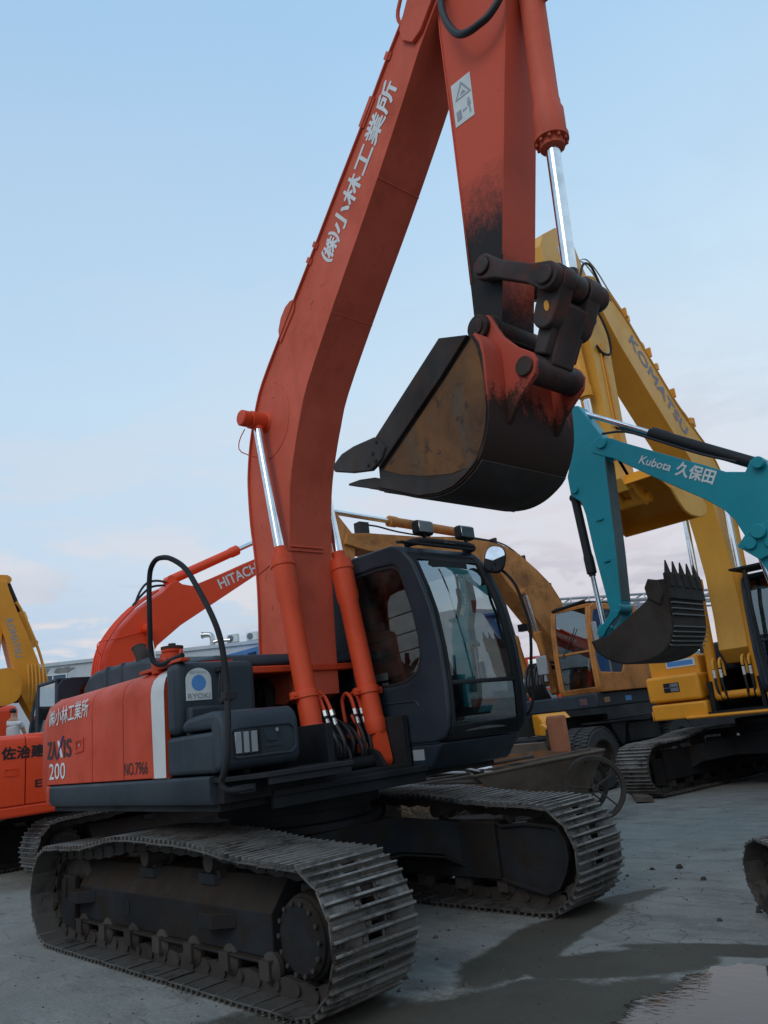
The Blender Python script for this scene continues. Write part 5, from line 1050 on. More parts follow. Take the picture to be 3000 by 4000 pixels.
# ---- yellow crawler excavator at the right, facing the camera
KY = thing('excavator', 'yellow crawler excavator on the right with its yellow bucket hanging high', 'excavator', (0.63, 8.57, 0), R(-90))
UK = 'undercarriage'
def under2(parent, az_rel, X0=1.685, r=0.40, gy=1.1, w=0.60, s=1.0, shift=(0, 0), top=TOP, motor=1, pitch=0.19, mat=None, fm=None):
    ca, sa = math.cos(az_rel), math.sin(az_rel); before = set(C.objects)
    track(parent, X0, r, top, -gy, w, detail=False, scale=s, pitch=pitch, mat=mat); track(parent, X0, r, top, gy, w, detail=False, scale=s, pitch=pitch, mat=mat)
    track_frame(parent, X0, r, -gy, -1, motor_end=motor, s=s, mat=fm); track_frame(parent, X0, r, gy, 1, motor_end=motor, s=s, mat=fm); car_body(parent, gy, s, X=X0/1.685, mat=fm)
    for o in set(C.objects)-before:
        if o.parent is parent: o.rotation_euler = (0, 0, az_rel); o.location = (shift[0], shift[1], 0)
under2(KY, R(170), gy=1.30, shift=(0.03, 0.18))
tb = house2(KY, M['yellow'], x1=1.2)
for o in [c for c in KY.children if c.name.startswith('skirt_panel')]: o.data.materials[0] = M['yellow']
q = MB(); q.box(1.0, 1.16, -1.30, -0.42, 1.06, 1.30); q.box(1.0, 1.14, 0.45, 1.35, 1.06, 1.36); q.box(1.12, 1.24, -0.75, 1.35, 1.05, 1.10); P_(q, 'front_beam', M['yellow'], KY, bevel=0.03)
q = MB(); q.box(1.118, 1.126, -1.05, -0.80, 1.47, 1.61); P_(q, 'headlight_recess', M['black'], tb)
q = MB(); q.box(1.127, 1.131, -0.94, -0.81, 1.48, 1.60); q.box(1.127, 1.131, -1.04, -0.81, 1.535, 1.545); P_(q, 'headlight', M['lamp'], tb)
q = MB(); q.box(0.952, 0.958, -1.02, -0.55, 1.83, 1.95); P_(q, 'sign_plate', M['sticker'], KY)
q = MB(); q.box(0.9585, 0.962, -1.0, -0.58, 1.855, 1.925); P_(q, 'sign_face', M['sticker_blue'], KY)
cab2(KY, M['navy_cab'], -0.35, 1.18, 0.46, 1.42, 1.32, 3.0, glassm=M['glass_dark'])
q = MB(); q.box(0.8, 1.35, 0.42, 1.45, 3.06, 3.09); q.tube([(1.30, 0.62, 3.05), (1.36, 0.62, 2.6), (1.38, 0.62, 2.0), (1.34, 0.62, 1.45)], 0.03, n=8); q.tube([(1.30, 1.2, 3.05), (1.36, 1.2, 2.6), (1.38, 1.2, 2.0), (1.34, 1.2, 1.45)], 0.03, n=8); P_(q, 'cab_guard', M['black'], KY)
KB = [(0.18, 1.92), (0.18, 2.6), (0.16, 3.1), (0.06, 3.7), (0.02, 4.2), (0.12, 4.7), (0.40, 5.15), (0.90, 5.50), (1.34, 5.83), (2.34, 6.86), (2.85, 7.25), (3.15, 7.42), (3.38, 7.36), (3.44, 7.15), (3.36, 6.98), (3.18, 6.90), (2.81, 6.40), (2.25, 5.82), (1.72, 5.30), (1.30, 4.92), (0.98, 4.55), (0.80, 4.15), (0.72, 3.70), (0.66, 3.15), (0.70, 2.5), (0.78, 2.0), (0.60, 1.80), (0.35, 1.78)]
kb = boom2(KY, 'boom', KB, 0.22, M['yellow_pale'])  # paler copy of the yellow puts skylight on the boom side into colour
q = MB()
for yy in (0.10, 0.17): q.tube([(0.10, yy, 4.85), (0.45, yy, 5.30), (0.84, yy, 5.64), (1.30, yy, 6.00), (2.30, yy, 7.04), (2.70, yy, 7.38), (2.95, yy, 7.62), (3.20, yy, 7.72), (3.42, yy, 7.62)], 0.011, n=8)
P_(q, 'hose', M['fitting'], kb)
q = MB()
for x, z in ((0.80, 5.52), (1.30, 5.92), (1.85, 6.48), (2.40, 7.0)): q.box(x-0.02, x+0.02, 0.05, 0.235, z, z+0.15)
P_(q, 'pipe_clamp', M['yellow'], kb)
q = MB(); strip(densify([(0.18, 2.6), (0.06, 3.7), (0.02, 4.2), (0.12, 4.7), (0.40, 5.15), (0.90, 5.50), (1.34, 5.83), (2.34, 6.86), (2.85, 7.25)], 3), -1, 0.014, -0.235, 0.235, q); P_(q, 'boom_flange', M['yellow'], kb)
q = MB()
for yy in (0.05, 0.12, 0.19): q.tube([(0.16, yy, 4.9), (0.86, yy, 5.60), (1.30, yy, 5.92), (2.32, yy, 6.96), (2.75, yy, 7.33)], 0.014, n=8)
for x, z in ((0.87, 5.56), (1.7, 6.3), (2.35, 6.94)): q.box(x-0.03, x+0.03, -0.1, 0.23, z, z+0.10)
P_(q, 'boom_pipe', M['yellow_pale'], kb)
dK = Vector((1.11-1.80, 0, 5.63-7.0)).normalized()
d_ = Vector((-0.70, 0, -0.714)); nK = Vector((0, 1, 0)).cross(d_)*1.0
text('lettering', 'KOMATSU', (2.50, 0.2215, 6.56), (-0.70, 0, -0.714), (-0.714, 0, 0.70), 1.80, 0.20, M['letter_komatsu'], kb, bold=0.05)
for e in (-1, 1): cylinder2(KY, 'boom_cylinder', (0.92, 1.34), (0.62, 4.35), 0.60, 0.078, 0.048, e*0.335, M['yellow'])
q = MB(); q.cyl((0.62, -0.42, 4.35), (0.62, 0.42, 4.35), 0.07); q.cyl((0.92, -0.42, 1.34), (0.92, 0.42, 1.34), 0.06); P_(q, 'boom_pin', M['yellow'], KY)
# arm, hanging straight down, with a tail above the boom tip
KA = [(4.42, 7.15), (4.45, 7.45), (4.33, 7.68), (3.95, 7.95), (3.66, 8.06), (3.55, 8.0), (3.42, 7.65), (3.20, 7.2), (3.04, 6.6), (3.10, 5.75), (3.14, 4.95), (3.12, 4.35), (3.18, 4.15), (3.40, 4.10), (3.52, 4.25), (3.54, 4.75), (3.60, 6.3), (3.78, 6.75), (4.1, 7.0)]
ka = boom2(KY, 'arm', KA, 0.17, M['yellow_pale'])
q = MB()
for yy in (0.178, ):
    q.tube([(3.30, yy, 6.3), (3.32, yy, 5.6), (3.33, yy, 5.0), (3.32, yy, 4.6)], 0.014, n=8); q.tube([(3.38, yy, 6.2), (3.40, yy, 5.6), (3.41, yy, 5.0)], 0.014, n=8)
for z in (6.15, 5.0): q.box(3.28, 3.44, 0.17, 0.20, z, z+0.05)
P_(q, 'arm_pipe', M['yellow'], ka)
q = MB(); q.cyl((3.26, -0.24, 7.14), (3.26, 0.24, 7.14), 0.12); P_(q, 'pivot_pin', M['yellow'], ka)
q = MB(); q.prism([(4.0, 7.62), (3.86, 7.70), (3.80, 7.50), (3.94, 7.42)], 0.171, 0.174) ; P_(q, 'warning_sticker', M['sticker'], ka)
cylinder2(KY, 'bucket_cylinder', (3.80, 7.30), (3.66, 4.75), 0.74, 0.085, 0.050, 0.0, M['yellow'])
cylinder2(KY, 'arm_cylinder', (1.75, 6.75), (3.85, 7.85), 0.60, 0.085, 0.050, 0.0, M['yellow'])
q = MB(); q.tube([(3.55, 0.20, 7.30), (3.50, 0.26, 7.48), (3.30, 0.27, 7.5), (3.05, 0.24, 7.25), (2.75, 0.20, 7.12)], 0.018, n=8); q.tube([(3.50, 0.20, 6.95), (3.40, 0.28, 6.7), (3.25, 0.28, 6.4), (3.20, 0.24, 6.15), (3.35, 0.20, 6.12), (3.5, 0.20, 6.2)], 0.018, n=8); q.tube([(3.72, 0.1, 6.62), (3.66, 0.18, 6.55), (3.5, 0.24, 6.52), (3.45, 0.24, 6.7), (3.5, 0.2, 7.0)], 0.018, n=8)
P_(q, 'hose', M['hose'], KY)
for e in (-1, 1):
    q = MB(); link2d((3.36, 4.62), (3.66, 4.72), 0.07, 0.07, 0.04, e*0.22-0.03, e*0.22+0.03, q); link2d((3.66, 4.72), (3.05, 4.02), 0.08, 0.07, 0.05, e*0.12-0.05, e*0.12+0.05, q); P_(q, 'side_link', M['yellow'], KY, bevel=0.008)
q = MB(); q.cyl((3.66, -0.28, 4.72), (3.66, 0.28, 4.72), 0.075); q.cyl((3.05, -0.30, 4.02), (3.05, 0.30, 4.02), 0.07); q.cyl((3.32, -0.26, 4.22), (3.32, 0.26, 4.22), 0.09); P_(q, 'linkage_pin', M['yellow'], KY)
kbk = bucket2(KY, [(3.44, 4.16), (3.34, 4.30), (3.05, 4.36), (2.68, 4.36), (2.40, 4.28), (2.20, 4.12), (2.14, 3.95), (2.24, 3.76)], (2.30, 3.78), (2.24, 4.32), 0.60, M['yellow'], teeth=0)
q = MB(); q.prism([(3.38, 4.16), (3.28, 4.34), (3.05, 4.12), (2.98, 4.0), (3.06, 3.92), (3.2, 4.0)], -0.25, -0.21); q.prism([(3.38, 4.16), (3.28, 4.34), (3.05, 4.12), (2.98, 4.0), (3.06, 3.92), (3.2, 4.0)], 0.21, 0.25); P_(q, 'bucket_ear', M['yellow'], kbk)
q = MB(); q.prism([(3.12, 4.04), (2.80, 4.10), (2.50, 4.06), (2.22, 3.99), (2.12, 3.92), (2.14, 3.82), (2.28, 3.74), (2.45, 3.70), (2.70, 3.70), (2.86, 3.75), (3.0, 3.88)], 0.60, 0.635); P_(q, 'side_cutter', M['yellow_pale'], kbk, bevel=0.01)
q = MB()
for (a, b) in (((0.85, -0.28), (1.6, 0)), ((0.85, -0.18), (1.6, 0)), ((0.85, 0.16), (1.6, 0)), ((0.85, 0.26), (1.6, 0))):
    q.tube([(0.85, a[1], 1.62), (0.85, a[1], 1.80), (0.90, a[1], 1.88), (0.97, a[1], 1.82), (0.98, a[1], 1.74)], 0.02, n=8)
P_(q, 'steel_pipe', M['yellow_pale'], KY)
q = MB()
for y in (-0.28, -0.18, 0.16, 0.26): q.cyl((0.98, y, 1.72), (0.985, y, 1.60), 0.022, n=8)
P_(q, 'hose_fitting', M['sticker'], KY)
q = MB()
for y in (-0.28, -0.18, 0.16, 0.26): q.tube([(0.985, y, 1.60), (0.99, y, 1.45), (0.95, y*0.9, 1.30), (0.8, y*0.8, 1.2)], 0.02, n=8)
P_(q, 'hose', M['hose'], KY)

# ---- small teal excavator, near right, mostly outside the frame
TE = thing('excavator', 'small teal excavator reaching in from the right with a muddy toothed bucket', 'excavator', (3.87, 2.54, 0), R(-178))
TT = [(-0.95, 0.475), (-0.4, 0.52), (0.0, 0.53), (0.4, 0.52), (0.95, 0.475)]
under2(TE, R(-35), shift=(-0.632, 1.1075), X0=1.0, r=0.26, gy=0.78, w=0.40, s=0.58, top=TT, pitch=0.135, motor=-1)
tb_pts = [(0.023, 0.999), (-0.007, 1.45), (0.023, 1.901), (0.095, 2.353), (0.218, 2.73), (0.364, 2.98), (0.458, 3.066), (0.49, 3.19), (0.595, 3.217), (0.659, 3.129), (0.809, 3.178), (0.95, 3.279), (1.301, 3.51), (1.649, 3.745), (1.741, 3.816), (1.878, 3.88), (1.971, 3.834), (1.971, 3.748), (1.878, 3.688), (1.763, 3.616), (1.379, 3.285), (1.026, 2.994), (0.895, 2.864), (0.831, 2.758), (0.766, 2.55), (0.659, 2.218), (0.49, 1.807), (0.364, 1.4), (0.301, 0.996)]
tbm = boom2(TE, 'boom', tb_pts, 0.10, M['teal'])
q = MB()
for x_, z_, r_, w_ in ((0.533, 3.162, 0.05, 0.16), (0.655, 2.607, 0.06, 0.18), (0.74, 2.528, 0.05, 0.17), (0.591, 2.502, 0.045, 0.16), (1.851, 3.804, 0.055, 0.13)): q.cyl((x_, -w_, z_), (x_, w_, z_), r_)
q.prism([(0.49, 2.702), (0.745, 2.631), (0.852, 2.532), (0.702, 2.383), (0.511, 2.438)], 0.10, 0.14); P_(q, 'boom_boss', M['teal'], tbm, bevel=0.006)
q = MB(); q.tube([(1.846, 0.06, 3.907), (1.617, 0.06, 3.847), (1.37, 0.06, 3.681), (0.985, 0.06, 3.405), (0.716, 0.06, 3.244)], 0.012, n=8); q.tube([(1.722, 0.0, 3.938), (1.44, 0.0, 3.768), (1.163, 0.0, 3.54)], 0.014, n=8); P_(q, 'hose', M['hose'], tbm)
text('lettering', 'Kubota', (1.535, 0.102, 3.495), (-0.849, 0, -0.528), (-0.528, 0, 0.849), 0.31, 0.075, M['letter_white'], tbm, bold=0.02, shear=0.15)
text('lettering', '久保田', (1.234, 0.102, 3.285), (-0.849, 0, -0.528), (-0.528, 0, 0.849), 0.345, 0.125, M['letter_white'], tbm, bold=0.03)
cylinder2(TE, 'arm_cylinder', (0.581, 3.189), (2.073, 4.239), 0.56, 0.052, 0.026, 0.0, M['rubber'])
ta_pts = [(2.103, 4.293), (2.022, 4.265), (1.929, 4.064), (1.837, 3.865), (1.814, 3.736), (1.86, 3.633), (1.894, 3.209), (1.929, 2.764), (1.975, 2.307), (1.998, 2.201), (2.057, 2.181), (2.103, 2.235), (2.127, 2.526), (2.15, 2.816), (2.162, 3.171), (2.185, 3.312), (2.28, 3.404), (2.28, 3.598), (2.162, 3.869), (2.127, 4.167)]
ta = boom2(TE, 'arm', ta_pts, 0.09, M['teal'])
q = MB(); q.prism([(1.860, 3.633), (1.894, 3.209), (1.929, 2.764), (1.975, 2.307), (1.968, 2.307), (1.922, 2.764), (1.887, 3.209), (1.852, 3.633)], -0.086, 0.086); P_(q, 'worn_strip', M['worn_strip'], ta)
q = MB(); q.cyl((2.221, -0.12, 3.443), (2.221, 0.12, 3.443), 0.035); q.cyl((2.033, -0.12, 2.244), (2.033, 0.12, 2.244), 0.055); q.box(1.99, 2.06, 0.09, 0.11, 3.08, 3.10); q.box(2.0, 2.06, 0.09, 0.11, 2.68, 2.70); P_(q, 'arm_boss', M['teal'], ta)
cylinder2(TE, 'bucket_cylinder', (2.289, 3.391), (2.236, 2.066), 0.60, 0.042, 0.024, 0.0, M['rubber'])
q = MB(); link2d((2.045, 2.19), (2.209, 2.044), 0.04, 0.04, 0.03, 0.11, 0.14, q); link2d((2.045, 2.19), (2.209, 2.044), 0.04, 0.04, 0.03, -0.14, -0.11, q); link2d((2.221, 2.077), (2.221, 1.894), 0.05, 0.05, 0.04, -0.05, 0.08, q); P_(q, 'side_link', M['teal'], TE, bevel=0.005)
tcur = [(2.21, 1.96), (2.17, 1.86), (2.06, 1.77), (1.93, 1.72), (1.80, 1.715), (1.65, 1.735), (1.55, 1.78), (1.475, 1.86), (1.43, 1.97), (1.415, 2.12), (1.405, 2.26), (1.41, 2.37)]
M['mud'] = paint('muddy_bucket', (0.036, 0.024, 0.017), 0.9, 0.35, 0.8, dirtcol=(0.082, 0.056, 0.038), dirtscale=6, bumpk=0.6, spec=0.2)
def teal_bucket():
    w = 0.34; c = densify(tcur, 3)
    q = MB(); strip(c, -1, 0.018, -w, w, q); b = P_(q, 'bucket', M['mud'], TE, bevel=0.003)
    sidep = c + [(1.52, 2.38), (1.56, 2.30), (1.62, 2.22), (2.04, 1.99)]
    for e in (-1, 1):
        y0, y1 = sorted((e*w, e*(w-0.018))); q = MB(); q.prism(sidep, y0, y1); P_(q, 'side_plate', M['mud'], b, bevel=0.004)
        y0, y1 = sorted((e*w, e*(w+0.02))); q = MB(); q.prism([(1.60, 2.24), (1.61, 2.33), (1.565, 2.40), (1.52, 2.385), (1.47, 2.37), (1.45, 2.25), (1.5, 2.16)], y0, y1); P_(q, 'side_cutter', M['mud'], b, bevel=0.008)
    # lip plate and wear bars across the back
    q = MB(); q.prism([(1.385, 2.20), (1.392, 2.38), (1.41, 2.38), (1.42, 2.20)], -w-0.01, w+0.01); P_(q, 'lip_plate', M['rust_dark'], b, bevel=0.003)
    q = MB()
    for k in range(8):
        i = int(len(c)*(0.60+0.033*k)); p = c[i]; pn = c[i+1]; d = Vector((pn[0]-p[0], pn[1]-p[1])).normalized(); nr = Vector((-d.y, d.x)); a = Vector(p)
        pp = [a-d*0.005, a+d*0.005, a+d*0.005+nr*0.022, a-d*0.005+nr*0.022]; q.prism([(t.x, t.y) for t in pp], -w, w)
    P_(q, 'wear_bar', M['skylit_bar'], b)
    for k in range(5):
        y = w-0.05-(2*w-0.10)*k/4; q = MB()
        q.add([(1.38, y-0.045, 2.30), (1.38, y+0.045, 2.30), (1.44, y+0.045, 2.30), (1.44, y-0.045, 2.30), (1.385, y-0.05, 2.42), (1.385, y+0.05, 2.42), (1.43, y+0.05, 2.42), (1.43, y-0.05, 2.42), (1.39, y-0.028, 2.43), (1.39, y+0.028, 2.43), (1.425, y+0.028, 2.43), (1.425, y-0.028, 2.43), (1.402, y-0.008, 2.535), (1.402, y+0.008, 2.535), (1.412, y+0.008, 2.535), (1.412, y-0.008, 2.535)],
              [(3, 2, 1, 0)]+[f for o_ in (0, 4, 8) for f in ((o_, o_+1, o_+5, o_+4), (o_+1, o_+2, o_+6, o_+5), (o_+2, o_+3, o_+7, o_+6), (o_+3, o_, o_+4, o_+7))]+[(12, 13, 14, 15)])
        P_(q, 'tooth', M['rust_dark'], b, bevel=0.006)
teal_bucket()
q = MB(); q.box(-0.95, 0.35, -0.7, 0.75, 0.62, 0.72); q.box(0.0, 0.42, -0.14, 0.14, 0.72, 1.1); P_(q, 'deck', M['black'], TE)
q = MB(); q.box(-1.05, -0.25, -0.72, 0.72, 0.72, 1.45); P_(q, 'engine_cover', M['teal'], TE, bevel=0.1, seg=4)
q = MB(); q.box(-0.25, 0.35, -0.72, -0.2, 0.72, 1.1); P_(q, 'side_box', M['teal'], TE, bevel=0.05)
cylinder2(TE, 'boom_cylinder', (0.52, 0.95), (0.74, 2.50), 0.60, 0.055, 0.03, 0.0, M['rubber'])
cab2(TE, M['navy_cab'], -0.75, 0.12, -0.05+0.2, 0.78, 0.90, 2.50, glassm=M['glass_dark'])

# ---- amber wheeled excavator in the middle distance
AM = thing('excavator', 'worn amber wheeled excavator behind the big cab, rust specks on its cab frame', 'excavator', (-3.36, 9.43, 0), R(-93))
def wheel(parent, x, y, r=0.52, w=0.26, inner=1):
    q = MB(); prof = [(r*0.60, -w/2), (r*0.93, -w/2), (r, -w/2+0.05), (r, w/2-0.05), (r*0.93, w/2), (r*0.60, w/2)]
    q.lathe(prof, (x, y, r), n=44)
    for k in range(44):
        a = 2*math.pi*k/44; 
        for sy, off in ((-1, 0.0), (1, math.pi/44)):
            ca, sa = math.cos(a+off), math.sin(a+off); mt = Matrix(((-sa, 0, ca, x+ca*r), (0, 1, 0, y+sy*w*0.25), (ca, 0, sa, r+sa*r), (0, 0, 0, 1))); q.box(-0.022, 0.022, -w*0.22, w*0.22, -0.005, 0.016, mt)
    o = P_(q, 'wheel', M['tyre'], parent, angle=40)
    q = MB(); q.lathe([(0, -0.05), (0.10, -0.05), (0.12, 0.0), (r*0.52, 0.02), (r*0.54, -w*0.42), (r*0.62, -w*0.45), (r*0.62, w*0.45), (r*0.54, w*0.42), (r*0.50, 0.06), (0.12, 0.05), (0.10, 0.10), (0, 0.10)], (x, y, r), n=36); P_(q, 'rim', M['rust_dark'], o)
for x in (1.25, -1.45):
    for y in (-1.23, -0.92, 0.92, 1.23): wheel(AM, x, y)
q = MB(); q.box(-2.0, 1.9, -0.45, 0.45, 0.55, 0.95); q.box(1.15, 1.35, -1.0, 1.0, 0.42, 0.62); q.box(-1.55, -1.35, -1.0, 1.0, 0.42, 0.62); q.lathe([(0, 0), (0.6, 0), (0.6, 0.28), (0, 0.28)], (0, 0, 0.95), axis=(0, 0, 1)); P_(q, 'chassis', M['black'], AM, bevel=0.02)
q = MB(); q.box(-0.7, 1.0, 0.80, 1.42, 1.08, 1.12); q.prism([(0.45, 1.12), (1.0, 1.12), (0.70, 0.70), (0.62, 0.70)], 1.36, 1.40); q.box(-2.1, -0.9, 0.8, 1.42, 1.08, 1.12); q.box(-0.7, 0.35, 0.75, 1.35, 0.72, 1.05); P_(q, 'mudguard', M['black'], AM, bevel=0.01)
q = MB(); q.box(-2.4, 1.22, -1.25, 1.40, 1.36, 1.62); P_(q, 'deck', M['navy'], AM, bevel=0.03)
q = MB(); q.box(-2.45, -1.6, -1.2, 1.2, 1.62, 2.35); P_(q, 'counterweight', M['amber'], AM, bevel=0.12, seg=4)
q = MB(); q.prism([(-1.62, 1.66), (-1.62, 2.22), (-0.95, 2.20), (-0.30, 2.12), (0.10, 2.0), (0.55, 1.88), (0.98, 1.86), (0.98, 1.78), (0.85, 1.66)], 1.33, 1.405); ap = P_(q, 'side_panel', M['amber'], AM, bevel=0.01)
q = MB(); q.box(-1.6, 0.60, 1.4055, 1.409, 1.64, 1.72); P_(q, 'white_stripe', M['white'], ap)
q = MB(); q.prism([(0.60, 1.70), (0.85, 1.70), (0.86, 1.82), (0.66, 1.82)], 1.4055, 1.411); P_(q, 'grab_hole', M['black'], ap, bevel=0.01)
q = MB(); q.box(0.15, 0.35, 1.4005, 1.405, 1.43, 1.52); P_(q, 'blue_plate', M['sticker_blue'], AM)
q = MB(); q.box(1.2205, 1.226, 1.02, 1.18, 1.43, 1.54); q.box(0.85, 1.03, 1.4005, 1.405, 1.44, 1.53); P_(q, 'lamp', M['lamp'], AM)
acab = cab2(AM, M['amber'], -0.55, 1.10, 0.56, 1.46, 1.62, 3.22, frame=0.06, bulge=0.06, mullion=0.46)
q = MB(); q.box(-0.45, 0.95, 0.62, 1.40, 3.22, 3.26); q.tube([(1.0, 0.60, 3.20), (1.0, 1.35, 3.27)], 0.03); P_(q, 'roof_rail', M['black'], acab)
q = MB(); q.box(1.12, 1.16, 1.50, 1.60, 2.45, 2.85); P_(q, 'mirror_shell', M['grey_steel'], acab, bevel=0.02)
q = MB(); q.box(-1.55, -0.58, 0.3, 1.3, 2.2, 2.9); P_(q, 'engine_cover', M['navy'], AM, bevel=0.12, seg=4)
AB = [(-0.15, 1.75), (-0.08, 2.3), (-0.02, 2.9), (0.09, 3.52), (0.35, 3.86), (0.70, 4.12), (1.19, 4.42), (1.6, 4.56), (2.06, 4.62), (3.0, 4.64), (3.95, 4.57), (5.05, 4.54), (5.5, 4.50), (5.55, 4.32), (5.11, 4.24), (4.0, 4.18), (2.8, 4.18), (1.95, 4.12), (1.72, 3.85), (1.38, 3.52), (1.0, 3.15), (0.55, 2.65), (0.25, 2.0), (0.15, 1.72)]
ab = boom2(AM, 'boom', AB, 0.20, M['amber'])
q = MB()
for yy in (0.0, 0.07, 0.14): q.tube([(-0.05, yy-0.1, 3.2), (0.02, yy-0.1, 3.60), (0.32, yy-0.1, 3.98), (0.68, yy-0.1, 4.24), (1.17, yy-0.1, 4.54), (1.6, yy-0.1, 4.68), (2.4, yy-0.1, 4.72)], 0.016, n=8)
for x, z in ((0.25, 3.78), (0.95, 4.32), (1.75, 4.62)): q.box(x-0.03, x+0.03, -0.2, 0.12, z, z+0.12)
q.tube([(3.2, -0.1, 4.68), (4.1, -0.1, 4.72), (4.6, -0.1, 4.78), (5.0, -0.1, 4.78)], 0.016, n=8); q.box(4.85, 5.05, -0.16, 0.0, 4.60, 4.80)
P_(q, 'boom_pipe', M['hose'], ab)
cylinder2(AM, 'arm_cylinder', (2.55, 4.80), (5.95, 4.92), 0.55, 0.085, 0.045, 0.0, M['amber'])
cylinder2(AM, 'boom_cylinder', (0.9, 1.75), (1.35, 3.65), 0.6, 0.07, 0.04, -0.28, M['amber']); cylinder2(AM, 'boom_cylinder', (0.9, 1.75), (1.35, 3.65), 0.6, 0.07, 0.04, 0.28, M['amber'])
aa = boom2(AM, 'arm', [(5.90, 4.98), (5.65, 4.85), (5.35, 4.52), (5.33, 4.30), (5.40, 3.6), (5.45, 2.6), (5.62, 2.6), (5.75, 3.8), (5.80, 4.4), (6.05, 4.85)], 0.15, M['amber'])
bucket2(AM, [(5.50, 2.65), (5.42, 2.35), (5.2, 2.1), (4.95, 2.05), (4.75, 2.15), (4.6, 2.3)], (4.6, 2.3), (4.75, 2.15), 0.42, M['dark_bucket'])
# its front blade and one raised outrigger foot
q = MB(); vs = [(2.58, 0.28), (2.66, 0.32), (2.60, 0.50), (2.60, 0.70), (2.66, 0.92), (2.58, 0.93), (2.52, 0.70), (2.52, 0.48)]; q.prism(vs, -1.2, 1.2); bl_ = P_(q, 'front_blade', M['cart_steel'], AM, bevel=0.008)
q = MB(); q.box(1.8, 2.55, -0.5, -0.35, 0.45, 0.62); q.box(1.8, 2.55, 0.35, 0.5, 0.45, 0.62); q.prism([(1.9, 0.55), (2.5, 0.80), (2.5, 0.72), (1.9, 0.47)], 0.7, 0.8); P_(q, 'blade_arm', M['rust_dark'], AM, bevel=0.01)
q = MB(); q.prism([(1.20, 0.30), (1.34, 0.42), (1.38, 1.15), (1.25, 1.22), (1.10, 1.10), (1.05, 0.40)], 2.30, 2.44, 'x'); P_(q, 'outrigger', M['rust_dark'], AM, bevel=0.02)
q = MB(); q.box(2.46, 2.54, 1.22, 1.60, 0.72, 1.32); P_(q, 'outrigger_foot', M['rust_orange'], AM, bevel=0.04, seg=3)
q = MB(); q.box(1.45, 1.95, -1.1, -0.7, 1.0, 1.5); q.box(1.95, 1.98, -0.95, -0.72, 1.9, 2.2); P_(q, 'tool_box', M['rust_dark'], AM, bevel=0.02)
q = MB(); q.box(1.30, 1.36, -0.05+0.35, 0.53, 2.05, 2.40); P_(q, 'lamp_box', M['grey_steel'], AM, bevel=0.02)
q = MB()
for k in range(7): q.tube([(0.4, -0.2+0.07*k, 2.2), (0.9, -0.22+0.07*k, 2.3-0.05*(k % 3)), (1.15, -0.2+0.07*k, 1.9), (0.9, -0.15+0.06*k, 1.5)], 0.03, n=8)
P_(q, 'hose', M['hose'], AM)

# ---- second orange excavator behind the first, seen from its right rear
OR = thing('excavator', 'bright orange excavator at the left edge, lettered in black on its side, boom reaching right', 'excavator', (-6.6, 1.85, 0), R(90))
under2(OR, 0.0, shift=(-0.02, 0.0), motor=-1)
tb2 = house2(OR, M['orange_new'], frontbox=False, top=1.87)
for o in [c for c in OR.children if c.name.startswith('engine_cover')]: o.location.z = -0.22
for x0_, x1_ in ((-2.75, -2.21), (-2.20, -1.30)):
    q = MB(); q.prism([(-1.356, 1.0), (-1.356, 1.74), (-1.335, 1.81), (-1.28, 1.85), (-1.15, 1.868), (-0.9, 1.87), (-0.9, 1.0)], x0_, x1_, 'x'); P_(q, 'side_door', M['orange_new'], OR, bevel=0.01)
for o in [c for c in OR.children if c.name.startswith('skirt_panel')]: o.data.materials[0] = M['orange_new']
q = MB(); q.box(-2.8, 1.0, -1.35, -1.05, 0.86, 1.0); P_(q, 'lower_panel', M['orange_new'], OR, bevel=0.03)
q = MB(); q.box(0.42, 1.1, -1.34, -0.5, 1.1, 1.85); P_(q, 'fuel_tank', M['orange_new'], OR, bevel=0.05)
text('lettering', '佐治建設', (-2.50, -1.358, 1.565), (1, 0, 0), (0, 0, 1), 0.70, 0.15, M['letter_black'], OR, bold=0.04)
text('lettering', 'EX200', (-2.085, -1.358, 1.19), (1, 0, 0), (0, 0, 1), 0.55, 0.09, M['letter_black'], OR, bold=0.04)
q = MB(); q.ring([(-2.47, 1.36), (-2.30, 1.36), (-2.30, 1.45), (-2.47, 1.45)], [(-2.455, 1.372), (-2.315, 1.372), (-2.315, 1.438), (-2.455, 1.438)], -1.364, -1.354); q.cyl((-2.36, -1.364, 1.405), (-2.36, -1.355, 1.405), 0.012, n=10); P_(q, 'door_handle', M['orange_new'], OR)
cab2(OR, M['navy_cab'], -1.12, 0.70, 0.46, 1.42, 1.45, 2.76, rear_post=0.9, glassm=M['glass'])
OB = [(-0.72, 1.75), (-0.72, 2.3), (-0.68, 2.75), (-0.60, 3.08), (-0.40, 3.41), (-0.07, 3.74), (0.36, 4.05), (0.55, 4.24), (0.65, 4.28), (0.75, 4.22), (0.95, 4.20), (1.60, 4.47), (2.29, 4.78), (3.2, 5.16), (4.2, 5.48), (4.62, 5.50), (4.68, 5.34), (4.4, 5.18), (3.2, 4.86), (2.32, 4.48), (1.19, 3.80), (0.69, 3.50), (0.25, 3.16), (0.02, 2.80), (-0.10, 2.3), (-0.18, 1.75)]
ob = boom2(OR, 'boom', OB, 0.22, M['orange_new'])
text('lettering', 'HITACHI', (1.52, -0.2225, 4.17), (0.90, 0, 0.40), (-0.40, 0, 0.90), 0.98, 0.18, M['letter_white'], ob, bold=0.03)
q = MB()
for yy in (-0.20, -0.12, -0.04, 0.05): q.tube([(-0.77, yy, 2.2), (-0.74, yy, 2.75), (-0.66, yy, 3.12), (-0.45, yy, 3.46), (-0.12, yy, 3.80), (0.30, yy, 4.10)], 0.02, n=8)
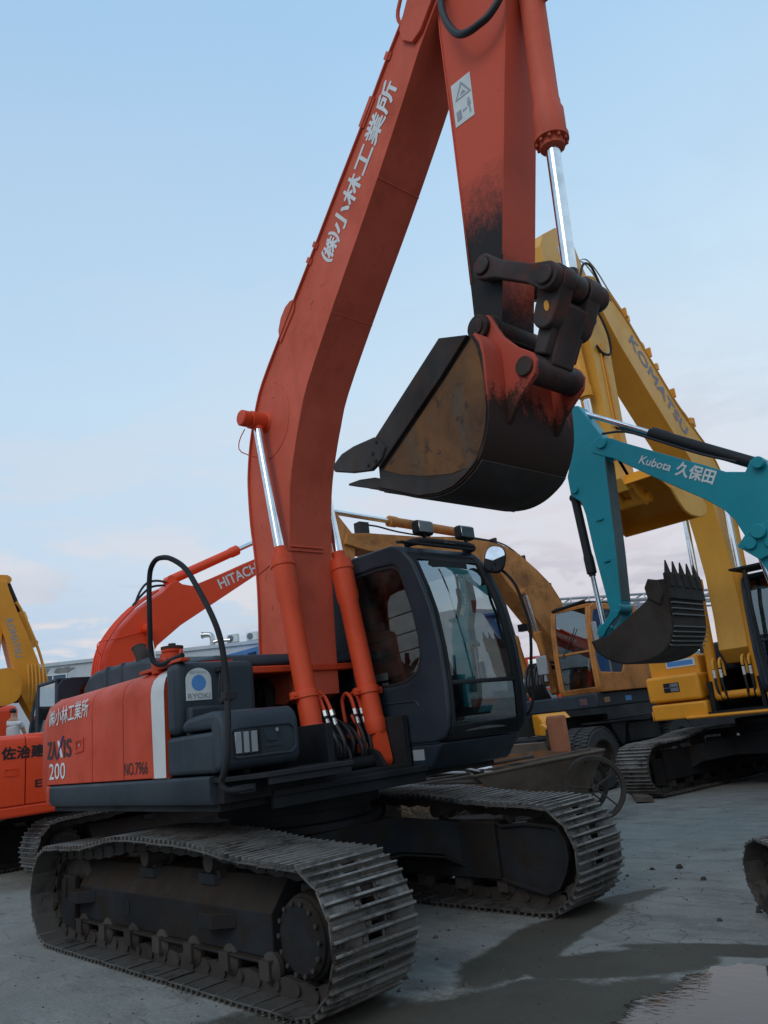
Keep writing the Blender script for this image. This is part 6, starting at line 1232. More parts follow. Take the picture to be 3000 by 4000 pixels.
q.tube([(-0.70, -0.235, 3.0), (-0.78, -0.235, 3.10), (-0.74, -0.235, 3.22), (-0.5, -0.235, 3.26), (0.02, -0.235, 3.40)], 0.008, n=6)
q.lathe([(0, -0.33), (0.06, -0.33), (0.06, 0.33), (0, 0.33)], (0.05, 0, 3.44)); q.lathe([(0, -0.30), (0.035, -0.30), (0.035, -0.28), (0, -0.28)], (0.05, 0, 3.44))
P_(q, 'boom_pipe', M['orange_new'], ob)
cylinder2(OR, 'arm_cylinder', (0.62, 4.32), (4.1, 5.95), 0.42, 0.085, 0.045, 0.0, M['orange_new'])
cylinder2(OR, 'boom_cylinder', (0.35, 1.25), (0.05, 3.42), 0.58, 0.08, 0.045, -0.31, M['orange_new']); cylinder2(OR, 'boom_cylinder', (0.35, 1.25), (0.05, 3.42), 0.58, 0.08, 0.045, 0.31, M['orange_new'])
q = MB(); q.tube([(0.50, -0.12, 4.26), (0.30, -0.16, 4.27), (0.12, -0.16, 4.22), (-0.02, -0.16, 4.05), (-0.12, -0.16, 3.80)], 0.02, n=8); q.tube([(0.50, -0.06, 4.22), (0.25, -0.08, 4.18), (0.08, -0.08, 4.05), (-0.1, -0.08, 3.85)], 0.02, n=8); P_(q, 'hose', M['hose'], ob)
oa = boom2(OR, 'arm', [(4.2, 6.0), (4.05, 5.85), (4.30, 5.45), (4.36, 5.1), (4.42, 3.4), (4.40, 2.7), (4.62, 2.65), (4.75, 3.4), (4.85, 5.0), (4.85, 5.6), (4.5, 6.0)], 0.16, M['orange_new'])
bucket2(OR, [(4.52, 2.75), (4.40, 2.45), (4.15, 2.25), (3.9, 2.22), (3.7, 2.35)], (3.7, 2.35), (3.9, 2.22), 0.45, M['dark_bucket'])

# ---- yellow excavator at the far left, only its boom and bucket show
YL_ = thing('excavator', 'distant yellow excavator at the left edge, arm folded with its bucket tucked in', 'excavator', (-10.9, 2.8, 0), R(-95))
under2(YL_, 0.0); house2(YL_, M['yellow'])
cab2(YL_, M['navy_cab'], -0.35, 1.18, 0.46, 1.42, 1.32, 3.0)
yb = boom2(YL_, 'boom', [(0.30, 1.8), (0.55, 2.4), (0.88, 2.96), (0.95, 3.28), (1.05, 3.57), (1.22, 4.01), (1.42, 4.46), (1.60, 4.95), (1.66, 5.14), (1.86, 5.16), (1.92, 4.95), (1.75, 4.24), (1.63, 3.91), (1.54, 3.56), (1.46, 3.25), (1.37, 2.90), (1.1, 2.4), (0.75, 1.8)], 0.21, M['yellow'])
text('lettering', 'KOMATSU', (1.66, 0.212, 4.36), (-0.26, 0, -0.965), (-0.965, 0, 0.26), 0.80, 0.13, M['letter_grey'], yb, bold=0.03)
cylinder2(YL_, 'arm_cylinder', (1.08, 3.9), (1.62, 5.22), 0.5, 0.085, 0.05, 0.0, M['yellow_pale'], rodm=M['rubber'])
q = MB()
for yy in (0.05, 0.14): q.tube([(0.80, yy, 3.0), (0.95, yy, 3.6), (1.10, yy, 4.03), (1.35, yy, 4.6), (1.46, yy, 4.75)], 0.016, n=8)
for k in range(5): q.tube([(0.95+0.07*k, 0.22, 3.45), (0.93+0.07*k, 0.24, 3.1), (0.90+0.08*k, 0.22, 2.7)], 0.018, n=6)
P_(q, 'boom_pipe', M['yellow_pale'], yb)
ya = boom2(YL_, 'arm', [(1.62, 5.30), (1.80, 5.30), (1.98, 4.9), (2.05, 4.0), (1.98, 3.2), (1.78, 3.2), (1.70, 4.1), (1.66, 4.9)], 0.15, M['yellow'])
bucket2(YL_, [(1.90, 3.30), (1.62, 3.34), (1.46, 3.20), (1.42, 2.95), (1.50, 2.74), (1.75, 2.66), (2.0, 2.70)], (2.0, 2.70), (1.75, 2.66), 0.5, M['yellow'], teeth=0)
q = MB(); q.tube([(1.40, 0.05, 3.3), (1.40, 0.05, 3.0), (1.41, 0.05, 2.72)], 0.06, n=10); P_(q, 'hose_guard', M['rubber'], YL_)

# ------------------------------------------------------------------ far things: buildings, roofs, people, scrap
M['plaster'] = paint('white_plaster', (0.50, 0.53, 0.55), 0.85, 0.06, 0.30, dirtcol=(0.25, 0.26, 0.27), dirtscale=0.7, spec=0.2)
M['bare'] = paint('bare_render', (0.20, 0.20, 0.19), 0.9, 0.2, 0.4, spec=0.2)
M['pane'] = plain('dark_window_pane', (0.07, 0.11, 0.15), 0.12, spec=0.8)
M['pane_teal'] = plain('teal_window_pane', (0.16, 0.34, 0.34), 0.15, spec=0.7)
def frame_at(px, py, dx, dy):
    """local frame: u runs along the wall, v into the building"""
    L = math.hypot(dx, dy); u = (dx/L, dy/L); return lambda a, b, z: (px+u[0]*a-u[1]*b, py+u[1]*a+u[0]*b, z)
def fbox(mb, F, a0, a1, b0, b1, z0, z1):
    vs = [F(a, b, z) for a in (a0, a1) for b in (b0, b1) for z in (z0, z1)]
    return mb.add(vs, [(0, 1, 3, 2), (4, 6, 7, 5), (0, 4, 5, 1), (2, 3, 7, 6), (0, 2, 6, 4), (1, 5, 7, 3)])
F1 = frame_at(-44.5, 11.2, 0.69, 0.72)
BD = thing('building', 'low white plastered building with peeling patches under its roof edge, at the far left', 'building', (-44.5, 11.2, 0), 0)
def at_root(o, root): o.location = (-root.location.x, -root.location.y, 0); return o
q = MB(); fbox(q, F1, -8, 20.5, 0.0, 10, 0, 7.25); at_root(P_(q, 'wall', M['plaster'], BD), BD)
q = MB(); fbox(q, F1, -8.1, 20.6, -0.12, 0.35, 7.25, 7.45); at_root(P_(q, 'parapet', M['plaster'], BD), BD)
def window_(F, a0, a1, z0, z1, root, depth=0.06, bars=1, sill=True):
    q = MB(); w = 0.07
    fbox(q, F, a0, a1, -depth, 0.0, z0, z0+w); fbox(q, F, a0, a1, -depth, 0.0, z1-w, z1); fbox(q, F, a0, a0+w, -depth, 0, z0+w, z1-w); fbox(q, F, a1-w, a1, -depth, 0, z0+w, z1-w)
    for k in range(bars): m = a0+(a1-a0)*(k+1)/(bars+1); fbox(q, F, m-w/2, m+w/2, -depth, 0, z0+w, z1-w)
    o = at_root(P_(q, 'window', M['sticker'], root), root)
    q = MB(); fbox(q, F, a0+w, a1-w, -0.02, -0.01, z0+w, z1-w); P_(q, 'pane', M['pane'], o)
for a in (-4.5, 2.75, 9.5, 14.6): window_(F1, a, a+1.7, 5.0, 6.75, BD)
for a in (-3, 4, 11): window_(F1, a, a+1.7, 1.4, 3.1, BD)
rnd = random.Random(5)
def blob(F, ac, zc, wa, hz, root, n=26, seed=1):
    r_ = random.Random(seed); P = []
    for k in range(n):
        t = 2*math.pi*k/n; m = 1+r_.uniform(-0.22, 0.22); P.append((ac+wa*math.cos(t)*m, zc+hz*math.sin(t)*m + (0.25*hz*math.cos(2*t))))
    q = MB(); q.add([F(a, -0.006, z) for a, z in P]+[F(a, -0.001, z) for a, z in P], [tuple(range(n)), tuple(range(2*n-1, n-1, -1))]+[(i, (i+1) % n, n+(i+1) % n, n+i) for i in range(n)])
    at_root(P_(q, 'bare_patch', M['bare'], root), root)
blob(F1, 2.9, 6.98, 0.5, 0.22, BD, seed=1); blob(F1, 4.25, 6.95, 0.55, 0.20, BD, seed=2); blob(F1, 7.4, 7.0, 0.95, 0.17, BD, seed=3)
def ac_unit(x, y, z, rz, lab, s=1.0):
    t = thing('air_conditioner', lab, 'air conditioner', (x, y, z), rz, 'air conditioners on the white building')
    q = MB(); q.box(-0.45*s, 0.45*s, 0, 0.35*s, 0.08, 0.08+0.62*s); P_(q, 'casing', M['sticker'], t, bevel=0.015)
    q = MB(); q.lathe([(0.0, 0), (0.25*s, 0), (0.25*s, 0.02), (0, 0.02)], (-0.12*s, -0.001, 0.08+0.31*s), axis=(0, -1, 0)); P_(q, 'fan', M['pane'], t)
    q = MB()
    for k in range(4): q.lathe([(0.06*s*(k+1)-0.006, 0.0), (0.06*s*(k+1)+0.006, 0.0), (0.06*s*(k+1)+0.006, 0.01), (0.06*s*(k+1)-0.006, 0.01)], (-0.12*s, -0.022, 0.08+0.31*s), axis=(0, -1, 0), n=24)
    P_(q, 'fan_guard', M['grey_steel'], t)
    q = MB(); q.box(-0.4*s, -0.34*s, 0.02, 0.33, 0, 0.08); q.box(0.34*s, 0.40*s, 0.02, 0.33, 0, 0.08); P_(q, 'foot', M['grey_steel'], t)
az1 = math.atan2(0.72, 0.69)
def onroof(a, b=0.3): p = F1(a, b, 7.45); return p
p = onroof(8.05); ac_unit(p[0], p[1], p[2], az1+R(-20), 'largest white air conditioner, alone on the roof edge above the peeling patches', 1.25)
for a, s_, lb in ((14.4, 0.8, 'small white roof air conditioner just right of the bent silver duct'), (15.6, 0.8, 'small white roof air conditioner second to the right of the silver duct')):
    p = onroof(a); ac_unit(p[0], p[1], p[2], az1+R(-20), lb, s_)
p = onroof(13.2); t = thing('roof_duct', 'bent silver ventilation duct on the roof of the white building', 'duct', p, 0)
q = MB(); q.tube([(0, 0, 0), (0, 0, 0.5), (-0.15, -0.1, 0.7), (-0.5, -0.4, 0.72)], 0.17, n=12); q.tube([(0.05, 0, 0.2), (0.4, 0.3, 0.25), (0.9, 0.7, 0.2)], 0.12, n=10); P_(q, 'duct', M['fitting'], t)
q = MB(); q.lathe([(0.17, 0), (0.22, 0), (0.22, 0.06), (0.17, 0.06)], (-0.46, -0.37, 0.72), axis=(-0.78, -0.62, 0)); P_(q, 'duct_collar', M['fitting'], t)
# blue steel roof frame further right
t = thing('blue_roof', 'blue painted steel canopy frame standing beyond the white building', 'canopy', (-34.0, 20.0, 0), math.atan2(1.4, 1.5))
q = MB()
q.add([(0.2, 0, 6.25), (7, 0, 7.3), (7, 0, 7.55), (0.2, 0, 6.50), (0.2, 4, 6.25), (7, 4, 7.3), (7, 4, 7.55), (0.2, 4, 6.50)], [(0, 1, 2, 3), (7, 6, 5, 4), (0, 4, 5, 1), (1, 5, 6, 2), (2, 6, 7, 3), (3, 7, 4, 0)]); P_(q, 'roof_beam', M['blue'], t)
q = MB()
for k in range(9): x = 0.3+0.75*k; q.box(x, x+0.22, 0.0, 0.12, 5.75, 6.27+(x-0.2)*0.15)
q.box(0.2, 7, 0.0, 0.15, 5.6, 5.8); P_(q, 'railing', M['blue'], t)
q = MB()
for x in (0.4, 3.5, 6.6): q.box(x, x+0.25, 1, 1.25, 0, 6.3)
P_(q, 'post', M['blue'], t)
# grey steel canopy beyond the amber machine
t = thing('steel_canopy', 'grey steel lattice canopy roof beyond the amber excavator', 'canopy', (-17.0, 30.0, 0), math.atan2(6.48, 6.0))
q = MB()
for yy, zz_ in ((0, 6.75), (1.6, 7.25), (3.2, 6.95)):
    q.tube([(-1, yy, zz_), (11, yy, zz_-0.55)], 0.07, n=6, smooth=1); q.tube([(-1, yy, zz_-0.35), (11, yy, zz_-0.9)], 0.06, n=6, smooth=1)
for k in range(13):
    x = -1+k; q.tube([(x, 0, 6.75-0.046*k), (x+0.5, 1.6, 7.25-0.046*k), (x, 3.2, 6.95-0.046*k)], 0.04, n=6, smooth=1); q.tube([(x, 0, 6.4-0.046*k), (x+1, 0, 6.70-0.046*k)], 0.03, n=5, smooth=1)
P_(q, 'truss', M['grey_steel'], t)
q = MB()
for x in (0, 5, 10): q.cyl((x, 1.6, 0), (x, 1.6, 6.6), 0.12, n=10)
P_(q, 'post', M['grey_steel'], t)
# the buildings across the yard, seen mirrored in the cab glass
def yard_hall(px, py, dx, dy, lab):
    F = frame_at(px, py, dx, dy); root = thing('hall', lab, 'building', (px, py, 0))
    q = MB(); n = [F(a, b, z) for b in (0, 24) for a, z in ((-22, 0), (22, 0), (22, 12), (0, 17), (-22, 12))]
    q.add(n, [(0, 1, 2, 3, 4), (9, 8, 7, 6, 5), (0, 5, 6, 1), (1, 6, 7, 2), (2, 7, 8, 3), (3, 8, 9, 4), (4, 9, 5, 0)]); at_root(P_(q, 'wall', M['plaster'], root), root)
    q = MB(); fbox(q, F, -14, -4, -0.25, -0.002, 0, 14.2); fbox(q, F, -14, -4, -1.2, -0.26, 13.4, 13.8); at_root(P_(q, 'blue_bay', M['blue'], root), root)
    for r_ in range(4):
        for c_ in range(3):
            a = -13.2+3.1*c_; z = 1.8+3.0*r_; F2 = lambda a_, b_, z_, F=F: F(a_, b_-0.26, z_); window_(F2, a, a+2.0, z, z+1.9, root, bars=0)
    for a in (0, 5, 10, 15): window_(F, a, a+3, 4.2, 6.0, root, bars=2)
    return root
yard_hall(23, 24, 0.72, -0.69, 'white gabled hall with blue window bay, mirrored in the big orange excavator windscreen')
yard_hall(-26, -34, -0.72, 0.69, 'white gabled hall with blue window bay, mirrored in the big cab side window')

# parked truck with a man standing on its bed, far left
TK = thing('truck', 'dark parked truck with pale teal windows behind the orange excavator at the left edge', 'truck', (-12.9, 0.1, 0), R(60))
q = MB(); q.prism([(-1.6, 0.9), (-1.6, 2.62), (-1.3, 2.72), (0.5, 2.72), (0.85, 2.5), (1.15, 1.75), (1.2, 0.9)], -1.05, 1.05); tcb = P_(q, 'truck_cab', M['black'], TK, bevel=0.06, seg=3)
for e in (-1, 1):
    for x0, x1 in ((-1.35, -0.45), (-0.30, 0.60)):
        y0, y1 = sorted((e*1.052, e*1.062)); q = MB(); q.prism([(x0, 1.75), (x0, 2.32), (x0+0.08, 2.42), (x1-0.12, 2.42), (x1+0.1, 1.75)], y0, y1); P_(q, 'window', M['pane_teal'] if 'pane_teal' in M else M['pane'], tcb)
q = MB(); q.box(-4.6, -1.65, -1.1, 1.1, 0.9, 1.05); q.box(-4.6, 1.0, -0.4, 0.4, 0.6, 0.9); q.box(-4.6, -1.65, -1.12, -1.06, 1.05, 1.55); q.box(-4.6, -1.65, 1.06, 1.12, 1.05, 1.55); P_(q, 'truck_bed', M['black'], TK, bevel=0.01)
for x in (0.35, -3.5):
    for y in (-0.95, 0.95):
        q = MB(); q.lathe([(0, -0.14), (0.30, -0.14), (0.46, -0.12), (0.46, 0.12), (0.30, 0.14), (0, 0.14)], (x, y, 0.46), n=28); P_(q, 'wheel', M['tyre'], TK)
RS = thing('excavator', 'red machine body with white lettering at the left edge, above the dark truck roof', 'excavator', (-15.6, 0.6, 0), R(90))
q = MB(); q.box(-2.2, 2.0, -1.3, 1.3, 1.2, 2.95); P_(q, 'machine_body', M['orange_new'], RS, bevel=0.15, seg=3)
text('lettering', 'HITACHI', (-1.75, -1.305, 2.70), (1, 0, 0), (0, 0, 1), 1.25, 0.19, M['letter_white'], RS, bold=0.03)
q = MB(); q.box(-2.1, 2.1, -1.4, -0.8, 0, 0.9); q.box(-2.1, 2.1, 0.8, 1.4, 0, 0.9); q.box(-0.6, 0.6, -0.8, 0.8, 0.4, 1.2); P_(q, 'undercarriage', M['black'], RS, bevel=0.3, seg=4)

def person(loc, rz, lab):
    root = thing('person', lab, 'person', loc, rz)
    def skin(name, pts, edges, rad, mat, par, lev=2):
        me = bpy.data.meshes.new(name); me.from_pydata(pts, edges, []); o = bpy.data.objects.new(name, me); C.objects.link(o); o.parent = par
        sk = o.modifiers.new('skin', 'SKIN'); sk.use_smooth_shade = True
        for v, r_ in zip(me.skin_vertices[0].data, rad): v.radius = r_ if isinstance(r_, tuple) else (r_, r_)
        me.skin_vertices[0].data[0].use_root = True
        sb = o.modifiers.new('sub', 'SUBSURF'); sb.levels = lev; sb.render_levels = lev; me.materials.append(mat); return o
    # body: trunk, neck, head, arms bent at the elbow, legs
    P = [(0, 0, 0.95), (0, 0.01, 1.15), (0, 0.0, 1.35), (0, -0.01, 1.46), (0.01, 0.0, 1.54), (0.03, 0.0, 1.63), (0.03, 0, 1.70),
         (0, 0.17, 1.41), (0.03, 0.25, 1.17), (0.22, 0.20, 1.05), (0.30, 0.18, 1.06), (0, -0.17, 1.41), (0.04, -0.26, 1.16), (0.20, -0.24, 0.98), (0.28, -0.24, 0.97),
         (0, 0.09, 0.86), (0.02, 0.11, 0.48), (-0.02, 0.11, 0.08), (0.12, 0.12, 0.04), (0, -0.09, 0.86), (0.02, -0.11, 0.48), (-0.02, -0.11, 0.08), (0.12, -0.12, 0.04)]
    E_ = [(0, 1), (1, 2), (2, 3), (3, 4), (4, 5), (5, 6), (3, 7), (7, 8), (8, 9), (9, 10), (3, 11), (11, 12), (12, 13), (13, 14), (0, 15), (15, 16), (16, 17), (17, 18), (0, 19), (19, 20), (20, 21), (21, 22)]
    Rr = [(0.11, 0.15), (0.10, 0.14), (0.11, 0.17), (0.07, 0.09), 0.052, (0.085, 0.075), (0.07, 0.065), 0.060, 0.043, 0.030, 0.036, 0.060, 0.043, 0.030, 0.036, 0.09, 0.065, 0.042, 0.035, 0.09, 0.065, 0.042, 0.035]
    skin('body', P, E_, Rr, M['skin'], root)
    skin('shirt', [(0, 0, 0.92), (0, 0, 1.15), (0, 0, 1.35), (0, -0.005, 1.45), (0, 0.17, 1.41), (0.02, 0.225, 1.27), (0, -0.17, 1.41), (0.02, -0.225, 1.27)], [(0, 1), (1, 2), (2, 3), (3, 4), (4, 5), (3, 6), (6, 7)], [(0.135, 0.175), (0.125, 0.165), (0.135, 0.19), (0.085, 0.11), 0.078, 0.068, 0.078, 0.068], M['shirt'], root)
    skin('trousers', [(0, 0, 0.98), (0, 0.09, 0.86), (0.02, 0.11, 0.48), (-0.01, 0.11, 0.12), (0, -0.09, 0.86), (0.02, -0.11, 0.48), (-0.01, -0.11, 0.12)], [(0, 1), (1, 2), (2, 3), (0, 4), (4, 5), (5, 6)], [(0.125, 0.165), 0.10, 0.075, 0.06, 0.10, 0.075, 0.06], M['black'], root)
    skin('hair', [(-0.02, 0, 1.64), (0.0, 0, 1.71), (0.045, 0, 1.745)], [(0, 1), (1, 2)], [(0.085, 0.08), (0.085, 0.082), (0.055, 0.06)], M['hair'], root)
    return root
q0 = Vector((-14.2, 2.30, 0))
q = MB(); q.box(-0.9, 0.9, -0.6, 0.6, 0.0, 1.02); q.box(-0.95, 0.95, -0.65, 0.65, 1.02, 1.10)
t = thing('steel_crate', 'dark steel crate the man in the white shirt stands on', 'crate', (-14.3, 2.45, 0), R(30)); P_(q, 'crate_body', M['black'], t, bevel=0.02)
q = MB()
for x in (-0.8, 0, 0.8): q.box(x-0.03, x+0.03, -0.62, -0.601, 0.05, 1.0)
P_(q, 'crate_rib', M['grey_steel'], t)
person((-14.3, 2.45, 1.10), R(150), 'man with short black hair in a white T-shirt, seen from behind at the far left')

# rusty two-wheeled hand cart behind the far track
CT = thing('hand_cart', 'rusty two-wheeled steel tipping cart standing beyond the far crawler track', 'cart', (-1.05, 4.85, 0), R(46))
q = MB()
A = [(-0.95, -0.34), (0.78, -0.36), (0.78, 0.34), (-0.95, 0.32)]; Bm = [(-0.60, -0.22), (0.50, -0.24), (0.50, 0.22), (-0.60, 0.20)]
top_ = [(x, y, 0.70 if x < 0 else 0.84) for x, y in A]; bot = [(x, y, 0.34) for x, y in Bm]; ti = [(x*0.985, y*0.97, z) for x, y, z in top_]; bi = [(x*0.97, y*0.95, 0.36) for x, y, z in bot]
q.add(top_+bot+ti+bi, [(0, 1, 5, 4), (1, 2, 6, 5), (2, 3, 7, 6), (3, 0, 4, 7), (4, 5, 6, 7), (8, 12, 13, 9), (9, 13, 14, 10), (10, 14, 15, 11), (11, 15, 12, 8), (12, 15, 14, 13), (0, 8, 9, 1), (1, 9, 10, 2), (2, 10, 11, 3), (3, 11, 8, 0)])
q.tube([top_[0], top_[1], top_[2], top_[3], top_[0]], 0.018, n=8, smooth=1); P_(q, 'tray', M['cart_steel'], CT)
q = MB(); q.tube([(0.1, -0.30, 0.70), (-0.95, -0.32, 0.70), (-2.2, -0.28, 0.66)], 0.017, n=8); q.tube([(0.1, 0.26, 0.70), (-0.95, 0.28, 0.70), (-2.2, 0.24, 0.66)], 0.017, n=8); q.tube([(-2.15, -0.28, 0.66), (-2.15, 0.24, 0.66)], 0.015, n=8); q.cyl((0.55, -0.46, 0.40), (0.55, 0.46, 0.40), 0.018, n=10); q.tube([(-0.5, 0, 0.36), (-0.6, 0, 0.02)], 0.015, n=8); P_(q, 'handle', M['rust_dark'], CT)
for y in (-0.42, 0.42):
    q = MB(); q.lathe([(0.345, -0.035), (0.385, -0.04), (0.40, -0.03), (0.40, 0.03), (0.385, 0.04), (0.345, 0.035)], (0.55, y, 0.40), n=48)
    w_ = P_(q, 'wheel', M['rust_dark'], CT); q = MB(); q.cyl((0.55, y-0.04, 0.40), (0.55, y+0.04, 0.40), 0.04, n=14)
    for k in range(5): a = 2*math.pi*k/5+0.5; q.cyl((0.55, y, 0.40), (0.55+0.36*math.cos(a), y, 0.40+0.36*math.sin(a)), 0.012, n=6)
    P_(q, 'spoke', M['rust_dark'], w_)
# scrap: bars, rusty plate, dry brush
pipes = [((-3.6, 3.9, 0.62), (-1.2, 4.9, 0.84), 0.022), ((-3.3, 4.1, 0.80), (-0.9, 4.6, 0.66), 0.018), ((-3.9, 4.3, 0.70), (-1.7, 4.4, 0.72), 0.03), ((-2.9, 4.8, 0.86), (-1.6, 4.2, 0.74), 0.014), ((-3.2, 3.7, 0.70), (-1.6, 4.2, 0.60), 0.025)]
labs = ['thin steel bar sloping highest over the scrap heap behind the tracks', 'steel bar crossing the scrap heap toward the rusty cart', 'thick rusty pipe lying lowest on the scrap heap', 'thinnest steel rod lying across the scrap heap', 'rusty pipe at the left end of the scrap heap']
for (a, b, r_), lb in zip(pipes, labs):
    q = MB(); q.tube([a, ((a[0]+b[0])/2, (a[1]+b[1])/2, (a[2]+b[2])/2-0.01), b], r_, n=10); tag(P_(q, 'steel_bar', M['grey_steel'] if r_ < 0.02 else M['rust_dark'], None), lb, 'steel bar', 'steel bars on the scrap heap')
q = MB(); q.prism([(0, 0), (3.0, 0.0), (3.1, 0.75), (2.6, 0.86), (0.1, 0.80)], -0.02, 0.02); o = P_(q, 'scrap_plate', M['rust'], None, bevel=0.004); o.location = (-4.2, 5.0, 0.0); o.rotation_euler = (R(-14), 0, R(20)); tag(o, 'large rusty steel plate leaning behind the heap of steel bars', 'steel plate')
q = MB(); q.box(-0.9, 0.9, -0.3, 0.3, 0, 0.12); q.box(-0.9, -0.8, -0.3, 0.3, 0.12, 0.60); q.box(0.8, 0.9, -0.3, 0.3, 0.12, 0.60); q.box(-0.9, 0.9, -0.3, 0.3, 0.60, 0.66); o = P_(q, 'trestle', M['rust_dark'], None, bevel=0.01); o.location = (-2.4, 4.3, 0); o.rotation_euler = (0, 0, R(22)); tag(o, 'low rusty steel trestle carrying the heap of bars', 'trestle')
# dry brush, twig by twig
rnd = random.Random(11); q = MB()
for k in range(520):
    x = rnd.uniform(-4.8, -2.3); y = 4.6+rnd.uniform(-0.5, 0.6); z = abs(rnd.gauss(0, 0.12)); l = rnd.uniform(0.15, 0.5); a = rnd.uniform(0, 2*math.pi); e = rnd.uniform(-0.1, 0.9)
    p0 = Vector((x, y, z)); p1 = p0+Vector((math.cos(a)*math.cos(e), math.sin(a)*math.cos(e), math.sin(e)))*l; pm = (p0+p1)/2+Vector((rnd.uniform(-.05, .05), rnd.uniform(-.05, .05), rnd.uniform(-.02, .05)))
    p1.z = max(0.01, p1.z); pm.z = max(0.01, pm.z); q.tube([p0, pm, p1], [0.006, 0.005, 0.002], n=4, smooth=1)
M['twig'] = plain('dry_twig', (0.16, 0.125, 0.085), 0.9)
tag(P_(q, 'dry_brush', M['twig'], None), 'heap of dry twigs and straw on the ground behind the far track', 'dry brush', kind='stuff')
# rubble and scrap chunks heaped under the cab's far side
rnd = random.Random(41); q = MB()
for k in range(240):
    cx = rnd.gauss(-2.6, 0.75); cy = rnd.gauss(5.6, 0.45); hz = max(0.0, 0.62-0.55*abs(cx+2.6)-0.6*abs(cy-5.6)); z = rnd.uniform(0, hz+0.03)
    mt = Matrix.Translation((cx, cy, z)) @ Matrix.Rotation(rnd.uniform(0, 3.1), 4, 'Z') @ Matrix.Rotation(rnd.uniform(-0.7, 0.7), 4, 'X') @ Matrix.Rotation(rnd.uniform(-0.6, 0.6), 4, 'Y')
    a, b_, c_ = rnd.uniform(0.04, 0.26), rnd.uniform(0.03, 0.12), rnd.uniform(0.01, 0.08)
    q.prism([(-a, -b_), (a*rnd.uniform(0.5, 1), -b_*rnd.uniform(0.6, 1.1)), (a, b_*rnd.uniform(0.3, 1)), (-a*rnd.uniform(0.3, 1), b_)], 0, c_, 'z', mt)
tag(P_(q, 'rubble_heap', M['cart_steel'], None, angle=10), 'heap of rusty scrap and rubble behind the cart beyond the far track', 'rubble', kind='stuff')
q = MB(); q.add([(-0.14, -0.05, 0), (0.10, -0.09, 0.02), (0.16, 0.04, 0.0), (0.02, 0.10, 0.05), (-0.12, 0.06, 0.01), (0.0, 0.0, 0.09)], [(0, 1, 5), (1, 2, 5), (2, 3, 5), (3, 4, 5), (4, 0, 5), (4, 3, 2, 1, 0)])
o = P_(q, 'white_rag', M['shirt'], None); o.location = (-2.45, 5.35, 0.66); tag(o, 'crumpled white rag lying on top of the scrap heap', 'rag')
# machines glimpsed beyond the amber one
OF = thing('excavator', 'orange excavator mostly hidden behind the amber one, only its boom foot and cab side show', 'excavator', (-9.3, 15.6, 0), R(-60))
under2(OF, 0.0); house2(OF, M['orange_new']); cab2(OF, M['orange_new'], -0.35, 1.18, 0.46, 1.42, 1.32, 3.0)
boom2(OF, 'boom', [(-0.05, 1.8), (0.0, 2.5), (0.3, 3.2), (0.9, 3.9), (1.6, 4.3), (3.6, 4.6), (5.2, 4.3), (5.15, 4.0), (3.5, 4.15), (1.9, 3.8), (1.2, 3.3), (0.6, 2.6), (0.4, 1.8)], 0.2, M['orange_new'])
YM = thing('wheel_loader', 'small bright yellow loader low behind the amber excavator', 'loader', (-6.6, 13.4, 0), R(-40))
q = MB(); q.prism([(-1.3, 0.75), (-1.3, 1.20), (-1.1, 1.36), (-0.2, 1.36), (0.2, 1.20), (0.3, 0.75)], -0.4, 0.4); P_(q, 'bonnet', M['yellow'], YM, bevel=0.08, seg=4)
q = MB(); q.prism([(0.4, 0.75), (1.9, 0.55), (2.0, 0.70), (1.7, 0.95), (0.5, 1.10)], -0.55, -0.45); q.prism([(0.4, 0.75), (1.9, 0.55), (2.0, 0.70), (1.7, 0.95), (0.5, 1.10)], 0.45, 0.55); P_(q, 'lift_arm', M['yellow'], YM, bevel=0.02)
for x in (-0.9, 0.9):
    for y in (-0.75, 0.75):
        q = MB(); q.lathe([(0, -0.15), (0.25, -0.15), (0.42, -0.13), (0.42, 0.13), (0.25, 0.15), (0, 0.15)], (x, y, 0.42), n=28); P_(q, 'wheel', M['tyre'], YM)
q = MB(); q.prism([(1.95, 0.15), (2.5, 0.15), (2.05, 0.35), (2.05, 0.75), (1.95, 0.8)], -0.8, 0.8); P_(q, 'loader_bucket', M['rust_dark'], YM, bevel=0.01)
q = MB(); q.box(-1.25, 0.5, -0.45, 0.45, 0.5, 0.8); P_(q, 'chassis', M['black'], YM)
RF = thing('excavator', 'small red excavator seen in the gap between the toothed bucket and the yellow boom', 'excavator', (-6.2, 19.5, 0), R(-70))
under2(RF, 0.0); house2(RF, M['orange']); cab2(RF, M['black'], -0.35, 1.18, 0.46, 1.42, 1.32, 3.0)
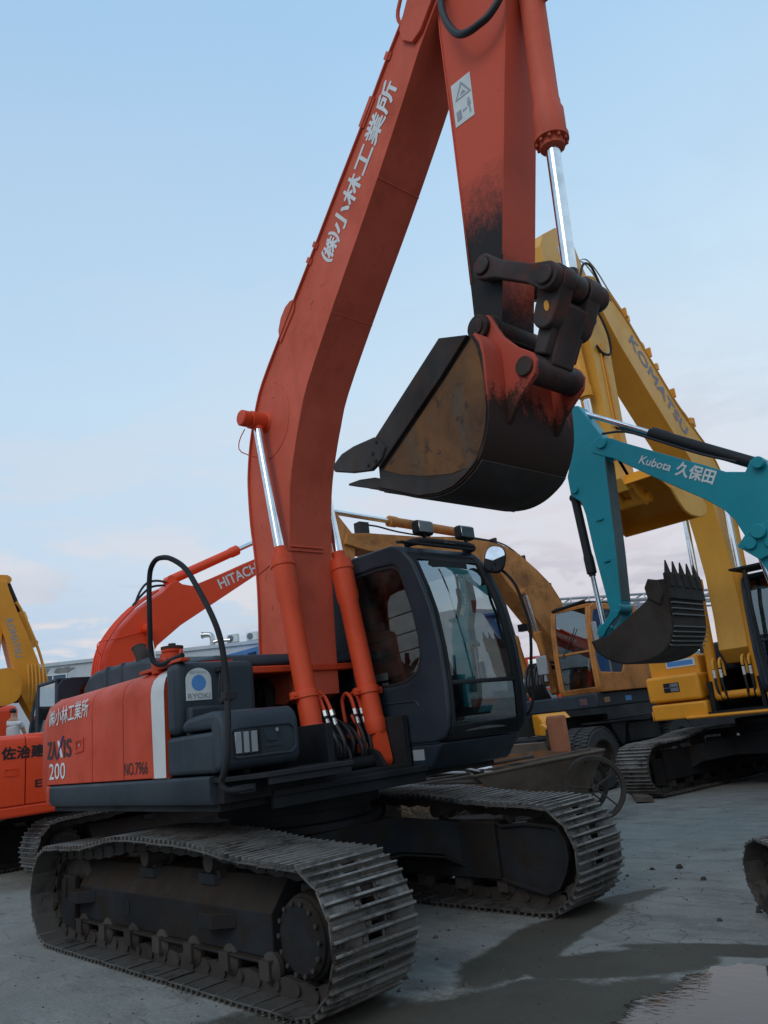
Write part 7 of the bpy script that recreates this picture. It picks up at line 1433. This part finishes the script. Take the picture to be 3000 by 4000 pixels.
# loose grit and chips on the yard floor
rnd = random.Random(23); q = MB()
for k in range(900):
    t_ = rnd.random()**0.6; x = 5.0-rnd.uniform(0.5, 9.0)*t_ + rnd.uniform(-1.5, 1.5); y = -3.2+rnd.uniform(0.0, 9.0)*t_+rnd.uniform(-1.5, 1.0); s_ = rnd.uniform(0.003, 0.010)
    v = [(x+s_*rnd.uniform(-1, 1)*1.3, y+s_*rnd.uniform(-1, 1)*1.3, 0.0) for _ in range(3)]; v = [(x-s_, y-s_*0.6, 0), (x+s_*0.9, y-s_*rnd.uniform(.3, 1), 0), (x+s_*rnd.uniform(-.3, .5), y+s_, 0), (x, y, s_*rnd.uniform(0.5, 1.1))]
    q.add(v, [(0, 1, 3), (1, 2, 3), (2, 0, 3), (0, 2, 1)])
for k in range(150):
    x = rnd.uniform(0.6, 4.4); y = rnd.uniform(-1.6, 3.6)
    if -0.85 < y < 0.6 and x > 2.9: continue
    s_ = abs(rnd.gauss(0, 0.010))+0.005; n_ = 7; ring_ = []
    for j in range(n_): a = 2*math.pi*j/n_; rr = s_*rnd.uniform(0.7, 1.3); ring_.append((x+rr*math.cos(a), y+rr*math.sin(a), 0.0))
    up_ = [(x+(p[0]-x)*0.6, y+(p[1]-y)*0.6, s_*rnd.uniform(0.4, 0.8)) for p in ring_]
    q.add(ring_+up_+[(x, y, s_*0.8)], [(j, (j+1) % n_, n_+(j+1) % n_, n_+j) for j in range(n_)]+[(n_+j, n_+(j+1) % n_, 2*n_) for j in range(n_)])
tag(P_(q, 'grit', M['mud'], None, angle=5), 'scattered small stones and mud chips on the concrete', 'grit', kind='stuff')

# low dark trailer shape added to cover the bright far ground under the amber machine
LT = thing('ground_blocker', 'added dark trailer parked beyond the amber excavator', 'blocker', (-5.5, 17.5, 0), R(48))
q = MB(); q.box(-9.5, 9.5, -1.2, 1.2, 0.85, 1.72); q.box(-9.5, 9.5, -0.5, 0.5, 0.5, 0.85); P_(q, 'blocker_bed', M['black'], LT, bevel=0.02)
for x in (-8, -6.8, -5.6, 5.5, 6.7, 7.9):
    for y in (-1.0, 1.0):
        q = MB(); q.lathe([(0, -0.15), (0.3, -0.15), (0.45, -0.13), (0.45, 0.13), (0.3, 0.15), (0, 0.15)], (x, y, 0.45), n=24); P_(q, 'wheel', M['tyre'], LT)
q = MB(); q.box(-9.5, 9.5, -1.23, -1.2, 0.25, 1.0); P_(q, 'blocker_skirt', M['black'], LT)
